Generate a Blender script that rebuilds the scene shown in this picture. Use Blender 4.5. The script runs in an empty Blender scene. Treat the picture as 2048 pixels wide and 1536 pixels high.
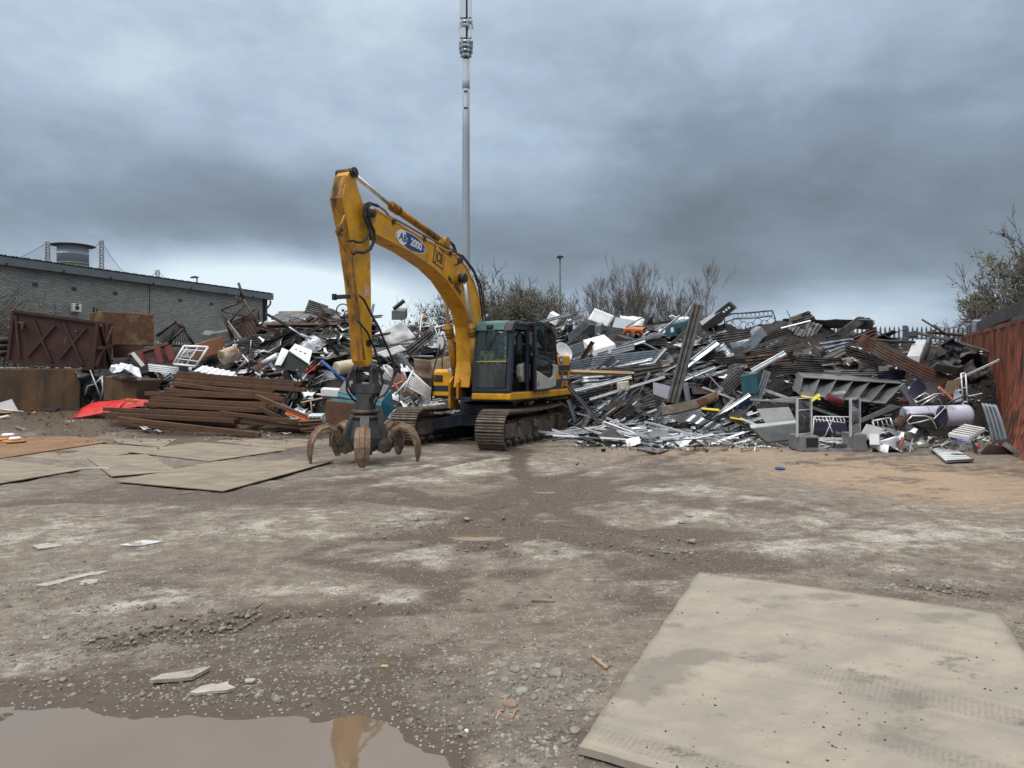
import bpy, bmesh, math, random
import numpy as np
from mathutils import Vector, Matrix, noise
R = math.radians
random.seed(11)
SC = bpy.context.scene
COL = SC.collection

# ------------------------------------------------------------------ camera, light, sky
CH, FPX, HY = 1.8, 1450.0, 735.0        # eye height, focal length and horizon row of the 2048 x 1536 photograph
cam_d = bpy.data.cameras.new('camera'); cam = bpy.data.objects.new('camera', cam_d); COL.objects.link(cam)
cam.location = (0, 0, CH); cam.rotation_euler = (R(90), 0, 0)
cam_d.sensor_width = 36; cam_d.lens = 36 * FPX / 2048; cam_d.shift_y = -(768 - HY) / 2048
cam_d.clip_start = 0.05; cam_d.clip_end = 3000
SC.camera = cam
SC.view_settings.view_transform = 'Standard'; SC.view_settings.look = 'None'
SC.view_settings.exposure = 0.30; SC.view_settings.gamma = 1
SC.cycles.use_denoising = True
SC.cycles.max_bounces = 6
SC.cycles.caustics_reflective = False; SC.cycles.caustics_refractive = False

SUN_EL, SUN_AZ = 52, 215                 # high hidden sun behind the cloud
wd = bpy.data.worlds.new('World'); SC.world = wd; wd.use_nodes = True
nt = wd.node_tree; nt.nodes.clear()
N = lambda t, **k: _n(nt, t, **k)
def _n(tree, t, **k):
    n = tree.nodes.new(t)
    for a, v in k.items():
        if a.startswith('i_'): n.inputs[int(a[2:])].default_value = v
        else: setattr(n, a, v)
    return n
def L(tree, a, ao, b, bi): tree.links.new(a.outputs[ao], b.inputs[bi])
def vm(tree, op, a, b=None):
    n = tree.nodes.new('ShaderNodeVectorMath'); n.operation = op
    for i, s in enumerate((a, b)):
        if s is None: continue
        if isinstance(s, tuple): n.inputs[i].default_value = s
        else: tree.links.new(s, n.inputs[i])
    return n.outputs[1] if op == 'DOT_PRODUCT' else n.outputs[0]
def sm(tree, op, a, b=None, c=None, clamp=False):
    n = tree.nodes.new('ShaderNodeMath'); n.operation = op; n.use_clamp = clamp
    for i, s in enumerate((a, b, c)):
        if s is None: continue
        if isinstance(s, (int, float)): n.inputs[i].default_value = s
        else: tree.links.new(s, n.inputs[i])
    return n.outputs[0]
tc = N('ShaderNodeTexCoord'); d = tc.outputs['Generated']
sky = N('ShaderNodeTexSky'); sky.sky_type = 'NISHITA'; sky.sun_disc = False
sky.sun_elevation = R(SUN_EL); sky.sun_rotation = R(SUN_AZ)
sep = N('ShaderNodeSeparateXYZ'); nt.links.new(d, sep.inputs[0])
zc = sm(nt, 'MAXIMUM', sep.outputs[2], 0.0)
cmb = N('ShaderNodeCombineXYZ')
den = sm(nt, 'ADD', zc, 0.16)
nt.links.new(sm(nt, 'DIVIDE', sep.outputs[0], den), cmb.inputs[0])
nt.links.new(sm(nt, 'DIVIDE', sep.outputs[1], den), cmb.inputs[1])
n1 = N('ShaderNodeTexNoise'); n1.inputs['Scale'].default_value = 0.75; n1.inputs['Detail'].default_value = 7; n1.inputs['Roughness'].default_value = 0.52
n1.inputs['Distortion'].default_value = 0.15
nt.links.new(cmb.outputs[0], n1.inputs['Vector'])
n2 = N('ShaderNodeTexNoise'); n2.inputs['Scale'].default_value = 3.1; n2.inputs['Detail'].default_value = 9; n2.inputs['Roughness'].default_value = 0.58; n2.inputs['Distortion'].default_value = .12
sc_ = vm(nt, 'MULTIPLY', d, (1, 1, 1.9)); nt.links.new(sc_, n2.inputs['Vector'])
field = sm(nt, 'ADD', sm(nt, 'MULTIPLY', sm(nt, 'SUBTRACT', n1.outputs[0], 0.5), 0.50), sm(nt, 'MULTIPLY', sm(nt, 'SUBTRACT', n2.outputs[0], 0.5), .95))
field = sm(nt, 'ADD', field, 0.41)
# large bright and dark cloud masses, each by its direction in the sky: (column, row) seen from the yard, radius, vertical squeeze, amount
for (px, py, r, k, amt) in [(620, 615, .20, 2.4, .70), (470, 560, .16, 3, .30), (900, 660, .25, 3.2, .30), (1750, 625, .22, 4, .26), (1450, 640, .2, 4, .12),
                            (60, 640, .3, 4, .2), (250, 460, .22, 3.0, -.30), (640, 470, .2, 3.2, -.26), (1500, 440, .34, 2.4, -.22), (1900, 470, .24, 2.2, -.08),
                            (1250, 90, .40, 1.5, .26), (520, 120, .34, 1.5, .20), (60, 160, .30, 1.6, .12), (1700, 200, .25, 1.6, .06), (1960, 60, .22, 1.6, -.05), (1050, 520, .25, 3.5, -.1), (1700, 545, .2, 6, -.16), (1000, 400, .5, 2.6, -.16), (700, 330, .2, 3, .08)]:
    v = Vector(((px - 1024) / FPX, 1, (HY - py) / FPX)).normalized()
    q = vm(nt, 'MULTIPLY', vm(nt, 'SUBTRACT', d, tuple(v)), (1, 1, k))
    g = sm(nt, 'EXPONENT', sm(nt, 'MULTIPLY', vm(nt, 'DOT_PRODUCT', q, q), -1 / r ** 2))
    field = sm(nt, 'ADD', field, sm(nt, 'MULTIPLY', g, amt))
ramp = N('ShaderNodeValToRGB'); nt.links.new(field, ramp.inputs[0])
cr = ramp.color_ramp
cr.elements[0].position = 0.05; cr.elements[0].color = (.138, .168, .200, 1)
cr.elements[1].position = 1.0; cr.elements[1].color = (.66, .76, .82, 1)
e = cr.elements.new(.36); e.color = (.218, .272, .338, 1)
e = cr.elements.new(.62); e.color = (.365, .450, .555, 1)
# an overcast vault is brightest overhead
up = N('ShaderNodeMapRange'); up.inputs['From Min'].default_value = .42; up.inputs['From Max'].default_value = 1.0
up.inputs['To Min'].default_value = 1.0; up.inputs['To Max'].default_value = 4.6; nt.links.new(zc, up.inputs['Value'])
bg1 = N('ShaderNodeBackground'); bg1.inputs['Strength'].default_value = 0.08; L(nt, sky, 0, bg1, 0)
wf = N('ShaderNodeMapRange'); wf.inputs['From Min'].default_value = .40; wf.inputs['From Max'].default_value = .75; nt.links.new(zc, wf.inputs['Value'])
wmx = N('ShaderNodeMix', data_type='RGBA'); nt.links.new(wf.outputs[0], wmx.inputs[0]); L(nt, ramp, 0, wmx, 6); wmx.inputs[7].default_value = (.44, .43, .415, 1)   # the vault overhead is plain white cloud
bg2 = N('ShaderNodeBackground'); nt.links.new(wmx.outputs[2], bg2.inputs[0]); nt.links.new(up.outputs[0], bg2.inputs['Strength'])
mx = N('ShaderNodeMixShader'); mx.inputs[0].default_value = 0.93
out = N('ShaderNodeOutputWorld'); L(nt, bg1, 0, mx, 1); L(nt, bg2, 0, mx, 2); L(nt, mx, 0, out, 0)
sun_d = bpy.data.lights.new('sun', 'SUN'); sun_d.energy = 1.5; sun_d.angle = R(22); sun_d.color = (1, .97, .93)
sun = bpy.data.objects.new('sun', sun_d); COL.objects.link(sun)
az = R(SUN_AZ)
sv = Vector((math.sin(az) * math.cos(R(SUN_EL)), math.cos(az) * math.cos(R(SUN_EL)), math.sin(R(SUN_EL))))
sun.rotation_euler = sv.to_track_quat('Z', 'Y').to_euler()

# ------------------------------------------------------------------ helpers
def W(px, py, D): return Vector(((px - 1024) / FPX * D, D, CH + (HY - py) / FPX * D))
def G(px, py, z=0.0): return W(px, py, (CH - z) * FPX / (py - HY))

class MB:
    def __init__(s): s.v = []; s.f = []; s.sm = []; s.uv = None
    def add(s, vs, fs, smooth=False, M=None):
        o = len(s.v)
        s.v += [tuple(M @ Vector(v)) if M is not None else tuple(v) for v in vs]
        s.f += [tuple(i + o for i in f) for f in fs]; s.sm += [smooth] * len(fs)
        return s
    def box(s, c, size, M=None, taper=1.0):
        x, y, z = (q / 2 for q in size); cx, cy, cz = c
        vs = [(cx + a * x * (taper if e > 0 else 1), cy + b * y * (taper if e > 0 else 1), cz + e * z) for e in (-1, 1) for a, b in ((-1, -1), (1, -1), (1, 1), (-1, 1))]
        return s.add(vs, [(3, 2, 1, 0), (4, 5, 6, 7), (0, 1, 5, 4), (1, 2, 6, 5), (2, 3, 7, 6), (3, 0, 4, 7)], M=M)
    def bb(s, a, b): return s.box(tuple((p + q) / 2 for p, q in zip(a, b)), tuple(abs(q - p) for p, q in zip(a, b)))
    def prism(s, poly, y0, y1, M=None, axis='y'):        # poly in (x,z) pulled along y, or in (x,y) pulled along z
        n = len(poly)
        if axis == 'y': vs = [(p[0], y0, p[1]) for p in poly] + [(p[0], y1, p[1]) for p in poly]
        elif axis == 'z': vs = [(p[0], p[1], y0) for p in poly] + [(p[0], p[1], y1) for p in poly]
        else: vs = [(y0, p[0], p[1]) for p in poly] + [(y1, p[0], p[1]) for p in poly]
        fs = [tuple(range(n)), tuple(range(2 * n - 1, n - 1, -1))] + [(i, i + n, (i + 1) % n + n, (i + 1) % n) for i in range(n)]
        return s.add(vs, fs, M=M)
    def tube(s, pts, r, n=8, M=None, cap=True, smooth=True):
        pts = [Vector(p) for p in pts]; m = len(pts)
        rs = r if isinstance(r, (list, tuple)) else [r] * m
        t0 = (pts[1] - pts[0]).normalized()
        u = t0.orthogonal().normalized(); vs = []
        for i, p in enumerate(pts):
            t = (pts[min(i + 1, m - 1)] - pts[max(i - 1, 0)])
            t = t.normalized() if t.length > 1e-9 else t0
            u = (u - t * u.dot(t)); u = u.normalized() if u.length > 1e-6 else t.orthogonal().normalized()
            w = t.cross(u)
            for k in range(n):
                a = 2 * math.pi * k / n
                vs.append(p + (u * math.cos(a) + w * math.sin(a)) * rs[i])
        fs = [(i * n + k, i * n + (k + 1) % n, (i + 1) * n + (k + 1) % n, (i + 1) * n + k) for i in range(m - 1) for k in range(n)]
        o = len(s.v); s.add(vs, fs, smooth, M)
        if cap: s.f += [tuple(o + k for k in range(n - 1, -1, -1)), tuple(o + (m - 1) * n + k for k in range(n))]; s.sm += [False, False]
        return s
    def cyl(s, a, b, r, n=20, r2=None): return s.tube([a, b], [r, r if r2 is None else r2], n)
    def lathe(s, prof, n=24, M=None, smooth=True):      # prof of (r,z)
        vs = [(r * math.cos(2 * math.pi * k / n), r * math.sin(2 * math.pi * k / n), z) for r, z in prof for k in range(n)]
        fs = [(i * n + k, i * n + (k + 1) % n, (i + 1) * n + (k + 1) % n, (i + 1) * n + k) for i in range(len(prof) - 1) for k in range(n)]
        o = len(s.v); s.add(vs, fs, smooth, M)
        s.f += [tuple(o + k for k in range(n - 1, -1, -1)), tuple(o + (len(prof) - 1) * n + k for k in range(n))]; s.sm += [False, False]
        return s
    def sweep(s, path, sec, M=None, closed=True):         # section list per path point, each of the same count of points (world)
        n = len(sec[0]); vs = [p for q in sec for p in q]
        fs = [(i * n + k, i * n + (k + 1) % n, (i + 1) * n + (k + 1) % n, (i + 1) * n + k) for i in range(len(sec) - 1) for k in range(n)]
        o = len(s.v); s.add(vs, fs, False, M)
        s.f += [tuple(o + k for k in range(n - 1, -1, -1)), tuple(o + (len(sec) - 1) * n + k for k in range(n))]; s.sm += [False, False]
        return s
    def center(s):
        a = np.array(s.v); return Vector(((a[:, 0].min() + a[:, 0].max()) / 2, (a[:, 1].min() + a[:, 1].max()) / 2, a[:, 2].min()))
    def build(s, name, m, parent=None, bevel=0, origin=None, recentre=True):
        me = bpy.data.meshes.new(name)
        v = s.v
        if parent is None and recentre:
            c = origin if origin is not None else s.center()
            v = (np.array(s.v) - np.array(c)).tolist()
        me.from_pydata(v, [], s.f)
        me.polygons.foreach_set('use_smooth', s.sm)
        if m is not None: me.materials.append(m)
        me.update()
        o = bpy.data.objects.new(name, me); COL.objects.link(o)
        if parent is None:
            if recentre: o.location = c
        else: o.parent = parent
        if bevel:
            b = o.modifiers.new('bevel', 'BEVEL'); b.width = bevel; b.segments = 2; b.limit_method = 'ANGLE'; b.angle_limit = R(40)
        return o
def tag(o, label, cat, group=None):
    o['label'] = label; o['category'] = cat
    if group: o['group'] = group
    return o
def kind(o, k, label=None):
    o['kind'] = k
    if label: o['label'] = label
    return o
def empty(name, loc, rz=0, label=None, cat=None, group=None):
    o = bpy.data.objects.new(name, None); COL.objects.link(o); o.location = loc; o.rotation_euler = (0, 0, rz); o.empty_display_size = .2
    if label: tag(o, label, cat, group)
    return o
def frame(o, x, y, z=None):       # matrix from origin and two axes
    x = Vector(x).normalized(); y = Vector(y); y = (y - x * y.dot(x)).normalized(); z = x.cross(y)
    return Matrix(((x.x, y.x, z.x, o[0]), (x.y, y.y, z.y, o[1]), (x.z, y.z, z.z, o[2]), (0, 0, 0, 1)))

# ------------------------------------------------------------------ materials
MATS = {}
def mat(name, c1, c2=None, scale=6, rough=.6, metal=0, bump=.15, bscale=None, dirt=None, dscale=3, dlo=.5, dhi=.62, rnd=0, streak=None, spec=.5, stretch=(1, 1, 1), c3=None, rough2=None):
    m = bpy.data.materials.new(name); m.use_nodes = True; t = m.node_tree
    b = t.nodes['Principled BSDF']; b.inputs['Roughness'].default_value = rough; b.inputs['Metallic'].default_value = metal
    b.inputs['Specular IOR Level'].default_value = spec
    tc = t.nodes.new('ShaderNodeTexCoord'); oi = t.nodes.new('ShaderNodeObjectInfo')
    co = vm(t, 'ADD', vm(t, 'MULTIPLY', tc.outputs['Object'], stretch), None)
    addn = co.node; rv = t.nodes.new('ShaderNodeCombineXYZ')
    for i in range(3): t.links.new(sm(t, 'MULTIPLY', oi.outputs['Random'], 37.0 + 11 * i), rv.inputs[i])
    t.links.new(rv.outputs[0], addn.inputs[1])
    n = t.nodes.new('ShaderNodeTexNoise'); n.inputs['Scale'].default_value = scale; n.inputs['Detail'].default_value = 6; n.inputs['Roughness'].default_value = .62
    t.links.new(co, n.inputs['Vector'])
    r = t.nodes.new('ShaderNodeValToRGB'); t.links.new(n.outputs[0], r.inputs[0])
    c2 = c2 or tuple(x * .7 for x in c1)
    r.color_ramp.elements[0].position = .34; r.color_ramp.elements[0].color = (*c2, 1)
    r.color_ramp.elements[1].position = .66; r.color_ramp.elements[1].color = (*c1, 1)
    if c3: e = r.color_ramp.elements.new(.5); e.color = (*c3, 1)
    col = r.outputs[0]
    if dirt:
        n3 = t.nodes.new('ShaderNodeTexNoise'); n3.inputs['Scale'].default_value = dscale; n3.inputs['Detail'].default_value = 8; n3.inputs['Roughness'].default_value = .7
        t.links.new(co if not streak else vm(t, 'MULTIPLY', co, streak), n3.inputs['Vector'])
        mr = t.nodes.new('ShaderNodeMapRange'); mr.inputs['From Min'].default_value = dlo; mr.inputs['From Max'].default_value = dhi
        t.links.new(n3.outputs[0], mr.inputs['Value'])
        mxn = t.nodes.new('ShaderNodeMix'); mxn.data_type = 'RGBA'
        t.links.new(mr.outputs[0], mxn.inputs[0]); t.links.new(col, mxn.inputs[6]); mxn.inputs[7].default_value = (*dirt, 1)
        col = mxn.outputs[2]
        if metal:
            t.links.new(sm(t, 'MULTIPLY', sm(t, 'SUBTRACT', 1.0, mr.outputs[0]), metal), b.inputs['Metallic'])
        ro = sm(t, 'ADD', sm(t, 'MULTIPLY', mr.outputs[0], max(0, .88 - rough)), rough); t.links.new(ro, b.inputs['Roughness'])
    if rnd:
        h = t.nodes.new('ShaderNodeHueSaturation'); t.links.new(col, h.inputs['Color'])
        t.links.new(sm(t, 'ADD', sm(t, 'MULTIPLY', oi.outputs['Random'], 2 * rnd), 1 - rnd), h.inputs['Value'])
        col = h.outputs[0]
    t.links.new(col, b.inputs['Base Color'])
    if bump:
        nb = t.nodes.new('ShaderNodeTexNoise'); nb.inputs['Scale'].default_value = bscale or scale * 4; nb.inputs['Detail'].default_value = 5
        t.links.new(co, nb.inputs['Vector'])
        bp = t.nodes.new('ShaderNodeBump'); bp.inputs['Strength'].default_value = bump; bp.inputs['Distance'].default_value = .02
        t.links.new(nb.outputs[0], bp.inputs['Height']); t.links.new(bp.outputs[0], b.inputs['Normal'])
    MATS[name] = m; return m
def glass(name, tint=(.8, .9, .88), rough=.03, alpha=.25, dust=(.25, .25, .22)):
    m = bpy.data.materials.new(name); m.use_nodes = True; t = m.node_tree
    for n in list(t.nodes):
        if n.type != 'OUTPUT_MATERIAL': t.nodes.remove(n)
    o = [n for n in t.nodes if n.type == 'OUTPUT_MATERIAL'][0]
    tr = t.nodes.new('ShaderNodeBsdfTransparent'); tr.inputs[0].default_value = (*tint, 1)
    gl = t.nodes.new('ShaderNodeBsdfGlossy'); gl.inputs['Roughness'].default_value = rough; gl.inputs[0].default_value = (.9, .95, .95, 1)
    df = t.nodes.new('ShaderNodeBsdfDiffuse'); df.inputs[0].default_value = (*dust, 1)
    fr = t.nodes.new('ShaderNodeFresnel'); fr.inputs[0].default_value = 1.5
    m1 = t.nodes.new('ShaderNodeMixShader'); m2 = t.nodes.new('ShaderNodeMixShader')
    nz = t.nodes.new('ShaderNodeTexNoise'); nz.inputs['Scale'].default_value = 3; nz.inputs['Detail'].default_value = 6
    tc = t.nodes.new('ShaderNodeTexCoord'); t.links.new(tc.outputs['Object'], nz.inputs['Vector'])
    t.links.new(sm(t, 'MULTIPLY', nz.outputs[0], alpha * 2), m1.inputs[0])
    L(t, tr, 0, m1, 1); L(t, df, 0, m1, 2)
    t.links.new(sm(t, 'MULTIPLY', fr.outputs[0], 1.0), m2.inputs[0]); L(t, m1, 0, m2, 1); L(t, gl, 0, m2, 2); L(t, m2, 0, o, 0)
    MATS[name] = m; return m
yellow = mat('yellow_paint', (.72, .355, .006), (.50, .235, .008), 3.4, .42, dirt=(.12, .060, .022), dscale=4.5, dlo=.56, dhi=.74, streak=(1.4, 1.4, .6), bump=.08)
yellow_dirty = mat('worn_yellow_paint', (.50, .225, .010), (.25, .112, .012), 3.0, .55, dirt=(.05, .032, .02), dscale=2.2, dlo=.47, dhi=.66, streak=(1.5, 1.5, .35), bump=.2)
black = mat('black_paint', (.018, .019, .022), (.03, .028, .026), 4, .5, bump=.08, dirt=(.07, .055, .042), dlo=.58, dhi=.75)
rubber = mat('black_rubber', (.014, .014, .015), (.022, .02, .02), 5, .55, bump=.05)
navy = mat('navy_paint', (.012, .018, .03), (.02, .026, .04), 4, .45, bump=.05)
darksteel = mat('dark_steel', (.075, .068, .062), (.04, .036, .033), 5, .55, .5, bump=.25, dirt=(.13, .09, .06), dlo=.5, dhi=.7)
trackm = mat('track_steel', (.21, .175, .14), (.10, .08, .065), 5, .6, .35, bump=.3, dirt=(.155, .115, .085), dlo=.48, dhi=.64, dscale=7)
mudsteel = mat('muddy_steel', (.10, .075, .055), (.05, .04, .032), 4, .8, bump=.5, dirt=(.17, .13, .095), dlo=.5, dhi=.62)
rusttine = mat('rusty_worn_steel', (.20, .125, .078), (.115, .072, .045), 5, .5, .3, bump=.3, dirt=(.27, .205, .15), dlo=.5, dhi=.68, dscale=4)
chrome = mat('chrome', (.80, .80, .80), (.66, .66, .66), 4, .28, .8, bump=0)
graygrapple = mat('grey_cast_steel', (.085, .086, .088), (.045, .046, .05), 5, .5, .4, bump=.2, dirt=(.10, .085, .07), dlo=.56, dhi=.72)
greenvisor = mat('green_visor', (.05, .135, .12), (.035, .10, .09), 3, .35, bump=0, dirt=(.16, .2, .18), dlo=.55, dhi=.7)
trimgrey = mat('light_grey_plastic', (.42, .42, .40), (.34, .34, .32), 4, .55, bump=.05, dirt=(.2, .18, .15), dlo=.6, dhi=.8)
seatm = mat('dark_seat_fabric', (.05, .045, .04), (.03, .028, .026), 12, .9)
white = mat('white_paint', (.80, .82, .84), (.68, .70, .72), 3, .45, bump=.05, dirt=(.30, .27, .23), dlo=.56, dhi=.74, rnd=.16)
decalwhite = mat('decal_white', (.8, .8, .8), (.75, .75, .75), 3, .4, bump=0)
decalblue = mat('decal_blue', (.02, .06, .25), (.02, .05, .2), 3, .4, bump=0)
decalblack = mat('decal_black', (.012, .012, .014), (.02, .02, .02), 3, .4, bump=0)
lampglass = mat('lamp_glass', (.7, .72, .74), (.6, .6, .62), 8, .1, .4, bump=0)
amber = mat('amber_label', (.55, .33, .03), (.5, .28, .02), 8, .5, bump=0)
cabglass = glass('cab_glass', (.86, .95, .92), .03, .05, (.2, .25, .22))
dirtyglass = glass('dusty_glass', (.80, .83, .80), .08, .07, (.22, .20, .17))
galv = mat('galvanised_steel', (.40, .44, .48), (.27, .30, .335), 7, .42, .75, bump=.08, dirt=(.17, .16, .15), dlo=.54, dhi=.74, rnd=.3)
alu = mat('aluminium', (.74, .78, .82), (.52, .56, .60), 5, .40, .5, bump=.06, dirt=(.28, .27, .26), dlo=.58, dhi=.76, rnd=.25)
oldsteel = mat('weathered_grey_steel', (.155, .152, .150), (.085, .082, .08), 5, .6, .35, bump=.2, dirt=(.11, .07, .05), dlo=.5, dhi=.68, rnd=.35)
darksheet = mat('dark_weathered_sheet', (.080, .076, .073), (.030, .028, .027), 4, .65, .2, bump=.2, dirt=(.09, .055, .038), dlo=.52, dhi=.7, rnd=.35)
rust = mat('rust', (.098, .046, .030), (.050, .028, .022), 4, .85, .1, bump=.4, dirt=(.105, .090, .082), dlo=.52, dhi=.7, rnd=.2)
brightrust = mat('orange_rust', (.20, .095, .052), (.20, .08, .035), 5, .85, bump=.35, dirt=(.12, .07, .045), dlo=.52, dhi=.7, rnd=.15)
redskip = mat('faded_maroon_paint', (.066, .023, .018), (.036, .015, .012), 2.4, .6, bump=.2, dirt=(.17, .11, .085), dlo=.62, dhi=.78, dscale=4, streak=(1.5, 1.5, .5))
ochrerust = mat('ochre_rust', (.14, .062, .025), (.20, .14, .06), 2.2, .8, bump=.3, dirt=(.05, .028, .018), dlo=.5, dhi=.66, dscale=5, c3=(.09, .035, .02))
brownconc = mat('stained_brown_concrete', (.150, .080, .038), (.050, .036, .024), 1.1, .85, bump=.3, dirt=(.03, .022, .016), dlo=.5, dhi=.75, dscale=1.6, streak=(2, 2, .3))
timberbrown = mat('brown_beam', (.125, .060, .027), (.060, .029, .016), 3, .7, bump=.25, dirt=(.04, .022, .016), dlo=.52, dhi=.7, rnd=.2, stretch=(1, 1, 1))
woodp = mat('bare_wood', (.36, .25, .15), (.24, .16, .09), 5, .8, bump=.2, rnd=.15, stretch=(.3, 3, 3))
redplastic = mat('red_plastic', (.62, .022, .022), (.42, .015, .015), 3, .4, bump=.1, dirt=(.3, .03, .025), dlo=.55, dhi=.7)
orangem = mat('orange_paint', (.62, .15, .03), (.45, .1, .02), 4, .5, rnd=.1, dirt=(.2, .1, .05), dlo=.6, dhi=.75)
pinkm = mat('faded_pink_paint', (.48, .17, .14), (.36, .12, .1), 4, .6, rnd=.1, dirt=(.2, .1, .08), dlo=.6, dhi=.75)
bluem = mat('blue_paint', (.025, .09, .33), (.02, .06, .22), 4, .45, rnd=.1)
tealm = mat('teal_paint', (.028, .105, .13), (.02, .075, .09), 4, .5, rnd=.1, dirt=(.06, .07, .07), dlo=.6, dhi=.75)
cyanm = mat('cyan_plastic', (.03, .22, .36), (.02, .16, .27), 4, .5, rnd=.1, dirt=(.1, .14, .16), dlo=.6, dhi=.75)
yellowp = mat('yellow_strip_paint', (.62, .50, .03), (.5, .4, .02), 4, .5)
creamm = mat('cream_plastic', (.50, .45, .33), (.42, .37, .27), 4, .55, dirt=(.25, .2, .14), dlo=.55, dhi=.75)
greybox = mat('grey_cabinet_paint', (.15, .158, .160), (.105, .11, .112), 4, .5, .2, rnd=.25, dirt=(.12, .11, .1), dlo=.58, dhi=.75)
blackp = mat('black_plastic', (.016, .017, .02), (.028, .028, .03), 4, .5, rnd=.3)
tarp = mat('black_tarpaulin', (.014, .017, .022), (.03, .034, .04), 4, .45, bump=.4)
lilac = mat('pale_lilac_enamel', (.52, .52, .64), (.46, .46, .58), 3, .3, bump=.04, dirt=(.3, .28, .3), dlo=.62, dhi=.78)
slate = mat('slate_blue_fabric', (.035, .035, .07), (.025, .025, .05), 6, .8)
cardb = mat('brown_board', (.25, .18, .12), (.17, .12, .08), 3, .85, rnd=.2, dirt=(.1, .07, .05), dlo=.55, dhi=.75)
# ------------------------------------------------------------------ numpy noise and the ground
_rs = np.random.RandomState(5); _LAT = _rs.rand(256, 256)
def vnoise(x, y):
    x = np.asarray(x, float); y = np.asarray(y, float)
    xi = np.floor(x).astype(int); yi = np.floor(y).astype(int); fx = x - xi; fy = y - yi
    fx = fx * fx * (3 - 2 * fx); fy = fy * fy * (3 - 2 * fy)
    g = lambda a, b: _LAT[a & 255, b & 255]
    return (g(xi, yi) * (1 - fx) + g(xi + 1, yi) * fx) * (1 - fy) + (g(xi, yi + 1) * (1 - fx) + g(xi + 1, yi + 1) * fx) * fy
def fbm(x, y, o=4):
    s = 0; a = 1; t = 0
    for k in range(o): s = s + a * vnoise(x * 2 ** k + 17 * k, y * 2 ** k + 31 * k); t += a; a *= .5
    return s / t
def sstep(a, b, x): t = np.clip((x - a) / (b - a), 0, 1); return t * t * (3 - 2 * t)
def patch(x, y, px, py, rx, ry):
    c = G(px, py); D = c.y; return np.exp(-(((x - c.x) / (rx / FPX * D)) ** 2 + ((y - c.y) / (ry * D * D / (CH * FPX))) ** 2))
WET = [(220, 852, 380, 18, 2.0), (300, 903, 260, 9, 1.3), (120, 952, 200, 9, 1.2), (520, 905, 160, 8, 1.0), (60, 845, 420, 16, 1.4), (500, 880, 300, 10, .9), (1230, 1000, 200, 14, .35), (430, 1130, 300, 20, .35), (1500, 1130, 400, 24, .6), (1130, 1010, 120, 60, .5), (1350, 1070, 200, 12, .6), (980, 1340, 240, 40, .6), (520, 1000, 330, 22, 1.0), (120, 985, 260, 22, .9), (880, 1290, 330, 70, .8), (1270, 1230, 170, 60, .8), (760, 1112, 110, 12, .6), (900, 1150, 250, 10, .6), (960, 1060, 160, 28, .55),
       (1060, 1490, 260, 60, 1.1), (300, 1380, 520, 50, .8), (1160, 975, 160, 16, .6), (1850, 1190, 300, 24, .8), (650, 1400, 400, 40, .6), (1280, 1085, 120, 12, .5), (1480, 1010, 100, 10, .5),
       (300, 850, 260, 12, .8), (1000, 905, 130, 6, .6), (1330, 1000, 160, 6, .5), (1050, 1150, 60, 12, .8), (1400, 1075, 120, 14, .5), (700, 965, 200, 16, .5)]
DUST = [(870, 1118, 130, 18, .9), (1350, 985, 130, 22, .8), (1150, 1115, 110, 24, .6), (1240, 1015, 60, 6, .7), (110, 1080, 260, 30, .5), (620, 1050, 320, 50, .45), (1600, 1060, 320, 60, .4),
        (1120, 885, 200, 12, .6), (960, 935, 260, 26, .7), (720, 1190, 260, 24, .5), (1850, 1080, 300, 40, .5), (330, 1200, 100, 20, .6), (100, 1230, 120, 20, .6), (880, 1200, 160, 20, .5), (1250, 1160, 120, 16, .5), (1040, 1330, 80, 20, .3)]
TAN = [(1800, 945, 380, 34, 1.0), (1450, 905, 260, 14, .7), (1950, 1000, 260, 40, .6), (1200, 915, 200, 12, .3), (800, 860, 400, 10, .4)]
PB = ([-6, -4.2, -2.7, -2.2, -1.6, -1.2, -.84, -.55, -.32, -.2, 0, .25, .6], [3.3, 3.7, 3.86, 3.84, 3.72, 3.78, 3.77, 3.62, 3.42, 3.2, 2.7, 2.0, 1.2])
def puddle(x, y):
    yb = np.interp(x, *PB) + (fbm(x * 3, y * 3) - .5) * .34 + (fbm(x * 8, y * 10, 4) - .5) * .16
    d1 = (yb - y) * np.where(y > 1.0, 1, 0)
    c = G(955, 1072); d2 = .34 - 1.3 * np.hypot((x - c.x) / 1.6, (y - c.y)) + (fbm(x * 5, y * 5) - .5) * .1
    c = G(1088, 983); d3 = .26 - 1.3 * np.hypot((x - c.x) / 1.5, (y - c.y)) + (fbm(x * 5, y * 5) - .5) * .1
    return np.maximum(np.where((x < .6) & (x > -6), d1, -1), np.maximum(d2, d3))
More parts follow.
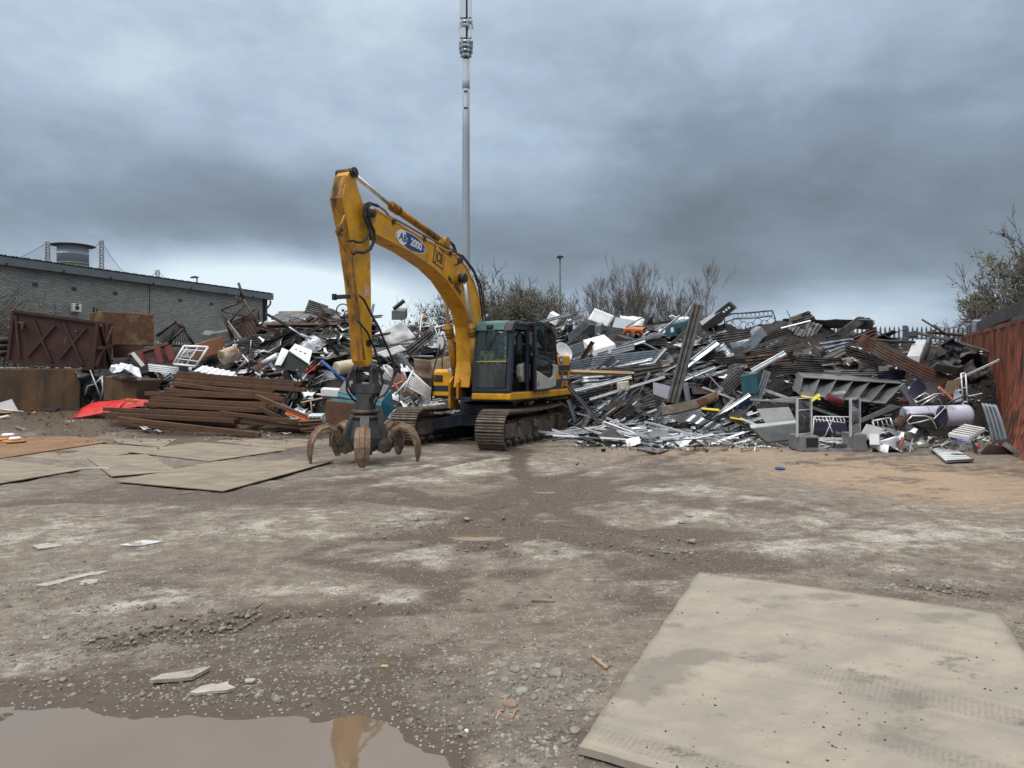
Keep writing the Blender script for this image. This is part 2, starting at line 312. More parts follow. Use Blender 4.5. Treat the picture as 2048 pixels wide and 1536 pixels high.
def ground_h(x, y):
    x = np.asarray(x, float); y = np.asarray(y, float)
    h = .026 + (fbm(x * .35, y * .35) - .5) * .05 + (fbm(x * 1.4 + 9, y * 1.4) - .5) * .035 + (fbm(x * 6, y * 6 + 4, 4) - .5) * .016
    h = h + (fbm((x + .8 * y) * 2.3, (y - .3 * x) * .35, 3) - .5) * .02 + (fbm((y + .35 * x) * 3.2, (x - .35 * y) * .5 + 8, 4) - .5) * .035 * sstep(4, 6, y)
    for (px, py, rx, ry, a) in DUST[:6]: h = h + patch(x, y, px, py, rx, ry) * .03 * a
    c = G(980, 1060); h = h - .012 * np.exp(-(((x - c.x) / 1.2) ** 2 + ((y - c.y) / .7) ** 2))
    h = np.maximum(h, .006)
    p = puddle(x, y); h = np.where(p > -.25, np.minimum(h, .004 + np.clip(-p, -1, 1) * .10 + (fbm(x * 9, y * 9, 3) - .5) * .012), h)
    h = np.maximum(h, -.05)
    h = h + .5 * sstep(17.5, 21.5, y) * sstep(-2.5, -6.0, x)                       # the bank below the left heap
    h = h + .9 * sstep(23, 26, y) * sstep(4, 9, x) + .25 * sstep(24, 30, y)
    return h
ys = np.concatenate([np.linspace(-60, -2, 8), np.linspace(-1, 2.0, 12), 2.05 * 1.0062 ** np.arange(0, 420), 27.8 * 1.09 ** np.arange(0, 38)])
ys = np.unique(np.round(ys, 4))
xc = np.linspace(-9.5, 9.5, 400); xo = 9.5 * 1.07 ** np.arange(1, 56)
xs = np.concatenate([-xo[::-1], xc, xo])
XX, YY = np.meshgrid(xs, ys); ZZ = ground_h(XX, YY)
# wheel and track ruts: soft channels with raised shoulders, lying as tracks of the same gauge
RUTS = [[(560, 960), (800, 985), (1000, 1040), (1150, 1090), (1400, 1120)], [(620, 1122), (700, 1092), (860, 1076), (990, 1100), (1060, 1150), (980, 1172), (800, 1160), (640, 1128)], [(1420, 900), (1200, 960), (1050, 1030), (960, 1100), (900, 1200)],
        [(1330, 900), (1130, 955), (960, 1020), (840, 1100)], [(700, 1000), (900, 1012), (1150, 985), (1500, 935), (1900, 905)], [(250, 1290), (700, 1235), (1100, 1185), (1320, 1150)], [(0, 1010), (300, 1005), (520, 990), (760, 960), (980, 915)], [(1500, 1130), (1750, 1160), (2048, 1210)], [(1040, 900), (1060, 1000), (1180, 1060), (1380, 1085)]]
rutd = np.zeros_like(XX)
_sel = (YY > 2.5) & (YY < 17) & (np.abs(XX) < 11); _x, _y = XX[_sel], YY[_sel]; _acc = np.zeros_like(_x)
_wx = _x + (fbm(_x * 1.3, _y * 1.3 + 40, 3) - .5) * .5; _wy = _y + (fbm(_x * 1.3 + 60, _y * 1.3, 3) - .5) * .5
for ln in RUTS:
    P_ = [G(*q_) for q_ in ln]; dmin = np.full_like(_x, 9.)
    for a_, b_ in zip(P_[:-1], P_[1:]):
        ux, uy = b_.x - a_.x, b_.y - a_.y; tt = np.clip(((_wx - a_.x) * ux + (_wy - a_.y) * uy) / (ux * ux + uy * uy), 0, 1)
        dmin = np.minimum(dmin, np.hypot(_wx - a_.x - tt * ux, _wy - a_.y - tt * uy))
    _acc = np.maximum(_acc, np.exp(-(dmin / .17) ** 2) - .45 * np.exp(-((dmin - .30) / .08) ** 2))
rutd[_sel] = _acc * np.clip(fbm(_x * .9 + 3, _y * .9, 3) * 2.2 - .45, 0, 1); ZZ = np.where(puddle(XX, YY) < -.3, ZZ - .022 * rutd, ZZ)
nx, ny = len(xs), len(ys)
gm = bpy.data.meshes.new('ground')
co = np.stack([XX.ravel(), YY.ravel(), ZZ.ravel()], 1)
idx = np.arange(nx * ny).reshape(ny, nx)
fc = np.stack([idx[:-1, :-1].ravel(), idx[:-1, 1:].ravel(), idx[1:, 1:].ravel(), idx[1:, :-1].ravel()], 1)
gm.vertices.add(len(co)); gm.vertices.foreach_set('co', co.ravel())
gm.loops.add(fc.size); gm.loops.foreach_set('vertex_index', fc.ravel().astype(np.int32))
gm.polygons.add(len(fc)); gm.polygons.foreach_set('loop_start', (np.arange(len(fc)) * 4).astype(np.int32))
gm.polygons.foreach_set('loop_total', np.full(len(fc), 4, np.int32)); gm.polygons.foreach_set('use_smooth', np.ones(len(fc), bool))
gm.update(calc_edges=True)
def wsum(lst, x, y):
    s = 0
    for (px, py, rx, ry, a) in lst: s = s + a * patch(x, y, px, py, rx, ry)
    return s
n_a = fbm(XX * .7, YY * .7 + 50, 5); n_b = fbm((XX + .5 * YY) * 1.1, (YY * 2.2 - .7 * XX) * .8 + 9, 5)
wet = wsum(WET, XX, YY) + (n_a - .5) * 2.6 + (fbm(XX * 2.2 + 5, YY * 2.6 + 3, 4) - .5) * 1.2 + sstep(-.45, .0, puddle(XX, YY)) * 1.0 + rutd * 1.3
dust = -rutd * .8 + wsum(DUST, XX, YY) + (n_b - .5) * 1.0
tan = wsum(TAN, XX, YY) + (n_a - .5) * .4
for nm, a in (('wet', wet), ('dust', dust), ('tan', tan)):
    at = gm.attributes.new(nm, 'FLOAT', 'POINT'); at.data.foreach_set('value', np.clip(a, -2, 2).ravel().astype(np.float32))
ground = bpy.data.objects.new('ground', gm); COL.objects.link(ground); kind(ground, 'structure')

def ground_mat():
    m = bpy.data.materials.new('yard_ground'); m.use_nodes = True; t = m.node_tree; b = t.nodes['Principled BSDF']
    tc = t.nodes.new('ShaderNodeTexCoord'); P = tc.outputs['Object']
    def att(n): a = t.nodes.new('ShaderNodeAttribute'); a.attribute_name = n; return a.outputs['Fac']
    def nz(scale, det=6, ro=.6, st=(1, 1, 1), rot=0):
        n = t.nodes.new('ShaderNodeTexNoise'); n.inputs['Scale'].default_value = scale; n.inputs['Detail'].default_value = det; n.inputs['Roughness'].default_value = ro
        mp = t.nodes.new('ShaderNodeMapping'); mp.vector_type = 'TEXTURE'; mp.inputs['Rotation'].default_value = (0, 0, rot); mp.inputs['Scale'].default_value = tuple(1 / q_ for q_ in st)
        t.links.new(P, mp.inputs[0]); t.links.new(mp.outputs[0], n.inputs['Vector']); return n.outputs[0]
    def mixc(f, a, c):
        n = t.nodes.new('ShaderNodeMix'); n.data_type = 'RGBA'
        t.links.new(f, n.inputs[0])
        for i, s in ((6, a), (7, c)):
            if isinstance(s, tuple): n.inputs[i].default_value = (*s, 1)
            else: t.links.new(s, n.inputs[i])
        return n.outputs[2]
    def rng(v, lo, hi): n = t.nodes.new('ShaderNodeMapRange'); n.interpolation_type = 'SMOOTHSTEP'; n.inputs['From Min'].default_value = lo; n.inputs['From Max'].default_value = hi; t.links.new(v, n.inputs['Value']); return n.outputs[0]
    fine = nz(38, 8, .72); med = nz(7, 8, .68); drag = nz(1.9, 9, .70, (1, 3.6, 1), R(14)); drag2 = nz(2.2, 9, .70, (1, 2.4, 1), R(-24))
    base = mixc(rng(med, .35, .68), (.136, .112, .088), (.225, .196, .160))
    blot = nz(1.5, 10, .72); blot2 = nz(3.1, 10, .74, (1, 1.5, 1), R(20))
    f_d = rng(sm(t, 'ADD', sm(t, 'ADD', sm(t, 'MULTIPLY', att('dust'), .95), sm(t, 'ADD', sm(t, 'MULTIPLY', sm(t, 'SUBTRACT', blot, .5), 3.2), sm(t, 'MULTIPLY', sm(t, 'SUBTRACT', drag, .5), 1.5))), sm(t, 'ADD', sm(t, 'MULTIPLY', sm(t, 'SUBTRACT', fine, .5), 2.4), sm(t, 'MULTIPLY', sm(t, 'SUBTRACT', med, .5), 1.6))), .18, 1.15)
    c = mixc(f_d, base, (.415, .385, .335))
    f_t = rng(sm(t, 'ADD', att('tan'), sm(t, 'MULTIPLY', sm(t, 'SUBTRACT', drag, .5), 1.2)), .2, 1.0)
    c = mixc(sm(t, 'MULTIPLY', f_t, .75), c, (.36, .255, .165))
    f_w = rng(sm(t, 'ADD', sm(t, 'ADD', sm(t, 'MULTIPLY', att('wet'), .8), sm(t, 'MULTIPLY', sm(t, 'SUBTRACT', blot2, .5), 3.4)), sm(t, 'MULTIPLY', sm(t, 'SUBTRACT', med, .5), 1.6)), .0, .9)
    c = mixc(sm(t, 'MULTIPLY', f_w, .9), c, (.078, .054, .036))
    # pale grit and little chips
    vo = t.nodes.new('ShaderNodeTexVoronoi'); vo.inputs['Scale'].default_value = 46; t.links.new(P, vo.inputs['Vector'])
    sx = t.nodes.new('ShaderNodeSeparateColor'); t.links.new(vo.outputs['Color'], sx.inputs[0])
    chip = sm(t, 'MULTIPLY', rng(sx.outputs[0], .80, .84), sm(t, 'SUBTRACT', 1.0, rng(vo.outputs['Distance'], .28, .42)))
    c = mixc(sm(t, 'MULTIPLY', chip, .75), c, (.42, .40, .36))
    vo2 = t.nodes.new('ShaderNodeTexVoronoi'); vo2.inputs['Scale'].default_value = 20; t.links.new(P, vo2.inputs['Vector'])
    sx2 = t.nodes.new('ShaderNodeSeparateColor'); t.links.new(vo2.outputs['Color'], sx2.inputs[0])
    chip2 = sm(t, 'MULTIPLY', rng(sx2.outputs[1], .90, .93), sm(t, 'SUBTRACT', 1.0, rng(vo2.outputs['Distance'], .16, .34)))
    c = mixc(sm(t, 'MULTIPLY', chip2, .8), c, (.10, .085, .07))
    t.links.new(c, b.inputs['Base Color'])
    t.links.new(sm(t, 'SUBTRACT', .92, sm(t, 'MULTIPLY', f_w, .42)), b.inputs['Roughness'])
    b.inputs['Specular IOR Level'].default_value = .4
    hh = sm(t, 'ADD', sm(t, 'ADD', sm(t, 'MULTIPLY', fine, .5), sm(t, 'MULTIPLY', med, 1.1)), sm(t, 'ADD', sm(t, 'MULTIPLY', chip, .35), sm(t, 'ADD', sm(t, 'MULTIPLY', chip2, .7), sm(t, 'MULTIPLY', drag2, .9))))
    bp = t.nodes.new('ShaderNodeBump'); bp.inputs['Strength'].default_value = .75; bp.inputs['Distance'].default_value = .022
    t.links.new(hh, bp.inputs['Height']); t.links.new(bp.outputs[0], b.inputs['Normal'])
    return m
gm.materials.append(ground_mat())
def water_mat(name, c):
    m = bpy.data.materials.new(name); m.use_nodes = True; t = m.node_tree; b = t.nodes['Principled BSDF']
    b.inputs['Base Color'].default_value = (*c, 1); b.inputs['Roughness'].default_value = .02; b.inputs['IOR'].default_value = 1.45; b.inputs['Specular IOR Level'].default_value = 1.0; b.inputs['Coat Weight'].default_value = .3; b.inputs['Coat Roughness'].default_value = .01; b.inputs['Coat IOR'].default_value = 1.5
    n = t.nodes.new('ShaderNodeTexNoise'); n.inputs['Scale'].default_value = 5; n.inputs['Detail'].default_value = 3
    tc = t.nodes.new('ShaderNodeTexCoord'); t.links.new(tc.outputs['Object'], n.inputs['Vector'])
    bp = t.nodes.new('ShaderNodeBump'); bp.inputs['Strength'].default_value = .05; bp.inputs['Distance'].default_value = .01
    t.links.new(n.outputs[0], bp.inputs['Height']); t.links.new(bp.outputs[0], b.inputs['Normal']); return m
wm = water_mat('muddy_water', (.160, .116, .078))
m = MB(); m.add([(-7.5, 1.0, 0), (.6, 1.0, 0), (.6, 4.2, 0), (-7.5, 4.2, 0)], [(0, 1, 2, 3)]); kind(m.build('puddle_water', wm, recentre=False), 'structure')
m = MB()
for (px, py) in ((955, 1072), (1088, 983)):
    c = G(px, py); m.lathe([(.001, -.04), (.5, -.04), (.5, -.0035), (.001, -.0035)], 20, Matrix.Translation(c) @ Matrix.Diagonal((.75, .4, 1, 1)))
kind(m.build('small_puddle_water', water_mat('pothole_water', (.15, .10, .055)), recentre=False), 'structure')

# ------------------------------------------------------------------ stones and grit
_ico = [Vector(v).normalized() for v in [(0, 1, 1.6), (0, -1, 1.6), (0, 1, -1.6), (0, -1, -1.6), (1, 1.6, 0), (-1, 1.6, 0), (1, -1.6, 0), (-1, -1.6, 0), (1.6, 0, 1), (-1.6, 0, 1), (1.6, 0, -1), (-1.6, 0, -1)]]
_icf = [(0, 1, 8), (0, 8, 4), (0, 4, 5), (0, 5, 9), (0, 9, 1), (1, 6, 8), (8, 6, 10), (8, 10, 4), (4, 10, 2), (4, 2, 5), (5, 2, 11), (5, 11, 9), (9, 11, 7), (9, 7, 1), (1, 7, 6), (3, 6, 7), (3, 7, 11), (3, 11, 2), (3, 2, 10), (3, 10, 6)]
def rock(mb, c, r, flat=.6, rg=random):
    j = [rg.uniform(.72, 1.15) for _ in _ico]; a = rg.uniform(0, 6.28); ca, sa = math.cos(a), math.sin(a); sx, sy = rg.uniform(.8, 1.3), rg.uniform(.7, 1)
    vs = []
    for v, q in zip(_ico, j):
        x, y, z = v.x * q * r * sx, v.y * q * r * sy, v.z * q * r * flat
        vs.append((c[0] + x * ca - y * sa, c[1] + x * sa + y * ca, c[2] + z + r * flat * .45))
    mb.add(vs, _icf)
stonem = mat('pale_stone', (.31, .285, .25), (.155, .14, .12), 9, .85, bump=.2, rnd=.1)
gravm = mat('grey_gravel', (.19, .172, .152), (.085, .075, .065), 30, .8, bump=0)
g1 = MB(); g2 = MB()
rg = random.Random(3)
def near_plate(x, y):
    A = G(1398, 1143); B = G(1998, 1226); C_ = G(1157, 1492); u = B - A; v = C_ - A
    det = u.x * v.y - u.y * v.x; s = ((x - A.x) * v.y - (y - A.y) * v.x) / det; q = (u.x * (y - A.y) - u.y * (x - A.x)) / det
    return -.01 < s < 1.01 and -.01 < q < 1.01
clusters = [(1040, 1370, 110, 45, 420), (1200, 1440, 60, 90, 420), (300, 1290, 330, 60, 1500), (650, 1300, 250, 50, 700), (150, 1180, 200, 40, 500), (420, 1390, 420, 25, 600), (950, 1460, 200, 50, 600), (820, 1380, 300, 60, 700),
            (900, 1060, 160, 20, 320), (1000, 1090, 200, 25, 220), (1340, 1100, 140, 20, 160), (1850, 1185, 200, 16, 320), (2035, 1290, 20, 40, 90), (1100, 1510, 140, 30, 400)]
for (px, py, rx, ry, n) in clusters:
    for _ in range(n):
        a, b_ = px + rg.gauss(0, rx * .6), py + rg.gauss(0, ry * .6)
        if b_ < 800 or b_ > 1640: continue
        c = G(a, b_)
        if near_plate(c.x, c.y): continue
        if float(puddle(c.x, c.y)) > -.02 and rg.random() < .96: continue
        r = (.0035 + .014 * rg.random() ** 4) * (1 + .10 * c.y)
        rock((g1 if rg.random() < .28 else g2), (c.x, c.y, float(ground_h(c.x, c.y)) - r * .32), r, .65, rg)
for _ in range(5200):
    c = Vector((rg.uniform(-6, 6) * 1.0, 2.4 + 12 * rg.random() ** 1.5, 0))
    if near_plate(c.x, c.y) or float(puddle(c.x, c.y)) > -.02: continue
    r = .004 + .012 * rg.random() ** 4
    rock((g1 if rg.random() < .25 else g2), (c.x, c.y, float(ground_h(c.x, c.y)) - r * .35), r, .6, rg)
kind(g1.build('pale_gravel', stonem, recentre=False), 'stuff', 'pale grit and chips strewn over the muddy yard'); kind(g2.build('dark_gravel', gravm, recentre=False), 'stuff', 'dark grey gravel pressed into the muddy yard')
def single_stone(px, py, wpx, label, flat=.6, m=stonem, cat='stone', name='stone', seed=0, group=None):
    c = G(px, py); r = wpx / FPX * c.y / 2; b = MB(); rock(b, (0, 0, 0), r, flat, random.Random(seed)); 
    me = b.build(name, m, recentre=False); me.location = (c.x, c.y, float(ground_h(c.x, c.y)) - r * .1)
    md = me.modifiers.new('sub', 'SUBSURF'); md.levels = md.render_levels = 2; md.subdivision_type = 'CATMULL_CLARK'
    dt = bpy.data.textures.get('stone_tex') or bpy.data.textures.new('stone_tex', 'CLOUDS'); dt.noise_scale = .05
    dm = me.modifiers.new('rough', 'DISPLACE'); dm.texture = dt; dm.strength = r * .35
    tag(me, label, cat, group); return me
single_stone(301, 1226, 34, 'chunky pale stone standing alone in the gravel beyond the flat rubble slabs', .8, seed=1)
single_stone(1022, 1422, 40, 'flat reddish brown stone between the puddle and the big steel plate', .35, mat('red_stone', (.26, .17, .12), (.18, .12, .09), 8, .8), seed=2)
single_stone(933, 1477, 13, 'small round white ball lying at the right end of the puddle', .95, mat('white_ball', (.75, .75, .72), (.7, .7, .68), 8, .5, bump=0), 'ball', 'ball', seed=3)
sp = [(1112, 1358, 46), (1045, 1392, 34), (1068, 1405, 26), (1010, 1368, 30), (1160, 1412, 26), (1140, 1430, 24), (1030, 1345, 34), (1075, 1340, 26), (1150, 1478, 30), (1130, 1500, 24), (1185, 1440, 22), (1092, 1465, 18), (985, 1352, 24), (1010, 1408, 22), (1180, 1395, 22), (1050, 1362, 22), (1120, 1385, 18), (1200, 1380, 16)]
for i, (a, b_, w) in enumerate(sp): single_stone(a, b_, w, 'pale knobbly stone in the loose cluster beside the near steel plate', .5, seed=10 + i, group='stones beside the near steel plate')
sp = [(445, 1268, 20), (285, 1395, 22), (125, 1366, 24), (92, 1365, 18), (140, 1378, 20), (185, 1288, 16), (425, 1320, 14), (92, 1283, 22), (640, 1395, 14), (695, 1343, 14), (905, 1375, 14), (1365, 1052, 20), (1385, 1090, 26), (1380, 1040, 18), (800, 1062, 16), (830, 1050, 26), (865, 1045, 22), (935, 1046, 18), (560, 1265, 12), (1013, 1100, 12)]
for i, (a, b_, w) in enumerate(sp): single_stone(a, b_, w, 'small pale stone lying loose on the open muddy ground', .55, seed=40 + i, group='loose stones on the open ground')

def flat_frag(px, py, pts, m, name, label, cat, th=.012, lift=.0, group=None, bend=0, rz=None):
    c = G(px, py); D = c.y; k = D / FPX; ky = D * D / (CH * FPX)
    poly = [((x - px) * k, -(y - py) * ky) for x, y in pts]
    b = MB(); b.prism(poly, 0, th, axis='z')
    o = b.build(name, m, recentre=False); o.location = (c.x, c.y, float(ground_h(c.x, c.y)) + .004 + lift)
    if bend: o.rotation_euler = (R(bend), R(bend * .6), 0)
    tag(o, label, cat, group); return o
def ragged(px, py, rx, ry, n=14, seed=0, j=.25):
    q = random.Random(seed); return [(px + rx * math.cos(2 * math.pi * i / n) * q.uniform(1 - j, 1 + j), py + ry * math.sin(2 * math.pi * i / n) * q.uniform(1 - j, 1 + j)) for i in range(n)]
slabm = mat('pale_slab', (.44, .41, .36), (.30, .28, .24), 12, .85, bump=.5, dirt=(.16, .14, .12), dlo=.55, dhi=.7)
flat_frag(357, 1366, [(311, 1377), (322, 1364), (345, 1361), (372, 1356), (392, 1350), (405, 1349), (398, 1360), (388, 1370), (360, 1374), (335, 1375)], slabm, 'rubble_slab', 'long pale flat rubble flake, larger of the two beyond the puddle', 'rubble', .02)
flat_frag(430, 1386, [(388, 1396), (400, 1384), (418, 1378), (430, 1380), (445, 1373), (452, 1380), (472, 1386), (458, 1392), (430, 1394), (405, 1398)], slabm, 'rubble_slab', 'pale ragged flake of rubble closest to the puddle edge', 'rubble', .015)
flat_frag(500, 1369, ragged(500, 1369, 12, 4, 8, 3), slabm, 'rubble_slab', 'small pale flake of rubble to the right of the two big ones', 'rubble', .01)
flat_frag(97, 1099, [(65, 1099), (82, 1094), (130, 1099), (95, 1106)], slabm, 'floor_tile', 'thin grey diamond of board lying flat near the left frame edge', 'board', .01)
flat_frag(284, 1096, [(248, 1100), (272, 1090), (320, 1092), (290, 1103)], mat('pale_board', (.62, .62, .62), (.4, .4, .4), 8, .7, dirt=(.2, .18, .16), dlo=.5, dhi=.6), 'paper_board', 'pale white rectangular board fragment flat on the mud', 'board', .006)
flat_frag(145, 1166, [(101, 1180), (160, 1152), (189, 1150), (182, 1158), (165, 1160), (128, 1181)], slabm, 'sheet_offcut', 'long pale strip of sheet half sunk in grey gravel', 'sheet', .006)
flat_frag(176, 1173, ragged(176, 1173, 18, 6, 14, 5, .05), slabm, 'round_disc', 'small pale round disc beside the long sunken strip', 'disc', .006)
flat_frag(770, 1342, ragged(770, 1342, 8, 2, 8, 4), mat('yellow_leaf', (.45, .42, .16), (.35, .3, .1), 9, .7), 'dead_leaf', 'small yellow leaf on the dark mud', 'leaf', .004, bend=6)
flat_frag(1560, 943, ragged(1560, 943, 9, 2, 7, 6), decalblue, 'plastic_scrap', 'small dark blue plastic scrap out on the tan concrete', 'plastic', .03)
flat_frag(1030, 1207, [(1063, 1206), (1108, 1209), (1106, 1211), (1063, 1208)], woodp, 'wood_strip', 'thin wooden strip lying left of the near steel plate', 'strip', .015)
flat_frag(1205, 1335, [(1185, 1328), (1189, 1328), (1212, 1350), (1206, 1352)], woodp, 'wood_splinter', 'slim pointed wood splinter close to the near steel plate', 'splinter', .012)
flat_frag(1306, 905, [(1276, 903), (1303, 900), (1338, 905), (1306, 911)], oldsteel, 'cover_plate', 'square dark grey cover plate with a centre knob before the heap', 'plate', .03)
q = random.Random(8)
for i, (a, b_, l, an) in enumerate([(590, 1010, 40, .3), (210, 1035, 46, .15), (160, 1052, 26, .1), (350, 1068, 30, -.2), (640, 985, 30, .05), (185, 985, 24, .6), (200, 990, 34, .02), (1135, 1058, 30, -.1), (1280, 1090, 24, .3), (520, 1222, 20, 1.2), (1030, 1440, 26, .7), (1000, 1440, 24, .8), (1210, 1345, 10, .8), (1830, 1248, 20, .1), (1760, 1115, 16, .05), (420, 985, 30, -.05), (380, 990, 40, .1), (1240, 1040, 14, .4), (1160, 1005, 10, .1), (900, 1000, 16, .05)]):
    c = G(a, b_); ln = l / FPX * c.y; mb = MB()
    k = 5; pts = [(ln * (j / k - .5) * math.cos(an), ln * (j / k - .5) * math.sin(an) * 2 + .02 * math.sin(j * 1.4 + i), .006 + .006 * math.sin(j + i)) for j in range(k + 1)]
    mb.tube(pts, [.007 * (1 - .1 * j) for j in range(k + 1)], 5)
    o = mb.build('twig', woodp, recentre=False); o.location = (c.x, c.y, float(ground_h(c.x, c.y)))
    tag(o, 'thin pale splinter or twig lying on the open muddy yard', 'twig', 'twigs and splinters on the open yard')

# ------------------------------------------------------------------ steel road plates
def plate_mat(name, c1, c2, scuff, rusty=None):
    m = bpy.data.materials.new(name); m.use_nodes = True; t = m.node_tree; b = t.nodes['Principled BSDF']
    tc = t.nodes.new('ShaderNodeTexCoord'); P = tc.outputs['Object']
    def nz(s, st, rot, det=7, ro=.65):
        mp = t.nodes.new('ShaderNodeMapping'); mp.vector_type = 'TEXTURE'; mp.inputs['Rotation'].default_value = (0, 0, rot); mp.inputs['Scale'].default_value = tuple(1 / q_ for q_ in st)
        n = t.nodes.new('ShaderNodeTexNoise'); n.inputs['Scale'].default_value = s; n.inputs['Detail'].default_value = det; n.inputs['Roughness'].default_value = ro
        t.links.new(P, mp.inputs[0]); t.links.new(mp.outputs[0], n.inputs['Vector']); return n.outputs[0]
    def rng(v, lo, hi): n = t.nodes.new('ShaderNodeMapRange'); n.interpolation_type = 'SMOOTHSTEP'; n.inputs['From Min'].default_value = lo; n.inputs['From Max'].default_value = hi; t.links.new(v, n.inputs['Value']); return n.outputs[0]
    def mixc(f, a, c):
        n = t.nodes.new('ShaderNodeMix'); n.data_type = 'RGBA'; t.links.new(f, n.inputs[0])
        for i, s in ((6, a), (7, c)):
            if isinstance(s, tuple): n.inputs[i].default_value = (*s, 1)
            else: t.links.new(s, n.inputs[i])
        return n.outputs[2]
    a = nz(1.3, (1, 2.2, 1), R(25)); f1 = nz(70, (1, 1, 1), 0, 5, .7)
    c = mixc(rng(a, .38, .64), c2, c1)
    # tyre scuffs: bands of fine herring-bone ticks along the travel direction
    band = nz(1.6, (.22, 1.5, 1), R(-32), 4, .5)
    wv = t.nodes.new('ShaderNodeTexWave'); wv.bands_direction = 'X'; wv.inputs['Scale'].default_value = 11; wv.inputs['Distortion'].default_value = 2.2; wv.inputs['Detail'].default_value = 3; wv.inputs['Detail Scale'].default_value = 2
    mp = t.nodes.new('ShaderNodeMapping'); mp.vector_type = 'TEXTURE'; mp.inputs['Rotation'].default_value = (0, 0, R(-32)); t.links.new(P, mp.inputs[0]); t.links.new(mp.outputs[0], wv.inputs['Vector'])
    fb = sm(t, 'MULTIPLY', rng(band, .54, .63), sm(t, 'ADD', sm(t, 'MULTIPLY', wv.outputs['Fac'], .45), .4))
    fb = sm(t, 'MULTIPLY', fb, rng(f1, .35, .6))
    c = mixc(sm(t, 'MULTIPLY', fb, .8), c, scuff)
    lines = nz(4, (.15, 2.2, 1), R(-30), 5, .65)
    c = mixc(sm(t, 'MULTIPLY', rng(lines, .50, .66), .22), c, scuff)
    cl = rng(nz(2.1, (1, 1.6, 1), R(10), 8, .75), .585, .66)
    c = mixc(sm(t, 'MULTIPLY', cl, .7), c, tuple(x * .62 for x in scuff))
    sp = rng(nz(26, (1, 1, 1), 0, 4, .7), .66, .72)
    c = mixc(sm(t, 'MULTIPLY', sp, .7), c, tuple(x * .5 for x in scuff))
    aa = t.nodes.new('ShaderNodeAttribute'); aa.attribute_name = 'mud'
    fm = rng(sm(t, 'ADD', aa.outputs['Fac'], sm(t, 'MULTIPLY', sm(t, 'SUBTRACT', nz(6, (1, 1, 1), 0, 8, .75), .5), 1.8)), .35, .75)
    c = mixc(sm(t, 'MULTIPLY', fm, .62), c, (.155, .140, .118))
    if rusty: c = mixc(rng(nz(1.0, (1, 1, 1), .3), .38, .62), c, rusty)
    t.links.new(c, b.inputs['Base Color']); b.inputs['Roughness'].default_value = .85; b.inputs['Specular IOR Level'].default_value = .3
    bp = t.nodes.new('ShaderNodeBump'); bp.inputs['Strength'].default_value = .4; bp.inputs['Distance'].default_value = .006
    t.links.new(sm(t, 'ADD', sm(t, 'MULTIPLY', f1, .8), sm(t, 'ADD', fb, sp)), bp.inputs['Height']); t.links.new(bp.outputs[0], b.inputs['Normal'])
    return m
pm = plate_mat('dusty_steel_plate', (.335, .295, .238), (.262, .237, .198), (.17, .160, .142))
pm2 = plate_mat('dusty_yard_plate', (.290, .245, .188), (.205, .172, .134), (.12, .105, .09))
pm3 = plate_mat('rusty_yard_plate', (.27, .18, .11), (.20, .14, .09), (.11, .085, .065), (.21, .115, .055))
def plate(pts, z, th, m, label, tilt=0, group='steel road plates on the left side of the yard'):
    P = [G(a, b_, z) for a, b_ in pts]
    if tilt: P[-1].z += tilt
    b = MB(); n = len(P)
    vs = [(p.x, p.y, p.z - th) for p in P] + [(p.x, p.y, p.z) for p in P]
    # wind anticlockwise seen from above
    ar = sum(P[i].x * P[(i + 1) % n].y - P[(i + 1) % n].x * P[i].y for i in range(n))
    if ar < 0: P = P[::-1]; vs = [(p.x, p.y, p.z - th) for p in P] + [(p.x, p.y, p.z) for p in P]
    b.add(vs, [tuple(range(n - 1, -1, -1)), tuple(range(n, 2 * n))] + [(i, (i + 1) % n, (i + 1) % n + n, i + n) for i in range(n)])
    return tag(b.build('steel_plate', m, bevel=.004), label, 'steel plate', group)
z0 = .085
A_ = G(1398, 1143, z0); B_ = G(1998, 1226, z0); C_ = G(1157, 1492, z0); D_ = B_ + C_ - A_
b = MB(); P = [C_, D_, B_, A_]; th = .035
# the near plate: a finely divided sheet, very slightly bowed, so that its edge is not dead straight
nn = 36; top = []; 
for j in range(nn + 1):
    for i in range(nn + 1):
        u, v = i / nn, j / nn; p = C_ * (1 - u) * (1 - v) + D_ * u * (1 - v) + B_ * u * v + A_ * (1 - u) * v
        top.append((p.x + .004 * math.sin(v * 40 + i), p.y + .003 * math.sin(u * 31 + j), p.z + .012 * math.sin(u * 3.1) * math.sin(v * 2.8) + .003 * noise.noise(Vector((p.x * 2, p.y * 2, 0)))))
k = nn + 1; fs = [(j * k + i, j * k + i + 1, (j + 1) * k + i + 1, (j + 1) * k + i) for j in range(nn) for i in range(nn)]
b.add(top, fs, True); b.add([(x, y, z - th) for x, y, z in top], [tuple(reversed(f)) for f in fs], True)
ed = [i for i in range(k)] + [j * k + nn for j in range(1, k)] + [nn * k + i for i in range(nn - 1, -1, -1)] + [j * k for j in range(nn - 1, 0, -1)]; m_ = len(ed); K = k * k
b.f += [(ed[(i + 1) % m_], ed[i], ed[i] + K, ed[(i + 1) % m_] + K) for i in range(m_)]; b.sm += [False] * m_
near_plate_o = tag(b.build('steel_plate', pm), 'huge tan dusty steel plate with tyre scuffs in the near foreground', 'steel plate')
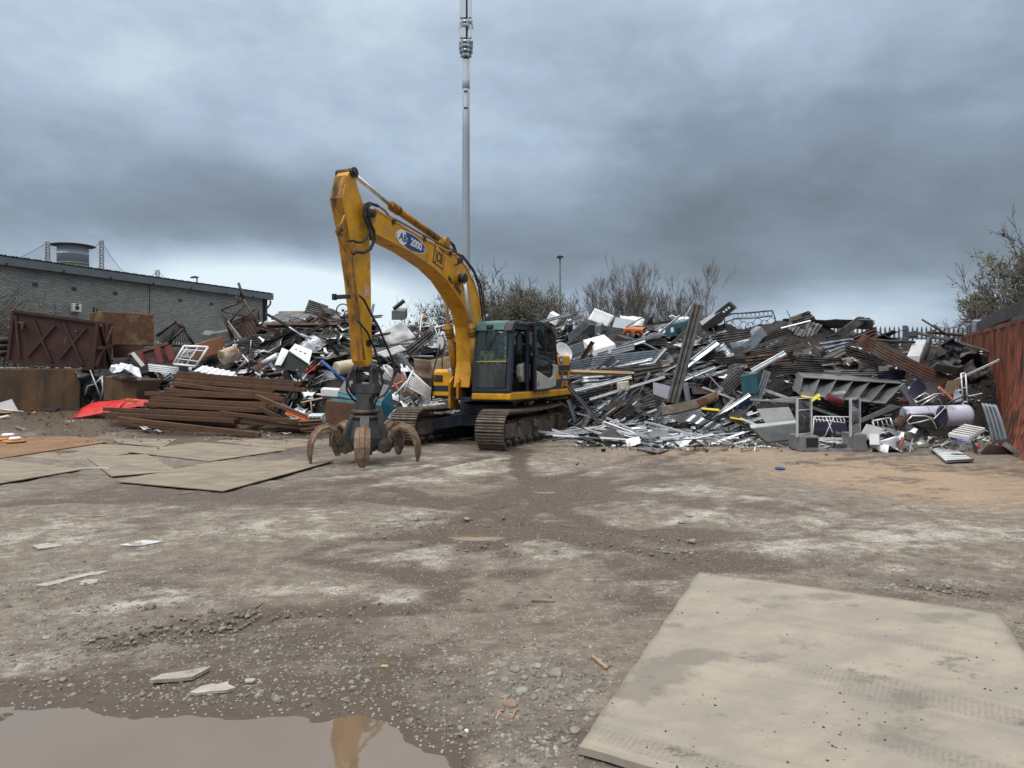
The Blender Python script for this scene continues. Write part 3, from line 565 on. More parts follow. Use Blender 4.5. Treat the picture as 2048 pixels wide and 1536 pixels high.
MUDP = [(1330, 1345, 60, 30, 1.1), (1270, 1385, 50, 26, 1.1), (1400, 1312, 60, 16, 1.1), (1215, 1430, 30, 26, .6), (1640, 1195, 110, 9, .8), (1560, 1215, 60, 9, .6), (1900, 1232, 90, 9, .9), (1860, 1247, 60, 7, .7), (1600, 1290, 90, 20, .6), (1820, 1400, 60, 30, .7), (1800, 1470, 130, 40, .7), (1530, 1320, 70, 12, .6), (1480, 1200, 60, 8, .5), (1450, 1440, 120, 26, .5), (1690, 1360, 110, 12, .6), (1960, 1330, 40, 12, .6), (1340, 1250, 30, 10, .8)]
_me = near_plate_o.data; _oc = near_plate_o.location; _vals = []
for v_ in _me.vertices:
    X_, Y_ = v_.co.x + _oc.x, v_.co.y + _oc.y; s_ = 0
    for (a_, b_, rx_, ry_, w_) in MUDP: c_ = G(a_, b_, z0); s_ += w_ * math.exp(-(((X_ - c_.x) / (rx_ / FPX * c_.y)) ** 2 + ((Y_ - c_.y) / (ry_ * c_.y ** 2 / ((CH - z0) * FPX))) ** 2))
    _vals.append(min(s_, 1.3))
_at = _me.attributes.new('mud', 'FLOAT', 'POINT'); _at.data.foreach_set('value', _vals)
cr = MB(); rg = random.Random(21)
crc = [(rg.random(), rg.random(), rg.uniform(.03, .12)) for _ in range(14)]
for _ in range(400):
    if rg.random() < .6: a = rg.choice(crc); u, v = a[0] + rg.gauss(0, a[2] * .5), a[1] + rg.gauss(0, a[2] * .5)
    else: u, v = rg.random(), rg.random()
    if not (.01 < u < .99 and .01 < v < .99): continue
    p = C_ * (1 - u) * (1 - v) + D_ * u * (1 - v) + B_ * u * v + A_ * (1 - u) * v
    rock(cr, (p.x, p.y, p.z + .011 * math.sin(u * 3.1) * math.sin(v * 2.8)), .0018 + .007 * rg.random() ** 4, .6, rg)
kind(cr.build('mud_crumbs', mat('mud_crumb', (.09, .07, .055), (.05, .04, .03), 20, .9, bump=0), recentre=False), 'stuff', 'dark mud crumbs scattered over the near steel plate')
GR = None
plate([(-70, 924), (0, 916), (218, 883), (110, 865), (40, 862), (-70, 872)], .062, .018, pm3, 'orange brown rusty plate under the yellow wheels by the left frame edge')
plate([(31, 912), (187, 887), (325, 895), (212, 914), (140, 922)], .036, .014, pm2, 'half buried brown plate just before the orange brown rusty plate')
plate([(256, 903), (397, 884), (581, 898), (419, 922)], .060, .018, pm2, 'wide grey tan plate with a bluish stain behind the long pointed plate')
plate([(173, 914), (294, 908), (355, 941), (223, 952)], .050, .015, pm2, 'small squarish tan plate left of the long pointed plate')
plate([(232, 962), (431, 922), (668, 921), (447, 981)], .066, .018, pm2, 'long pointed tan plate nearest the grapple')
plate([(-60, 976), (164, 938), (60, 925), (-60, 932)], .062, .018, pm2, 'pale plate corner with a dark edge at the left frame edge, lowest there')
plate([(205, 868), (328, 862), (353, 878), (325, 894), (240, 886)], .038, .014, pm2, 'dirty brown plate just before the stacked brown beams')
plate([(430, 882), (560, 866), (660, 864), (690, 885), (560, 897)], .038, .015, pm2, 'plate between the stacked brown beams and the grapple')
plate([(-60, 940), (0, 934), (60, 926), (0, 920), (-60, 922)], .038, .014, pm2, 'narrow pale plate sliver at the left frame edge before the rusty plate')

# ------------------------------------------------------------------ brick building on the left
brk = bpy.data.materials.new('grey_brick'); brk.use_nodes = True; t = brk.node_tree; b = t.nodes['Principled BSDF']
tc = t.nodes.new('ShaderNodeTexCoord'); sp_ = t.nodes.new('ShaderNodeSeparateXYZ'); t.links.new(tc.outputs['Object'], sp_.inputs[0])
cb = t.nodes.new('ShaderNodeCombineXYZ'); t.links.new(sm(t, 'ADD', sp_.outputs[0], sp_.outputs[1]), cb.inputs[0]); t.links.new(sp_.outputs[2], cb.inputs[1])
bt = t.nodes.new('ShaderNodeTexBrick'); bt.inputs['Scale'].default_value = 1; bt.inputs['Brick Width'].default_value = .225; bt.inputs['Row Height'].default_value = .0765
bt.inputs['Mortar Size'].default_value = .009; bt.inputs['Color1'].default_value = (.34, .355, .335, 1); bt.inputs['Color2'].default_value = (.245, .262, .246, 1); bt.inputs['Mortar'].default_value = (.06, .066, .064, 1); bt.inputs['Bias'].default_value = -.1
t.links.new(cb.outputs[0], bt.inputs['Vector'])
nn_ = t.nodes.new('ShaderNodeTexNoise'); nn_.inputs['Scale'].default_value = .8; nn_.inputs['Detail'].default_value = 6; t.links.new(tc.outputs['Object'], nn_.inputs['Vector'])
hs = t.nodes.new('ShaderNodeHueSaturation'); t.links.new(bt.outputs['Color'], hs.inputs['Color']); t.links.new(sm(t, 'ADD', sm(t, 'MULTIPLY', nn_.outputs[0], .9), .55), hs.inputs['Value'])
t.links.new(hs.outputs[0], b.inputs['Base Color']); b.inputs['Roughness'].default_value = .85
bp = t.nodes.new('ShaderNodeBump'); bp.inputs['Strength'].default_value = .6; bp.inputs['Distance'].default_value = .01; bp.invert = True; t.links.new(bt.outputs['Fac'], bp.inputs['Height']); t.links.new(bp.outputs[0], b.inputs['Normal'])
fasm = mat('grey_fascia', (.15, .185, .20), (.12, .15, .165), 1.2, .5, dirt=(.07, .08, .08), dlo=.55, dhi=.75, streak=(.6, .6, 3), bump=.05)
roofm = mat('mossy_roof_sheet', (.07, .072, .065), (.035, .036, .034), 3, .85, bump=.3)
bu = Vector((.3876, 1, 0)).normalized(); bl = math.sqrt(1 + .3876 ** 2)
bld = empty('brick_building', (-18.5, 29, .2), math.atan2(bu.y, bu.x), 'long low grey brick building with a metal fascia behind the left heap', 'building')
# local x along the wall away from the camera, local y to its left (inwards); the yard side is y = 0
x0, x1 = -9.0, 12.05 * bl
m = MB(); m.bb((x0, 0, -.4), (x1 - .02, .3, 5.52)); m.bb((x1 - .32, .3, -.4), (x1 - .02, 12, 5.52)); m.bb((x0, .3, -.4), (x0 + .3, 12, 5.52)); m.bb((x0 + .3, 11.7, -.4), (x1 - .32, 12, 5.52)); m.build('wall', brk, bld)
m = MB(); m.bb((x0 - .3, -.22, 5.44), (x1 + .22, -.17, 5.75)); m.bb((x0 - .3, -.17, 5.47), (x1 + .22, -.002, 5.50)); m.bb((x1 + .17, -.17, 5.44), (x1 + .22, 12.2, 5.75)); m.build('fascia', fasm, bld)
m = MB(); nr = 150
for i in range(nr):
    xa = x0 - .3 + (x1 - x0 + .5) * i / nr; xb = x0 - .3 + (x1 - x0 + .5) * (i + 1) / nr; xm = (xa + xb) / 2; zz = .03 + .015 * math.sin(i * 2.1)
    for (p, q, h0, h1) in ((xa, xm, 0, zz), (xm, xb, zz, 0)):
        m.add([(p, -.24, 5.76 + h0), (q, -.24, 5.76 + h1), (q, 12.2, 6.55 + h1), (p, 12.2, 6.55 + h0), (p, -.24, 5.79 + h0), (q, -.24, 5.79 + h1), (q, 12.2, 6.58 + h1), (p, 12.2, 6.58 + h0)], [(0, 3, 2, 1), (4, 5, 6, 7), (0, 1, 5, 4), (2, 3, 7, 6), (1, 2, 6, 5), (3, 0, 4, 7)])
m.build('roof', roofm, bld)
for i, xx in enumerate((-.9, 2.0, 4.7, 7.4, 9.9, 11.9, 12.8)):
    pass
for px in (5, 120, 214, 300, 375, 446, 500):
    k = (px - 1024) / FPX; tt = (k * 29 + 18.5) / (.3876 - k); xx = tt * bl
    m = MB(); m.bb((xx - .035, -.25, 5.42), (xx + .035, -.222, 5.52)); m.build('gutter_bracket', black, bld)
m = MB()
for px in (70, 148, 230, 360, 423):
    k = (px - 1024) / FPX; tt = (k * 29 + 18.5) / (.3876 - k); xx = tt * bl
    m = MB(); m.bb((xx - .11, -.012, 4.78), (xx + .11, -.002, 4.93))
    for q_ in range(4): m.bb((xx - .1, -.018, 4.80 + q_ * .033), (xx + .1, -.0125, 4.81 + q_ * .033))
    m.build('air_brick', mat('air_brick_dark', (.07, .075, .07), None, 4) if 'air_brick_dark' not in MATS else MATS['air_brick_dark'], bld)
k = (299 - 1024) / FPX; xx = (k * 29 + 18.5) / (.3876 - k) * bl
m = MB(); m.bb((xx - .02, -.012, -.3), (xx + .02, -.002, 5.44)); m.build('movement_joint', black, bld)
m = MB(); m.tube([(x1 - .25, -.1, 5.42), (x1 - .25, -.1, .2)], .05, 10); m.tube([(x1 + .1, -.1, 5.40), (x1 + .1, -.1, 5.2), (x1 - .1, -.1, 5.0), (x1 - .25, -.1, 4.9)], .05, 10); m.bb((x1 - .40, -.06, .2), (x1 - .30, -.003, 5.40)); m.build('downpipe', black, bld)
def wx(px): k = (px - 1024) / FPX; return (k * 29 + 18.5) / (.3876 - k) * bl
xa = wx(149); al = empty('alarm_box', bld.matrix_basis @ Vector((xa, -.16, 3.9)), math.atan2(bu.y, bu.x), 'small cream alarm box with a black diamond high on the brick wall', 'alarm box')
m = MB(); m.bb((-.2, -.0, 0), (.2, .155, .34)); m.build('housing', decalwhite, al, bevel=.02)
m = MB(); m.add([(-.12, -.004, .17), (0, -.004, .05), (.12, -.004, .17), (0, -.004, .29)], [(0, 1, 2, 3)]); m.add([(-.05, -.007, .17), (0, -.007, .12), (.05, -.007, .17), (0, -.007, .22)], [(0, 1, 2, 3)]); m.bb((-.1, -.006, .30), (.1, -.001, .33)); m.build('emblem', decalblack, al)

dv = empty('roof_vent', W(146, 533, 32), 0, 'fat round galvanised roof vent with a flat conical hat above the brick building', 'roof vent')
vz = .92; m = MB(); m.lathe([(.62, -.45), (.62, .0), (.62, .1), (.628, .10), (.628, .13)], 32); m.build('collar', slabm, dv)
m = MB(); m.lathe([(.615, .13), (.615, .5), (.635, .51), (.635, .54), (.615, .55), (.61, vz)], 32); m.build('drum', mat('zinc_drum', (.60, .66, .72), (.42, .47, .52), 14, .55, .2, bump=.1), dv)
m = MB(); m.lathe([(.88, vz - .02), (.88, vz), (.3, vz + .10), (.01, vz + .12)], 32); m.build('hat', oldsteel, dv)

# ------------------------------------------------------------------ far things
def lattice(px, ytop, D, w, label, ybot=735, group='lattice net masts behind the brick building'):
    p = W(px, HY, D); H = CH + (HY - ytop) / FPX * D; o = empty('lattice_mast', (p.x, p.y, 0), R(20), label, 'mast', group)
    m = MB()
    for a, b_ in ((-1, -1), (1, -1), (1, 1), (-1, 1)): m.tube([(a * w / 2, b_ * w / 2, 0), (a * w / 2 * .85, b_ * w / 2 * .85, H)], .075, 4)
    m.build('leg_frame', mat('mast_steel', (.20, .22, .24), None, 3, .6, bump=0) if 'mast_steel' not in MATS else MATS['mast_steel'], o)
    m = MB(); n = int(H / (w * 1.1)); c = [(-1, -1), (1, -1), (1, 1), (-1, 1)]
    for i in range(n):
        for k in range(4):
            a, b_ = c[k], c[(k + 1) % 4]; z0, z1 = H * i / n, H * (i + 1) / n
            if (i + k) % 2: a, b_ = b_, a
            m.tube([(a[0] * w / 2, a[1] * w / 2, z0), (b_[0] * w / 2, b_[1] * w / 2, z1)], .05, 3)
            if i % 2: m.tube([(c[k][0] * w / 2, c[k][1] * w / 2, z1), (c[(k + 1) % 4][0] * w / 2, c[(k + 1) % 4][1] * w / 2, z1)], .035, 3)
    m.build('bracing', MATS['mast_steel'], o); return Vector((p.x, p.y, H))
T0 = W(-160, 480, 100); t1 = lattice(95, 484, 100, .5, 'grey lattice mast close to the left of the round roof vent'); t2 = lattice(203, 481, 100, .5, 'tallest grey lattice mast just right of the round roof vent'); t3 = lattice(315, 540, 130, .6, 'short distant lattice mast above the middle of the brick roof')
netm = bpy.data.materials.new('net'); netm.use_nodes = True; _t = netm.node_tree; _o = _t.nodes['Material Output']; _a = _t.nodes.new('ShaderNodeBsdfTransparent'); _b = _t.nodes.new('ShaderNodeBsdfDiffuse'); _b.inputs[0].default_value = (.1, .11, .12, 1); _m = _t.nodes.new('ShaderNodeMixShader'); _m.inputs[0].default_value = .13; L(_t, _a, 0, _m, 1); L(_t, _b, 0, _m, 2); L(_t, _m, 0, _o, 0)
def net(a, b_, sag, label, drop=12):
    m = MB(); n = 16; P = [a.lerp(b_, i / n) - Vector((0, 0, 4 * sag * (i / n) * (1 - i / n))) for i in range(n + 1)]
    m.tube(P, .035, 3); 
    m2 = MB(); m2.add([tuple(p) for p in P] + [(p.x, p.y, max(2, p.z - drop)) for p in P], [(i, i + 1, i + 2 + n, i + 1 + n) for i in range(n)])
    r = empty('safety_net', (a + b_) / 2 - Vector((0, 0, ((a + b_) / 2).z)), 0, label, 'net', 'netting hung between the lattice masts')
    for nme, mm, ma in (('cable', m, oldsteel), ('netting', m2, netm)):
        mm.v = [tuple(Vector(v) - r.location) for v in mm.v]; mm.build(nme, ma, r)
net(T0, t1, 3.2, 'faint ball netting sagging from the frame edge to the first lattice mast')
net(t1, t2, 2.0, 'faint ball netting sagging between the two tall lattice masts')
net(t2, t3, 3.4, 'faint ball netting dropping from the tallest mast to the short one')
net(t3, W(420, 640, 150), .6, 'faint ball netting falling away beyond the short mast')

tm = empty('telecom_mast', (W(932, 700, 42).x, 42, .3), 0, 'tall plain grey telecom pole with antenna collars behind the excavator', 'mast')
polem = mat('mast_grey', (.32, .365, .41), (.28, .325, .37), .4, .5, bump=0)
def mz(py): return CH + (HY - py) / FPX * 42 - .3
m = MB(); m.lathe([(.26, 0), (.235, 4), (.215, mz(270)), (.20, mz(120))], 24); m.build('pole', polem, tm)
m = MB(); m.lathe([(.212, mz(178)), (.222, mz(178) + .01), (.222, mz(160)), (.212, mz(160) + .01)], 24)
m.build('sleeve', polem, tm)
for (py) in (185, 218):
    m = MB(); m.bb((-.11, -.235, mz(py) - .03), (.11, -.19, mz(py) + .03)); m.build('climbing_bracket', black, tm)
for i, (y0_, y1_, r_) in enumerate(((115, 108, .27), (107, 100, .34), (98, 91, .36), (90, 83, .36), (58, 51, .37), (50, 43, .34))):
    m = MB(); m.lathe([(r_ * .8, mz(y0_)), (r_, mz(y0_) + .03), (r_, mz(y1_) - .03), (r_ * .8, mz(y1_))], 12, Matrix.Rotation(.3 * i, 4, 'Z')); 
    for k in range(6): a = k * 1.05 + i; m.bb((r_ * math.cos(a) - .05, r_ * math.sin(a) - .05, mz(y0_)), (r_ * math.cos(a) + .05, r_ * math.sin(a) + .05, mz(y1_)))
    m.build('clamp_ring', galv if i % 2 else polem, tm)
m = MB(); m.lathe([(.1, mz(120)), (.1, mz(-90))], 10); m.build('inner_pole', black, tm)
for i, (a, w_) in enumerate(((-.17, .36), (.24, .2))):
    for (yb, yt) in ((80, 55), (40, -80)):
        m = MB(); m.bb((a - w_ / 2, -.30, mz(yb)), (a + w_ / 2, -.12, mz(yt))); m.build('antenna_panel', mat('antenna_pale', (.55, .62, .68), (.5, .57, .63), 1, .5, bump=0) if 'antenna_pale' not in MATS else MATS['antenna_pale'], tm, bevel=.02)
def street_lamp(px, ytop, D, label, arm=(-.5, .5)):
    p = W(px, HY, D); H = CH + (HY - ytop) / FPX * D; o = empty('street_lamp', (p.x, p.y, 0), 0, label, 'lamp')
    m = MB(); m.tube([(0, 0, 0), (0, 0, H * .4), (0, 0, H)], [.11, .09, .06], 10); m.build('post', oldsteel, o)
    m = MB(); m.prism([(arm[0], H - .02), (arm[1], H + .02), (arm[1], H + .10), (arm[0] * .2, H + .16), (arm[0], H + .08)], -.14, .14); m.build('lamp_head', black, o)
street_lamp(1120, 516, 48, 'slim grey lamp post with a flat head rising from the bushes', (-.22, .22))
street_lamp(394, 556, 60, 'lamp post head peeping over the brick building roof', (-.5, .1))

# ------------------------------------------------------------------ red shed (corrugated container) on the right
shd = bpy.data.materials.new('streaked_red_cladding'); shd.use_nodes = True
shedm = mat('streaked_red_paint', (.215, .042, .022), (.125, .030, .018), 1.3, .65, bump=.25, dirt=(.035, .020, .015), dscale=2.3, dlo=.46, dhi=.58, streak=(5, 5, .3), c3=(.30, .085, .038))
sdx = Vector((.469, 1, 0)).normalized(); sl = math.sqrt(1 + .469 ** 2)
shed = empty('red_shed', (11.37, 16.1, 0), math.atan2(sdx.y, sdx.x), 'streaked red corrugated container shed bulging at the foot, closing the yard', 'shed')
sx0, sx1, sh = -5.4, 8.96 * sl, 2.80
m = MB(); pitch = .20; prof = [(0, 0), (.055, 0), (.085, .042), (.155, .042), (.185, 0)]; cols = []
x = sx0
while x < sx1:
    for a, b_ in prof: cols.append((x + a, b_))
    x += pitch
rows = 26
def bulge(x, z):
    f = max(0, 1 - z / 2.2); k = float(sstep(3.2, -1.5, x)); return .42 * f * f * k + .05 * math.sin(x * 1.7 + z) * f + .012 * math.sin(x * 5.3) + .10 * math.exp(-((x - .3) / .7) ** 2) * f
for j in range(rows + 1):
    z = sh * j / rows
    for (cx_, d_) in cols: m.v.append((cx_ - .18 * max(0, 1 - z / 1.6) ** 2 * float(sstep(2.5, -1, cx_)), d_ + bulge(cx_, z), z))
nc = len(cols)
for j in range(rows):
    for i in range(nc - 1): m.f.append((j * nc + i, j * nc + i + 1, (j + 1) * nc + i + 1, (j + 1) * nc + i)); m.sm.append(False)
o = m.build('cladding', shedm, shed); s_ = o.modifiers.new('t', 'SOLIDIFY'); s_.thickness = .012; s_.offset = -1
m = MB(); m.bb((sx0, -.05, sh), (sx1, .055, sh + .10)); m.build('top_rail', shedm, shed)
m = MB(); m.bb((sx1, -.05, 0), (sx1 + .1, .05, sh + .1)); m.bb((sx1, -2.6, 0), (sx1 + .06, -.06, sh)); m.bb((sx0, -2.6, sh + .03), (sx1, -.06, sh + .07)); m.bb((sx0 - .08, -2.66, -.05), (sx1 + .07, -2.605, sh + .07)); m.bb((sx0 - .08, -2.6, -.05), (sx0 - .02, .10, sh + .1)); m.build('end_frame', shedm, shed)
gut = empty('roof_gutter', shed.matrix_basis @ Vector((4, -.3, sh + .1)), shed.rotation_euler.z, 'long grey box gutter lying along the edge of the red shed roof', 'gutter')
m = MB(); m.prism([(-8.2, .22), (4.3, .06), (4.3, .36), (2, .46), (-3, .52), (-8.2, .62)], -.08, .10); m.build('trough', darksheet, gut, bevel=.02)
m = MB(); m.prism([(-8.2, .02), (-1.5, .01), (-2.2, .12), (-5, .16), (-8.2, .2)], -.06, .2); m.build('torn_felt', tarp, gut)
m = MB(); m.bb((4.32, -.15, -.02), (4.6, .2, .45)); m.build('end_bracket', galv, gut, bevel=.02)
m = MB(); 
for i in range(12):
    for j in range(8):
        xx, yy = -7.5 + i * .95, -.5 - j * .32; m.v.append((xx, yy, .48 + .14 * math.sin(i * 1.3 + j * .5) + .10 * math.sin(j * 1.7) + .25 * math.sin(i / 11 * 3.14)))
m.f += [(j + 8 * i, j + 8 * i + 1, j + 8 * i + 9, j + 8 * i + 8) for i in range(11) for j in range(7)]; m.sm += [True] * 77
o = m.build('roofing_felt', tarp, None, recentre=False); o.matrix_basis = gut.matrix_basis.copy(); tag(o, 'crumpled black roofing felt heaped on the red shed behind the gutter', 'roofing felt')
s_ = o.modifiers.new('t', 'SOLIDIFY'); s_.thickness = .03

# ------------------------------------------------------------------ palisade fences
def palisade(a, b_, zb, h, label, pitch=.165, posts=3, hook=False):
    a, b_ = Vector(a), Vector(b_); u = (b_ - a); Ln = u.length; u.normalize()
    o = empty('palisade_fence', (a.x, a.y, zb), math.atan2(u.y, u.x), label, 'fence')
    m = MB(); n = int(Ln / pitch)
    for i in range(n):
        x = i * pitch
        if hook:
            m.tube([(x, 0, 0), (x, 0, h - .2), (x + .02, -.06, h - .08), (x + .05, -.14, h)], [.03, .03, .02, .004], 4)
        else: m.prism([(x, 0), (x + .07, 0), (x + .07, h - .12), (x + .055, h - .07), (x + .035, h), (x + .015, h - .07), (x, h - .12)], -.006, .006)
    m.build('pales', galv, o)
    for z in (.4, h - .45): m = MB(); m.bb((0, .012, z), (Ln, .05, z + .05)); m.build('rail', galv, o)
    for i in range(posts): x = Ln * (i + .5) / posts; m = MB(); m.bb((x - .06, .05, 0), (x + .06, .17, h + .02)); m.build('post', galv, o)
palisade((W(1480, 700, 25).x, 25, 0), (W(2010, 700, 25.5).x, 25.5, 0), .75, 2.50, 'spiked grey palisade fence behind the right heap', .165, 4)
pa = bld.matrix_basis @ Vector((1, -1.6, 0)); pb_ = bld.matrix_basis @ Vector((12.4, -1.6, 0))
palisade((pa.x, pa.y, 0), (pb_.x, pb_.y, 0), .6, 2.35, 'old palisade fence with curled tips at the foot of the brick wall', .17, 5, True)

# ------------------------------------------------------------------ trees and bushes
barkm = mat('dark_bark', (.070, .058, .048), (.04, .033, .028), 8, .9, bump=0)
twigm = mat('twig_brown', (.165, .145, .122), (.095, .082, .07), 8, .9, bump=0)
leafm = mat('dull_leaf', (.125, .150, .075), (.070, .085, .045), 3, .7, bump=0)
leafg = mat('olive_leaf', (.085, .115, .038), (.05, .07, .025), 3, .7, bump=0)
leafd = mat('dried_flower', (.030, .022, .020), (.02, .016, .014), 3, .9, bump=0)
def tree(name, base, label, cat, stems, H, spread, depth=5, r0=.07, leaves=None, leafn=0, leafsize=.05, seed=1, group=None, lean=(0, 0), start=.0, up=.35, kids=3, wob=.16, leaf_lvl=2, ang=.55, stage=.62, rmin=.011):
    q = random.Random(seed); o = empty(name, base, 0, label, cat, group); tr = MB(); tw = MB(); lf = MB(); tips = []
    def grow(p, d_, ln, r, dep):
        n = 4; P = [p]; dd = d_.copy()
        for i in range(n):
            dd = (dd + Vector((q.gauss(0, wob), q.gauss(0, wob), q.gauss(0, wob) + up * .12))).normalized(); P.append(P[-1] + dd * ln / n)
        rs = [r * (1 - .42 * i / n) for i in range(n + 1)]
        (tr if dep >= depth - 1 else tw).tube(P, rs, 5 if dep >= depth - 1 else 3, cap=False)
        if dep < leaf_lvl + 1: tips.extend(P[1:])
        if dep == 0: return
        for k in range(kids if dep > 1 else kids + 1):
            i = q.choice((2, 3, 4, 4)); a = q.uniform(0, 6.28); e = dd.orthogonal().normalized(); f = dd.cross(e)
            nd = (dd + (e * math.cos(a) + f * math.sin(a)) * q.uniform(.4, 1.1) * ang * 1.3 + Vector((0, 0, up * .5))).normalized()
            grow(P[i], nd, ln * q.uniform(stage - .08, stage + .14), max(rs[i] * .62, rmin), dep - 1)
    for s_ in range(stems):
        a = 2 * math.pi * s_ / stems + q.uniform(-.3, .3); t_ = q.uniform(.3, 1) * spread / H if stems > 1 else .05
        d_ = Vector((math.cos(a) * t_ + lean[0], math.sin(a) * t_ + lean[1], 1)).normalized()
        grow(Vector((q.gauss(0, .15) * (stems > 1), q.gauss(0, .15) * (stems > 1), start)), d_, H * .36 * q.uniform(.8, 1.1), r0 * q.uniform(.7, 1), depth)
    tr.build('trunk', barkm, o); tw.build('crown', twigm, o)
    if leaves:
        for _ in range(leafn):
            p = q.choice(tips) + Vector((q.gauss(0, .06), q.gauss(0, .06), q.gauss(0, .06))); a = Vector((q.gauss(0, 1), q.gauss(0, 1), q.gauss(0, .7))).normalized(); b_ = a.orthogonal().normalized(); s = leafsize * q.uniform(.5, 1.3)
            lf.add([p, p + (a * .5 + b_ * .28) * s, p + a * s, p + (a * .5 - b_ * .28) * s], [(0, 1, 2, 3)])
        lf.build('leaves', leaves, o)
    return o
tree('bare_tree', (W(1255, 700, 33).x, 33, .4), 'broad bare tree fanning up behind the white appliances', 'tree', 17, 6.3, 4.4, 5, .06, seed=4, up=.42, kids=3, wob=.07, ang=.46, stage=.62, rmin=.0055)
tree('bare_tree', (W(1358, 700, 34).x, 34, .4), 'narrower bare tree between the broad bare tree and the upright channel', 'tree', 10, 6.3, 2.4, 5, .05, leafg, 350, .06, seed=9, up=.45, kids=3, wob=.07, ang=.44, stage=.62, rmin=.0055)
for i, (px, D, H, s_, lab) in enumerate([(985, 30, 6.3, 2.6, 'tall straggly bush touching the excavator boom, dotted with dark seed heads'), (1040, 31, 5.6, 2.8, 'dense olive bush right behind the excavator cab roof'), (1100, 32, 5.4, 2.8, 'leafy bush around the foot of the lamp post'), (1165, 32, 5.0, 2.4, 'low leafy bush left of the broad bare tree')]):
    tree('bush', (W(px, 700, D).x, D, .3), lab, 'bush', 9, H, s_, 4, .04, leafm, 5200 if i else 3200, .085, seed=20 + i, up=.25, kids=4, ang=.7, leaf_lvl=3)
tree('bush', (W(1075, 700, 36).x, 36, .3), 'bare thorny bush showing above the leafy bushes left of the lamp post', 'bush', 8, 7.2, 3.6, 4, .04, leafm, 1500, .08, seed=31, up=.3, kids=4, ang=.6)
for i, (px, D) in enumerate(((835, 29), (862, 29.5), (888, 30))):
    o = tree('buddleia', (W(px, 700, D).x, D, .5), ('leftmost', 'middle', 'rightmost')[i] + ' of three wispy buddleias with dead flower heads left of the boom', 'shrub', 6, 4.9, 1.7, 3, .014, leafd, 260, .13, seed=50 + i, up=.3, kids=3, wob=.10, ang=.45, group=None, rmin=.006)
tree('scrub_tree', (W(2150, 700, 24).x, 24, .2), 'tall scrubby tree with dead flower heads overhanging the red shed', 'tree', 10, 7.4, 3.6, 5, .09, leafd, 1200, .16, seed=71, up=.25, kids=3, ang=.6, lean=(-.22, 0))
tree('evergreen_tree', (W(2105, 700, 27).x, 27, .2), 'dense green leafy crown behind the red shed roof', 'tree', 10, 7.2, 3.2, 5, .07, leafg, 34000, .13, seed=73, up=.2, kids=3, ang=.6, leaf_lvl=3)
tree('thorn_bush', (W(1985, 700, 27.5).x, 27.5, .4), 'bare twisted thorn bush behind the corner of the red shed', 'bush', 10, 4.6, 3.2, 5, .035, leafd, 200, .05, seed=77, up=.05, kids=3, wob=.3, ang=.8)
tree('bramble_bush', (W(60, 700, 26).x, 26, .6), 'bare tangled bramble rising behind the maroon skip against the brick wall', 'bush', 10, 5.8, 4.0, 4, .02, leafd, 500, .07, seed=81, up=.05, kids=3, wob=.28, ang=.8)
tree('bramble_bush', (W(-70, 700, 25).x, 25, .6), 'bramble at the left frame edge beside the brick wall', 'bush', 8, 5.6, 3.0, 4, .02, leafd, 300, .06, seed=82, up=.05, kids=3, wob=.28, ang=.8)
# ------------------------------------------------------------------ the excavator
S = Vector((-.62, 17.75, 0)); HEAD = R(26); fx_, fy_ = -math.sin(HEAD), -math.cos(HEAD)
ex = empty('excavator', S, math.atan2(fy_, fx_), 'yellow tracked excavator with a five tined scrap grapple parked before the heap', 'excavator')
def pl(px, py, l):                    # a point of the machine seen at (px,py), lying l metres to the machine's left of its centre line
    k = (px - 1024) / FPX; lx, ly = -fy_, fx_          # machine-left
    u = (k * (S.y + l * ly) - (S.x + l * lx)) / (fx_ - k * fy_); Y = S.y + l * ly + u * fy_
    return (u, CH + (HY - py) / FPX * Y)
def pl3(px, py, l): u, z = pl(px, py, l); return Vector((u, l, z))
def EX(mb, name, m, parent=None, bevel=0): return mb.build(name, m, parent or ex, bevel)
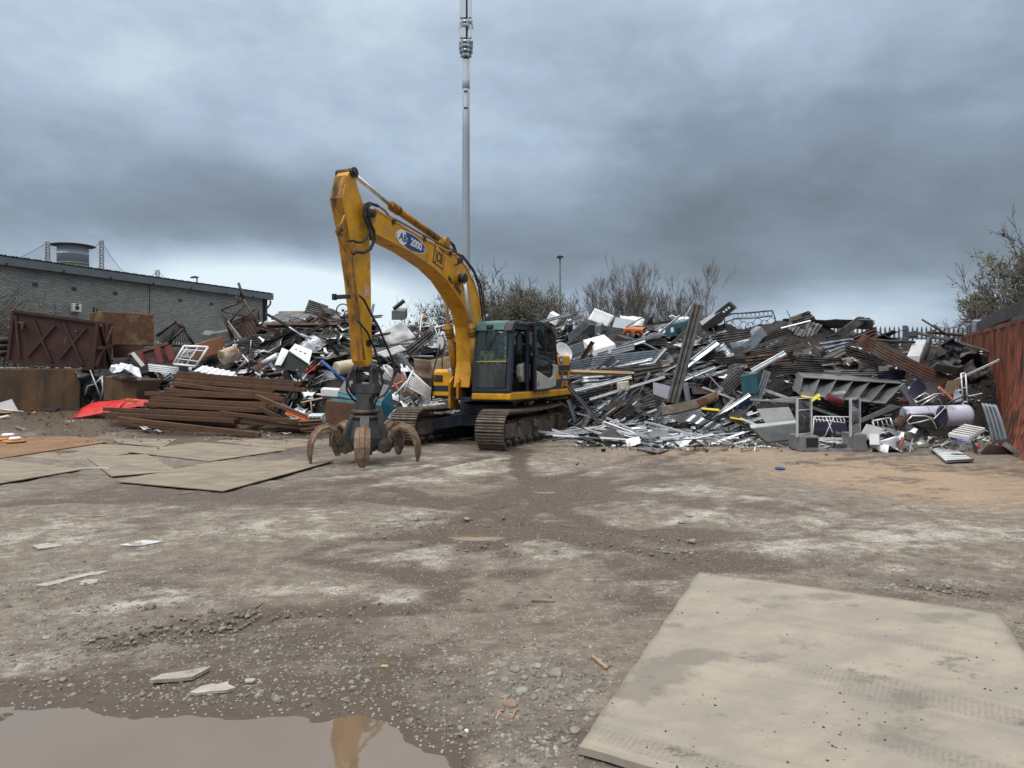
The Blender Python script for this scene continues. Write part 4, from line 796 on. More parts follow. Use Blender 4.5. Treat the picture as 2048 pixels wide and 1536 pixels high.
# ---- tracks
TR = Matrix.Rotation(R(2.6), 4, 'Z')
def track(yc, W_=.66, Lf=2.12, Lr=-2.0, rad=.40):
    m = MB(); path = []
    zc = rad + .03; xf, xr = Lf - rad, Lr + rad
    n = 60
    per = [(xf, zc - rad)]
    def pos(s):                       # closed path of straight runs and half rounds
        a = xf - xr; c = math.pi * rad; s = s % (2 * a + 2 * c)
        if s < a: return (xr + s, zc - rad, 0)
        s -= a
        if s < c: t_ = s / rad; return (xf + rad * math.sin(t_), zc - rad * math.cos(t_), t_)
        s -= c
        if s < a: sag = -.035 * math.sin(math.pi * s / a) ; return (xf - s, zc + rad + sag, math.pi)
        s -= a; t_ = s / rad; return (xr - rad * math.sin(t_), zc + rad * math.cos(t_), math.pi + t_)
    tot = 2 * (xf - xr) + 2 * math.pi * rad; N_ = 50; pit = tot / N_
    bolt = MB()
    for i in range(N_):
        x, z, a = pos(i * pit)
        M = TR @ Matrix.Translation((x, yc, z)) @ Matrix.Rotation(-a, 4, 'Y')
        m.box((0, 0, -.015), (pit * .93, W_, .022), M)
        for gx in (-.36, 0, .36): m.box((gx * pit, 0, -.04), (.018, W_, .035), M)
        m.box((0, -.10, .03), (pit * .8, .05, .07), M); m.box((0, .10, .03), (pit * .8, .05, .07), M)
        for by in (-.12, -.06, .06, .12): bolt.box((-.18 * pit, by, -.035), (.022, .022, .02), M); bolt.box((.18 * pit, by, -.035), (.022, .022, .02), M)
    tk = EX(m, 'track', trackm); EX(bolt, 'shoe_bolts', mudsteel, tk)
    m = MB(); sgn = 1 if yc > 0 else -1
    poly = [(xr - .05, .34), (xr + .2, .22), (xf - .1, .22), (xf + .1, .34), (xf + .1, .52), (xf - .35, .60), (xr + .5, .60), (xr, .52)]
    m.prism(poly, yc - .17, yc + .17, TR); m.prism([(xf - .55, .27), (xf + .12, .27), (xf + .12, .55), (xf - .55, .58)], yc - .235, yc + .235, TR)
    for gx in (-1.0, .1, .95): m.box((gx, yc + sgn * .2, .57), (.28, .08, .05), TR)
    m.bb((-.25, yc + sgn * .172, .40), (.1, yc + sgn * .26, .54))
    EX(m, 'track_frame', mudsteel, tk, .012)
    m = MB()
    for k in range(8):
        x = xr + .25 + k * (xf - xr - .4) / 7
        M = TR @ Matrix.Translation((x, yc, .155)) @ Matrix.Rotation(R(90), 4, 'X'); m.lathe([(.05, -.26), (.05, -.22), (.09, -.21), (.09, .21), (.05, .22), (.05, .26)], 14, M)
    EX(m, 'rollers', darksteel, tk)
    for nme, x, r_ in (('idler', xf, rad - .06), ('sprocket', xr, rad - .05)):
        m = MB(); M = TR @ Matrix.Translation((x, yc, zc)) @ Matrix.Rotation(R(90), 4, 'X')
        m.lathe([(.02, -.12), (.14, -.12), (.16, -.06), (r_ * .9, -.05), (r_, -.05), (r_, .05), (r_ * .9, .05), (.16, .06), (.14, .12), (.02, .12)], 24, M)
        if nme == 'sprocket':
            m.lathe([(.02, -.20), (.22, -.20), (.24, .2), (.02, .2)], 20, M)
            m.box((xr - .02, yc + sgn * .24, zc), (.34, .05, .36), TR)
        EX(m, nme, mudsteel, tk)
    m = MB(); q = random.Random(int(yc * 10) + 40)
    for _ in range(120): rock(m, tuple(TR @ Vector((q.uniform(xr, xf), yc + sgn * q.uniform(.0, .2), .595))), q.uniform(.02, .055), .8, q)
    kind(EX(m, 'caked_mud', mat('caked_mud', (.12, .09, .065), (.06, .045, .035), 12, .95, bump=.4) if 'caked_mud' not in MATS else MATS['caked_mud'], tk), 'stuff')
track(1.075); track(-1.075)
m = MB(); m.lathe([(.62, .55), (.66, .58), (.66, .92), (.60, .96)], 28); m.bb((-.75, -.6, .42), (.75, .6, .70))
for sg in (-1, 1):
    for sx in (-1, 1):
        m.sweep(None, [[tuple(TR @ Vector((sx * .2, sg * .3, .42))), tuple(TR @ Vector((sx * .62, sg * .3, .42))), tuple(TR @ Vector((sx * .62, sg * .3, .70))), tuple(TR @ Vector((sx * .2, sg * .3, .70)))],
                       [tuple(TR @ Vector((sx * .75, sg * .98, .30))), tuple(TR @ Vector((sx * 1.25, sg * .98, .30))), tuple(TR @ Vector((sx * 1.25, sg * .98, .56))), tuple(TR @ Vector((sx * .75, sg * .98, .56)))]])
EX(m, 'undercarriage', navy, None, .01)
# ---- revolving house
Z0 = 1.10
hs_ = MB(); hs_.bb((-1.95, -1.2, Z0 - .06), (.50, -.35, Z0 + .02)); hs_.bb((-1.95, -.35, Z0 - .06), (1.20, .36, Z0 + .02)); hs_.bb((-1.9, .36, Z0 - .06), (1.35, 1.28, Z0))
EX(hs_, 'deck', navy, None, .01)
# yellow skirt round the left side and below the cab front
sk = MB(); sk.bb((-2.28, 1.26, Z0 - .02), (1.42, 1.35, Z0 + .15)); sk.bb((1.36, .38, Z0 - .02), (1.45, 1.35, Z0 + .13)); EX(sk, 'skirt', yellow, None, .03)
# right front box with stripe and lamp, set back beside the boom foot
bx = MB(); bx.prism([(-.9, Z0 + .0), (.55, Z0 + .0), (.55, Z0 + .60), (.40, Z0 + .66), (-.9, Z0 + .66)], -1.24, -.50); tb = EX(bx, 'toolbox', yellow, None, .03)
st = MB(); st.bb((.547, -1.236, Z0 + .12), (.556, -.504, Z0 + .26)); EX(st, 'stripe', navy, tb)
bl_ = MB(); bl_.bb((.547, -1.16, Z0 + .36), (.575, -.92, Z0 + .52)); EX(bl_, 'lamp_recess', black, tb, .01)
bl_ = MB(); bl_.bb((.570, -1.14, Z0 + .38), (.585, -1.05, Z0 + .50)); bl_.bb((.570, -1.03, Z0 + .38), (.585, -.94, Z0 + .50)); EX(bl_, 'front_lamp', darksteel, tb)
fe = MB(); fe.prism([(-.05, Z0), (1.0, Z0), (1.15, Z0 + .25), (.35, Z0 + 1.15), (.05, Z0 + 1.15), (-.3, Z0 + .6)], -.27, -.24); fe.prism([(-.05, Z0), (1.0, Z0), (1.15, Z0 + .25), (.35, Z0 + .75), (.05, Z0 + .75), (-.3, Z0 + .6)], .22, .25); EX(fe, 'boom_foot_bracket', yellow_dirty, None, .01)
# hood, tank (right side) behind the toolbox
hd = MB(); hd.prism([(-2.1, Z0 + .02), (-.6, Z0 + .02), (-.6, Z0 + .98), (-.8, Z0 + 1.02), (-2.1, Z0 + 1.0)], -1.25, .34); hood = EX(hd, 'engine_hood', yellow, None, .05)
h2 = MB(); h2.prism([(-1.0, Z0 + .6), (-.1, Z0 + .6), (-.1, Z0 + 1.0), (-.25, Z0 + 1.12), (-1.0, Z0 + 1.12)], -1.0, -.28); EX(h2, 'fuel_tank', yellow, None, .04)
h3 = MB(); h3.bb((-.098, -.72, Z0 + .78), (-.092, -.42, Z0 + .94)); EX(h3, 'white_label', decalwhite, None)
ha = MB(); ha.tube([(.2, -1.15, Z0 + .62), (.2, -1.15, Z0 + .95), (.1, -1.15, Z0 + 1.02), (-.3, -1.15, Z0 + 1.02), (-.4, -1.15, Z0 + .9)], .016, 8); EX(ha, 'handrail', black, None)
exh = MB(); exh.tube([(-1.5, -.5, Z0 + 1.0), (-1.5, -.5, Z0 + 1.4), (-1.6, -.5, Z0 + 1.5)], .05, 12); EX(exh, 'exhaust', darksteel)
cw = MB(); n = 10; arc = [(-2.28 - .32 * math.sin(math.pi * (i / n)), -1.25 + 2.5 * i / n) for i in range(n + 1)]
cw.prism([(-1.95, -1.27)] + arc + [(-1.95, 1.27)], Z0 - .02, Z0 + 1.02, axis='z'); EX(cw, 'counterweight', yellow, None, .06)
# left side body panel behind the cab
sp_ = MB(); sp_.prism([(-2.29, Z0 + .15), (-.35, Z0 + .15), (-.35, Z0 + 1.02), (-2.29, Z0 + 1.02)], .36, 1.30); side = EX(sp_, 'side_panel', yellow, None, .05)
st = MB(); st.bb((-2.26, 1.302, Z0 + .16), (-.4, 1.308, Z0 + .40)); st.bb((-2.26, 1.302, Z0 + .62), (-.4, 1.308, Z0 + .76)); st.bb((-1.3, 1.3035, Z0 + .40), (-.4, 1.307, Z0 + .62)); EX(st, 'stripe', navy, side)
def text(body, size, origin, xdir, ydir, m, name='lettering', parent=None, off=.0, bold=.0, ex_=.002, sx=1, shear=0, align='CENTER', spacing=1):
    cu = bpy.data.curves.new(name, 'FONT'); cu.body = body; cu.size = size; cu.align_x = align; cu.align_y = 'CENTER'; cu.offset = bold; cu.extrude = ex_; cu.shear = shear; cu.space_character = spacing
    tmp = bpy.data.objects.new('tmp', cu); COL.objects.link(tmp); dg = bpy.context.evaluated_depsgraph_get(); me = bpy.data.meshes.new_from_object(tmp.evaluated_get(dg)); bpy.data.objects.remove(tmp)
    me.materials.clear(); me.materials.append(m); me.name = name
    o = bpy.data.objects.new(name, me); COL.objects.link(o); o.parent = parent or ex
    M = frame(origin, xdir, ydir); z = Vector((M[0][2], M[1][2], M[2][2]))
    M = Matrix.Translation(z * off) @ M @ Matrix.Diagonal((sx, 1, 1, 1)); me.transform(M); return o
text('JS130L', .20, (-1.86, 1.312, Z0 + .28), (-1, 0, 0), (0, 0, 1), yellow, 'lettering', side, bold=.006, shear=.2, sx=.85)
text('SELF DRIVE', .13, (-1.78, 1.312, Z0 + .55), (-1, 0, 0), (0, 0, 1), decalblack, 'lettering', side, bold=.004)
text('01782', .10, (-1.85, 1.314, Z0 + .44), (-1, 0, 0), (0, 0, 1), decalwhite, 'lettering', side, bold=.004)
m = MB(); m.bb((-2.05, 1.3085, Z0 + .385), (-1.6, 1.3115, Z0 + .49)); EX(m, 'blue_label', decalblue, side)
def oval(mb, c, xd, yd, a, b_, off, n=36, th=.003):
    M = frame(c, xd, yd) @ Matrix.Translation((0, 0, off)); mb.prism([(a * math.cos(2 * math.pi * i / n), b_ * math.sin(2 * math.pi * i / n)) for i in range(n)], 0, th, M, axis='z')
m = MB(); oval(m, (-1.62, 1.302, Z0 + .89), (-1, 0, 0), (0, 0, 1), .13, .09, .002); EX(m, 'blue_oval', decalblue, side)
text('AB', .12, (-1.62, 1.302, Z0 + .89), (-1, 0, 0), (0, 0, 1), decalwhite, 'lettering', side, .008, .004)
# ---- cab
cy0, cy1 = .385, 1.335; ZF = Z0 + .13; ZT = 2.80
def front(z): return 1.44 - .16 * max(0, (z - 1.35) / (ZT - 1.35)) if z < 2.7 else 1.28 - (z - 2.7) * 1.2
cab = EX(MB().bb((-.36, cy0, ZF - .10), (1.40, cy1, ZF + .03)), 'cab', black, None, .01)
def cabpart(mb, name, m, bev=0): return EX(mb, name, m, cab, bev)
m = MB()
def pillar(mb, x0_, x1_, z0_, z1_, y, w=.075, d_=.075): mb.sweep(None, [[(x0_ - d_, y - w / 2, z0_), (x0_, y - w / 2, z0_), (x0_, y + w / 2, z0_), (x0_ - d_, y + w / 2, z0_)], [(x1_ - d_, y - w / 2, z1_), (x1_, y - w / 2, z1_), (x1_, y + w / 2, z1_), (x1_ - d_, y + w / 2, z1_)]])
pillar(m, 1.44, 1.27, ZF, ZT - .06, cy0 + .04, .08, .09); pillar(m, 1.44, 1.27, ZF, ZT - .06, cy1 - .05, .11, .12)
pillar(m, -.28, -.28, ZF, ZT - .08, cy0 + .04, .08); pillar(m, -.28, -.28, ZF, ZT - .08, cy1 - .04, .08)
pillar(m, .50, .50, ZF, ZT - .08, cy1 - .035, .07, .10); pillar(m, .40, .40, ZF, ZT - .08, cy0 + .035, .07, .09)
m.bb((1.33, cy0, ZF), (1.445, cy1, ZF + .10)); m.prism([(1.20, ZT - .16), (1.30, ZT - .16), (1.27, ZT - .06), (1.18, ZT - .04)], cy0, cy1)
m.bb((-.36, cy0, ZT - .14), (1.22, cy0 + .08, ZT - .05)); m.bb((-.36, cy1 - .08, ZT - .14), (1.22, cy1, ZT - .05)); m.bb((-.36, cy0 + .08, ZT - .14), (-.28, cy1 - .08, ZT - .05))
m.bb((-.36, cy0 + .08, 1.75), (-.30, cy1 - .08, 1.83)); m.bb((-.28, cy0 + .0, 1.8), (1.3, cy0 + .05, 1.86))
cabpart(m, 'frame', navy, .015)
m = MB(); m.prism([(-.40, ZT - .05), (.62, ZT - .05), (.62, ZT + .02), (.3, ZT + .05), (-.2, ZT + .05), (-.40, ZT + .0)], cy0 - .01, cy1 + .01); m.prism([(.5, ZT - .05), (1.0, ZT - .05), (1.0, ZT + .01), (.55, ZT + .03)], cy1 - .22, cy1 + .02); cabpart(m, 'roof', black, .02)
m = MB(); m.prism([(.62, ZT - .02), (1.10, ZT - .05), (1.30, ZT - .17), (1.345, ZT - .17), (1.24, ZT + .0), (1.08, ZT + .06), (.62, ZT + .07)], cy0 + .01, cy1 - .20); cabpart(m, 'visor', greenvisor, .02)
m = MB(); m.prism([(1.0, ZT - .06), (1.15, ZT - .07), (1.30, ZT - .19), (1.36, ZT - .19), (1.27, ZT - .02), (1.12, ZT + .05), (1.0, ZT + .05)], cy1 - .2, cy1 + .01); cabpart(m, 'roof_lamp_pod', black, .02)
m = MB(); m.bb((1.22, .70, ZT - .13), (1.36, .86, ZT - .04)); cabpart(m, 'front_lamp_pod', black, .02)
m = MB(); m.sweep(None, [[(1.425, cy0 + .08, ZF + .12), (1.415, cy0 + .08, ZF + .12), (1.415, cy1 - .12, ZF + .12), (1.425, cy1 - .12, ZF + .12)], [(1.36, cy0 + .08, 1.93), (1.35, cy0 + .08, 1.93), (1.35, cy1 - .12, 1.93), (1.36, cy1 - .12, 1.93)]]); cabpart(m, 'lower_windscreen', dirtyglass)
m = MB(); m.sweep(None, [[(1.36, cy0 + .08, 1.96), (1.35, cy0 + .08, 1.96), (1.35, cy1 - .12, 1.96), (1.36, cy1 - .12, 1.96)], [(1.275, cy0 + .08, ZT - .17), (1.265, cy0 + .08, ZT - .17), (1.265, cy1 - .12, ZT - .17), (1.275, cy1 - .12, ZT - .17)]]); cabpart(m, 'upper_windscreen', cabglass)
m = MB(); m.bb((1.355, cy0 + .08, 1.925), (1.375, cy1 - .12, 1.945)); cabpart(m, 'windscreen_edge', yellowp)
m = MB(); m.bb((-.24, cy0 + .02, 1.9), (1.2, cy0 + .03, ZT - .15)); cabpart(m, 'right_window', cabglass)
m = MB(); m.bb((-.35, cy0 + .08, 1.84), (-.34, cy1 - .08, ZT - .15)); cabpart(m, 'rear_window', cabglass)
m = MB(); m.bb((-.26, cy0 + .02, ZF), (1.32, cy0 + .05, 1.79)); m.bb((-.345, cy0 + .05, ZF), (-.31, cy1 - .05, 1.75)); cabpart(m, 'inner_panel', black)
# grey console at the right of the windscreen
m = MB(); m.prism([(.9, ZF + .1), (1.25, ZF + .1), (1.24, 2.0), (1.18, 2.18), (1.0, 2.18), (.9, 2.0)], cy0 + .06, cy0 + .27); m.bb((.95, cy0 + .27, 1.82), (1.22, cy1 - .15, 1.98)); console = cabpart(m, 'console', trimgrey, .03)
m = MB(); 
for zz in (2.02, 1.90): M = Matrix.Translation((1.245, cy0 + .165, zz)) @ Matrix.Rotation(R(90), 4, 'Y'); m.lathe([(.05, 0), (.05, .01), (.001, .011)], 16, M)
m.bb((1.215, cy0 + .30, 1.86), (1.228, cy0 + .40, 1.94)); m.bb((1.215, cy0 + .44, 1.86), (1.228, cy0 + .50, 1.94)); m.bb((1.215, cy0 + .62, 1.84), (1.23, cy1 - .17, 1.93)); EX(m, 'dials', decalblack, console)
m = MB(); m.bb((1.235, cy0 + .34, 2.02), (1.24, cy0 + .45, 2.16)); m.bb((1.235, cy0 + .53, 1.94), (1.24, cy0 + .60, 2.0)); EX(m, 'warning_labels', amber, console)
# seat, arm rests, levers
seat = EX(MB().prism([(-.02, 1.62), (.5, 1.62), (.55, 1.70), (.5, 1.76), (-.02, 1.74)], .60, 1.12), 'seat', seatm, cab, .03)
m = MB(); m.prism([(-.18, 1.7), (-.02, 1.7), (-.08, 2.3), (-.12, 2.36), (-.22, 2.36), (-.24, 2.3)], .61, 1.11); EX(m, 'backrest', seatm, seat, .04)
m = MB(); m.prism([(-.23, 2.38), (-.12, 2.38), (-.13, 2.58), (-.22, 2.58)], .73, .99); EX(m, 'headrest', seatm, seat, .04)
text('JCB', .12, (-.062, .86, 2.17), (0, 1, 0), (0, 0, 1), trimgrey, 'lettering', seat, .012)
m = MB(); m.bb((-.05, .62, ZF + .03), (.45, 1.10, 1.6)); EX(m, 'seat_base', black, seat)
for yy in (.50, 1.16):
    m = MB(); m.prism([(.05, 1.5), (.5, 1.45), (.62, 1.6), (.62, 1.86), (.4, 1.92), (.05, 1.88)], yy - .07, yy + .07); cn = cabpart(m, 'arm_console', trimgrey, .04)
    m = MB(); m.tube([(.5, yy, 1.9), (.53, yy, 2.05), (.56, yy, 2.16)], [.03, .018, .03], 8); EX(m, 'joystick', rubber, cn)
for yy in (.80, .95):
    m = MB(); m.tube([(.98, yy, ZF + .05), (1.0, yy, 1.7), (.96, yy, 2.05)], .014, 6); m.bb((.94, yy - .05, ZF + .05), (1.1, yy + .05, ZF + .09)); cabpart(m, 'travel_lever', black)
m = MB(); m.bb((1.30, .66, 2.08), (1.32, .68, 2.62)); m.tube([(1.36, .95, 2.66), (1.375, .80, 2.35), (1.385, .68, 2.1)], .012, 6); cabpart(m, 'wiper', black)
# far sun visor shape seen through the glass
m = MB(); m.prism([(.62, 2.25), (.85, 2.15), (.9, 2.5), (.7, 2.62)], 1.20, 1.27); m.tube([(.95, 1.24, 2.6), (.85, 1.24, 2.66), (.8, 1.24, 2.5)], .02, 6); cabpart(m, 'cab_mirror', black, .02)
# door, swung right back against the side
yd = 1.43
def P2(l, pts): return [pl(a, b_, l) for a, b_ in pts]
dp = P2(yd, [(1070, 645), (1082, 647), (1100, 655), (1108, 668), (1112, 720), (1114, 735), (1110, 742), (1107, 772), (1098, 777), (1070, 781)])
inn = P2(yd, [(1074, 652), (1083, 653), (1097, 660), (1103, 671), (1107, 722), (1074, 708)])
inn2 = P2(yd, [(1074, 716), (1090, 718), (1104, 732), (1103, 760), (1074, 742)])
m = MB()
def ring(mb, outer, y0_, y1_, w=.055, closed=True):
    n = len(outer)
    for i in range(n if closed else n - 1):
        a, b_ = Vector(outer[i]), Vector(outer[(i + 1) % n]); d_ = (b_ - a)
        if d_.length < 1e-4: continue
        nn = Vector((-d_.y, d_.x)).normalized() * w / 2; mb.prism([tuple(a + nn), tuple(b_ + nn), tuple(b_ - nn), tuple(a - nn)], y0_, y1_)
ring(m, dp, yd - .02, yd + .03, .075); ring(m, P2(yd, [(1072, 712), (1088, 715), (1108, 728)]), yd - .018, yd + .028, .07, False)
door = EX(m, 'door', navy, cab, .008)
EX(MB().prism(P2(yd, [(1072, 648), (1082, 649), (1099, 657), (1106, 669), (1110, 724), (1088, 713), (1072, 710)]), yd - .003, yd + .003), 'door_window', cabglass, door)
EX(MB().prism(P2(yd, [(1072, 713), (1088, 716), (1108, 730), (1106, 760), (1096, 765), (1072, 750)]), yd - .004, yd + .004), 'lower_door_window', dirtyglass, door)
EX(MB().prism(P2(yd, [(1071, 741), (1096, 757), (1103, 752), (1104, 735), (1100, 728), (1112, 730), (1114, 740), (1110, 746), (1108, 772), (1100, 776), (1071, 780)]), yd + .004, yd + .06), 'inner_door_panel', trimgrey, door, .03)
m = MB(); a, z_ = pl(1075, 771, yd + .06); text('JCB', .13, (a, yd + .062, pl(1076, 768, yd)[1]), (-1, 0, 0), (0, 0, 1), oldsteel, 'lettering', door, .002)
m = MB(); ring(m, P2(yd, [(1089, 653), (1092, 719)]), yd - .01, yd + .012, .03, False); EX(m, 'glazing_bar', black, door)
m = MB(); m.bb((pl(1071, 700, 1.34)[0] - .04, 1.3, ZF), (pl(1071, 700, 1.34)[0] + .10, 1.40, ZT - .1)); EX(m, 'door_post', navy, cab, .01)
# sheet lying on the cab roof
m = MB(); m.add([(-.3, .55, ZT + .06), (.35, .45, ZT + .06), (.38, 1.1, ZT + .06), (-.32, 1.2, ZT + .06), (.0, .85, ZT + .24)], [(0, 1, 4), (1, 2, 4), (2, 3, 4), (3, 0, 4), (3, 2, 1, 0)])
# ---- boom: the outline of its near side, 0.42 m wide
lB = .19
btop = [(733, 414), (748, 418), (773, 432), (810, 456), (848, 478), (877, 492), (911, 509), (932, 534), (948, 566), (957, 596), (962, 640), (965, 700), (966, 745)]
bbot = [(938, 775), (944, 724), (943, 680), (941, 655), (932, 618), (913, 589), (894, 560), (869, 535), (845, 518), (819, 501), (790, 486), (748, 464), (737, 447), (731, 430)]
poly = P2(lB, btop + bbot)
m = MB(); m.prism(poly, lB - .42, lB); boom = EX(m, 'boom', yellow, None, .012)
m = MB()                               # welded flange strips that stand proud along the lower and upper edges
for pts in (bbot[1:-2], btop[1:-1]): ring(m, P2(lB, pts), lB - .002, lB + .012, .035, False)
EX(m, 'weld_flange', yellow, boom)
def film(pts, name, ma, off, par, l): m = MB(); m.prism(P2(l, pts), l + off, l + off + .0015); EX(m, name, ma, par)
film([(923, 556), (930, 560), (938, 590), (943, 630), (939, 628), (932, 596), (924, 572)], 'oil_streak', yellow_dirty, .001, boom, lB)
film([(735, 424), (742, 422), (752, 432), (750, 444), (744, 452), (738, 442)], 'oil_streak', yellow_dirty, .001, boom, lB)
film([(870, 492), (884, 498), (905, 510), (902, 516), (889, 507), (872, 499)], 'oil_streak', yellow_dirty, .001, boom, lB)
# decals on the near face (x backwards in the picture is -X in machine space)
def onboom(px, py): u, z = pl(px, py, lB); return Vector((u, lB, z))
def dec(px, py, px2, py2): a = onboom(px, py); b_ = onboom(px2, py2); x = (b_ - a).normalized(); n_ = Vector((0, 1, 0)); y = n_.cross(x); return (a + b_) / 2, x, y, (b_ - a).length
c, xd, yd_, ln = dec(792, 468, 851, 500)
m = MB(); oval(m, c, xd, yd_, ln / 2 * 1.02, ln * .165, .001, th=.002); EX(m, 'decal_rim', decalwhite, boom)
m = MB(); oval(m, c, xd, yd_, ln / 2 * .98, ln * .150, .004, th=.002); EX(m, 'decal_field', decalblue, boom)
m = MB(); oval(m, c - xd * ln * .31, xd, yd_, ln * .165, ln * .142, .007, th=.002); EX(m, 'decal_disc', decalwhite, boom)
text('AB', ln * .20, c - xd * ln * .29, xd, yd_, decalblue, 'lettering', boom, .0135, .004, shear=.1)
text('2000', ln * .21, c + xd * ln * .15, xd, yd_, decalwhite, 'lettering', boom, .0135, .006, shear=.1, sx=.92)
text('-', ln * .16, c + xd * ln * .435, xd, yd_, decalwhite, 'lettering', boom, .0135, .004)
c, xd, yd_, ln = dec(868, 506, 888, 521)
bw = ln * .52; fr = [(-bw, -bw), (bw, -bw), (bw, bw * .5), (-bw, bw * 1.15)]
M = frame(c, xd, yd_)
m = MB(); m.prism([(x * 1.0, y * 1.0) for x, y in fr], .001, .004, M, axis='z'); EX(m, 'decal_rim', decalblack, boom)
m = MB(); m.prism([(x * .88, y * .88) for x, y in fr], .0045, .0065, M, axis='z'); EX(m, 'decal_field', yellow, boom)
text('JCB', ln * .72, c - yd_ * ln * .06, xd, yd_, decalblack, 'lettering', boom, .0125, .003, sx=.62)
c, xd, yd_, ln = dec(893, 551, 924, 590); text('SELF DRIVE', ln * .175, c, xd, yd_, decalblack, 'lettering', boom, .006, .003, sx=.95)
m = MB(); c0 = onboom(916, 556); M = Matrix.Translation(c0) @ Matrix.Rotation(R(-90), 4, 'X'); m.lathe([(.17, 0), (.17, .012), (.12, .03), (.12, .05), (.001, .05)], 28, M); EX(m, 'pivot_boss', yellow_dirty, boom)
m = MB(); c1 = onboom(741, 428); m.cyl(c1 - Vector((0, .46, 0)), c1 + Vector((0, .07, 0)), .07, 20); m.cyl(c1, c1 + Vector((0, .10, 0)), .05, 20); EX(m, 'tip_pin', black, boom)
m = MB(); c2 = onboom(910, 522) + Vector((0, .05, 0)); m.box(tuple(c2 + Vector((0, .08, .0))), (.10, .10, .12)); m.tube([c2 - Vector((0, .06, .1)), c2 + Vector((0, .05, -.06)), c2 + Vector((0, .08, 0))], .018, 6); EX(m, 'work_lamp', black, boom, .01)
# hydraulic pipes and hoses on the boom top
for k, dy in enumerate((-.02, -.07, -.12, -.17)):
    pts = [pl3(a, b_ - 3 - (k % 2), lB + dy) for a, b_ in [(752, 412), (770, 425), (779, 437), (800, 447), (840, 470), (877, 489), (911, 506)]]
    EX(MB().tube(pts, .016, 6), 'hydraulic_pipe', darksteel if k % 2 else rusttine, boom)
for px, py in ((786, 446), (848, 479), (900, 508)):
    m = MB(); c = onboom(px, py); m.box(tuple(c + Vector((0, -.10, .02))), (.06, .28, .09)); EX(m, 'pipe_clamp', black, boom)
for k, pts in enumerate([[(911, 506), (930, 520), (948, 545), (958, 575), (962, 610), (966, 640), (970, 700)], [(905, 503), (926, 512), (946, 538), (961, 570), (967, 610), (972, 650), (975, 700)], [(890, 480), (903, 488), (910, 500), (914, 508)], [(885, 478), (897, 480), (908, 490), (913, 505)]]):
    EX(MB().tube([pl3(a, b_, lB - .08 - .07 * k) for a, b_ in pts], .022, 8), 'boom_hose', rubber, boom)
# boom rams
def ram(name, bot, mid, top, l, rb=.085, rr=.048):
    B_, Mi, T_ = pl3(*bot, l), pl3(*mid, l), pl3(*top, l); d_ = (Mi - B_).normalized()
    o = EX(MB().cyl(B_, Mi, rb, 20), name, yellow_dirty, None)
    m = MB(); m.cyl(Mi - d_ * .26, Mi + d_ * .01, rb * 1.22, 20); m.cyl(Mi - d_ * .05, Mi + d_ * .05, rb * 1.05, 20)
    for k in range(3): m.cyl(Mi - d_ * (.24 - .08 * k), Mi - d_ * (.225 - .08 * k), rb * 1.3, 20)
    EX(m, 'gland', yellow_dirty, o); EX(MB().cyl(Mi, T_, rr, 16), 'rod', chrome, o)
    m = MB(); m.cyl(T_ - Vector((0, .07, 0)), T_ + Vector((0, .07, 0)), .10, 18); EX(m, 'rod_eye', black, o); return o
ram('boom_ram', (951, 765), (943, 650), (926, 556), lB + .14)
ram('boom_ram', (914, 768), (897, 652), (884, 556), lB - .42 - .14)
EX(MB().cyl(onboom(916, 556) - Vector((0, .62, 0)), onboom(916, 556) + Vector((0, .22, 0)), .06, 16), 'ram_pin', black, boom)
r_ = ram('stick_ram', (885, 484), (783, 412), (704, 346), lB - .2, .075, .042)
m = MB(); c = pl3(887, 485, lB - .2); m.cyl(c - Vector((0, .12, 0)), c + Vector((0, .12, 0)), .11, 18); EX(m, 'ram_eye', yellow_dirty, r_)
m = MB(); m.prism(P2(lB - .1, [(872, 490), (884, 478), (893, 480), (905, 507)]), lB - .28, lB - .12); EX(m, 'ram_bracket', yellow, boom, .01)
# ---- stick
lS = .14
so = [(704, 334), (711, 352), (717, 378), (727, 407), (736, 444), (741, 500), (743, 620), (745, 724), (734, 733), (727, 722), (721, 640), (712, 560), (705, 510), (700, 475), (689, 420), (684, 395), (694, 352)]
poly = P2(lS, so)
m = MB(); m.prism(poly, lS - .27, lS); stick = EX(m, 'stick', yellow, None, .012)
# worn front plate that stands proud of the stick's leading face
m = MB(); so2 = [(694, 350), (684, 395), (689, 420), (700, 475), (712, 560), (721, 640), (727, 722)]; pp = P2(lS, so2); dd = [(u + .012, z) for u, z in pp]; m.prism(pp + dd[::-1], lS - .26, lS - .01); EX(m, 'front_plate', yellow_dirty, stick)
m = MB(); c = pl3(705, 345, lS); m.cyl(c - Vector((0, .32, 0)), c + Vector((0, .05, 0)), .085, 20); m.cyl(c + Vector((0, .03, 0)), c + Vector((0, .08, 0)), .05, 16); EX(m, 'top_pin', black, stick)
for dy in (-.02, -.23):
    m = MB(); c = pl3(683, 462, lS + dy); m.prism([(c.x - .12, c.z - .35), (c.x + .02, c.z - .22), (c.x + .13, c.z - .06), (c.x + .13, c.z + .06), (c.x + .02, c.z + .12), (c.x - .10, c.z + .35)], lS + dy - .02, lS + dy + .02)
    cc = Vector((c.x + .05, lS + dy, c.z)); m.cyl(cc - Vector((0, .045, 0)), cc + Vector((0, .045, 0)), .075, 18); EX(m, 'link_lug', yellow_dirty, stick, .006)
    EX(MB().cyl(cc - Vector((0, .048, 0)), cc + Vector((0, .048, 0)), .038, 14), 'lug_hole', decalblack, stick)
m = MB(); c = pl3(696, 593, lS); m.box((c.x + .0, lS - .13, c.z), (.10, .31, .07)); m.box((c.x + .04, lS - .27, c.z), (.08, .06, .11)); EX(m, 'pipe_bracket', black, stick, .008)
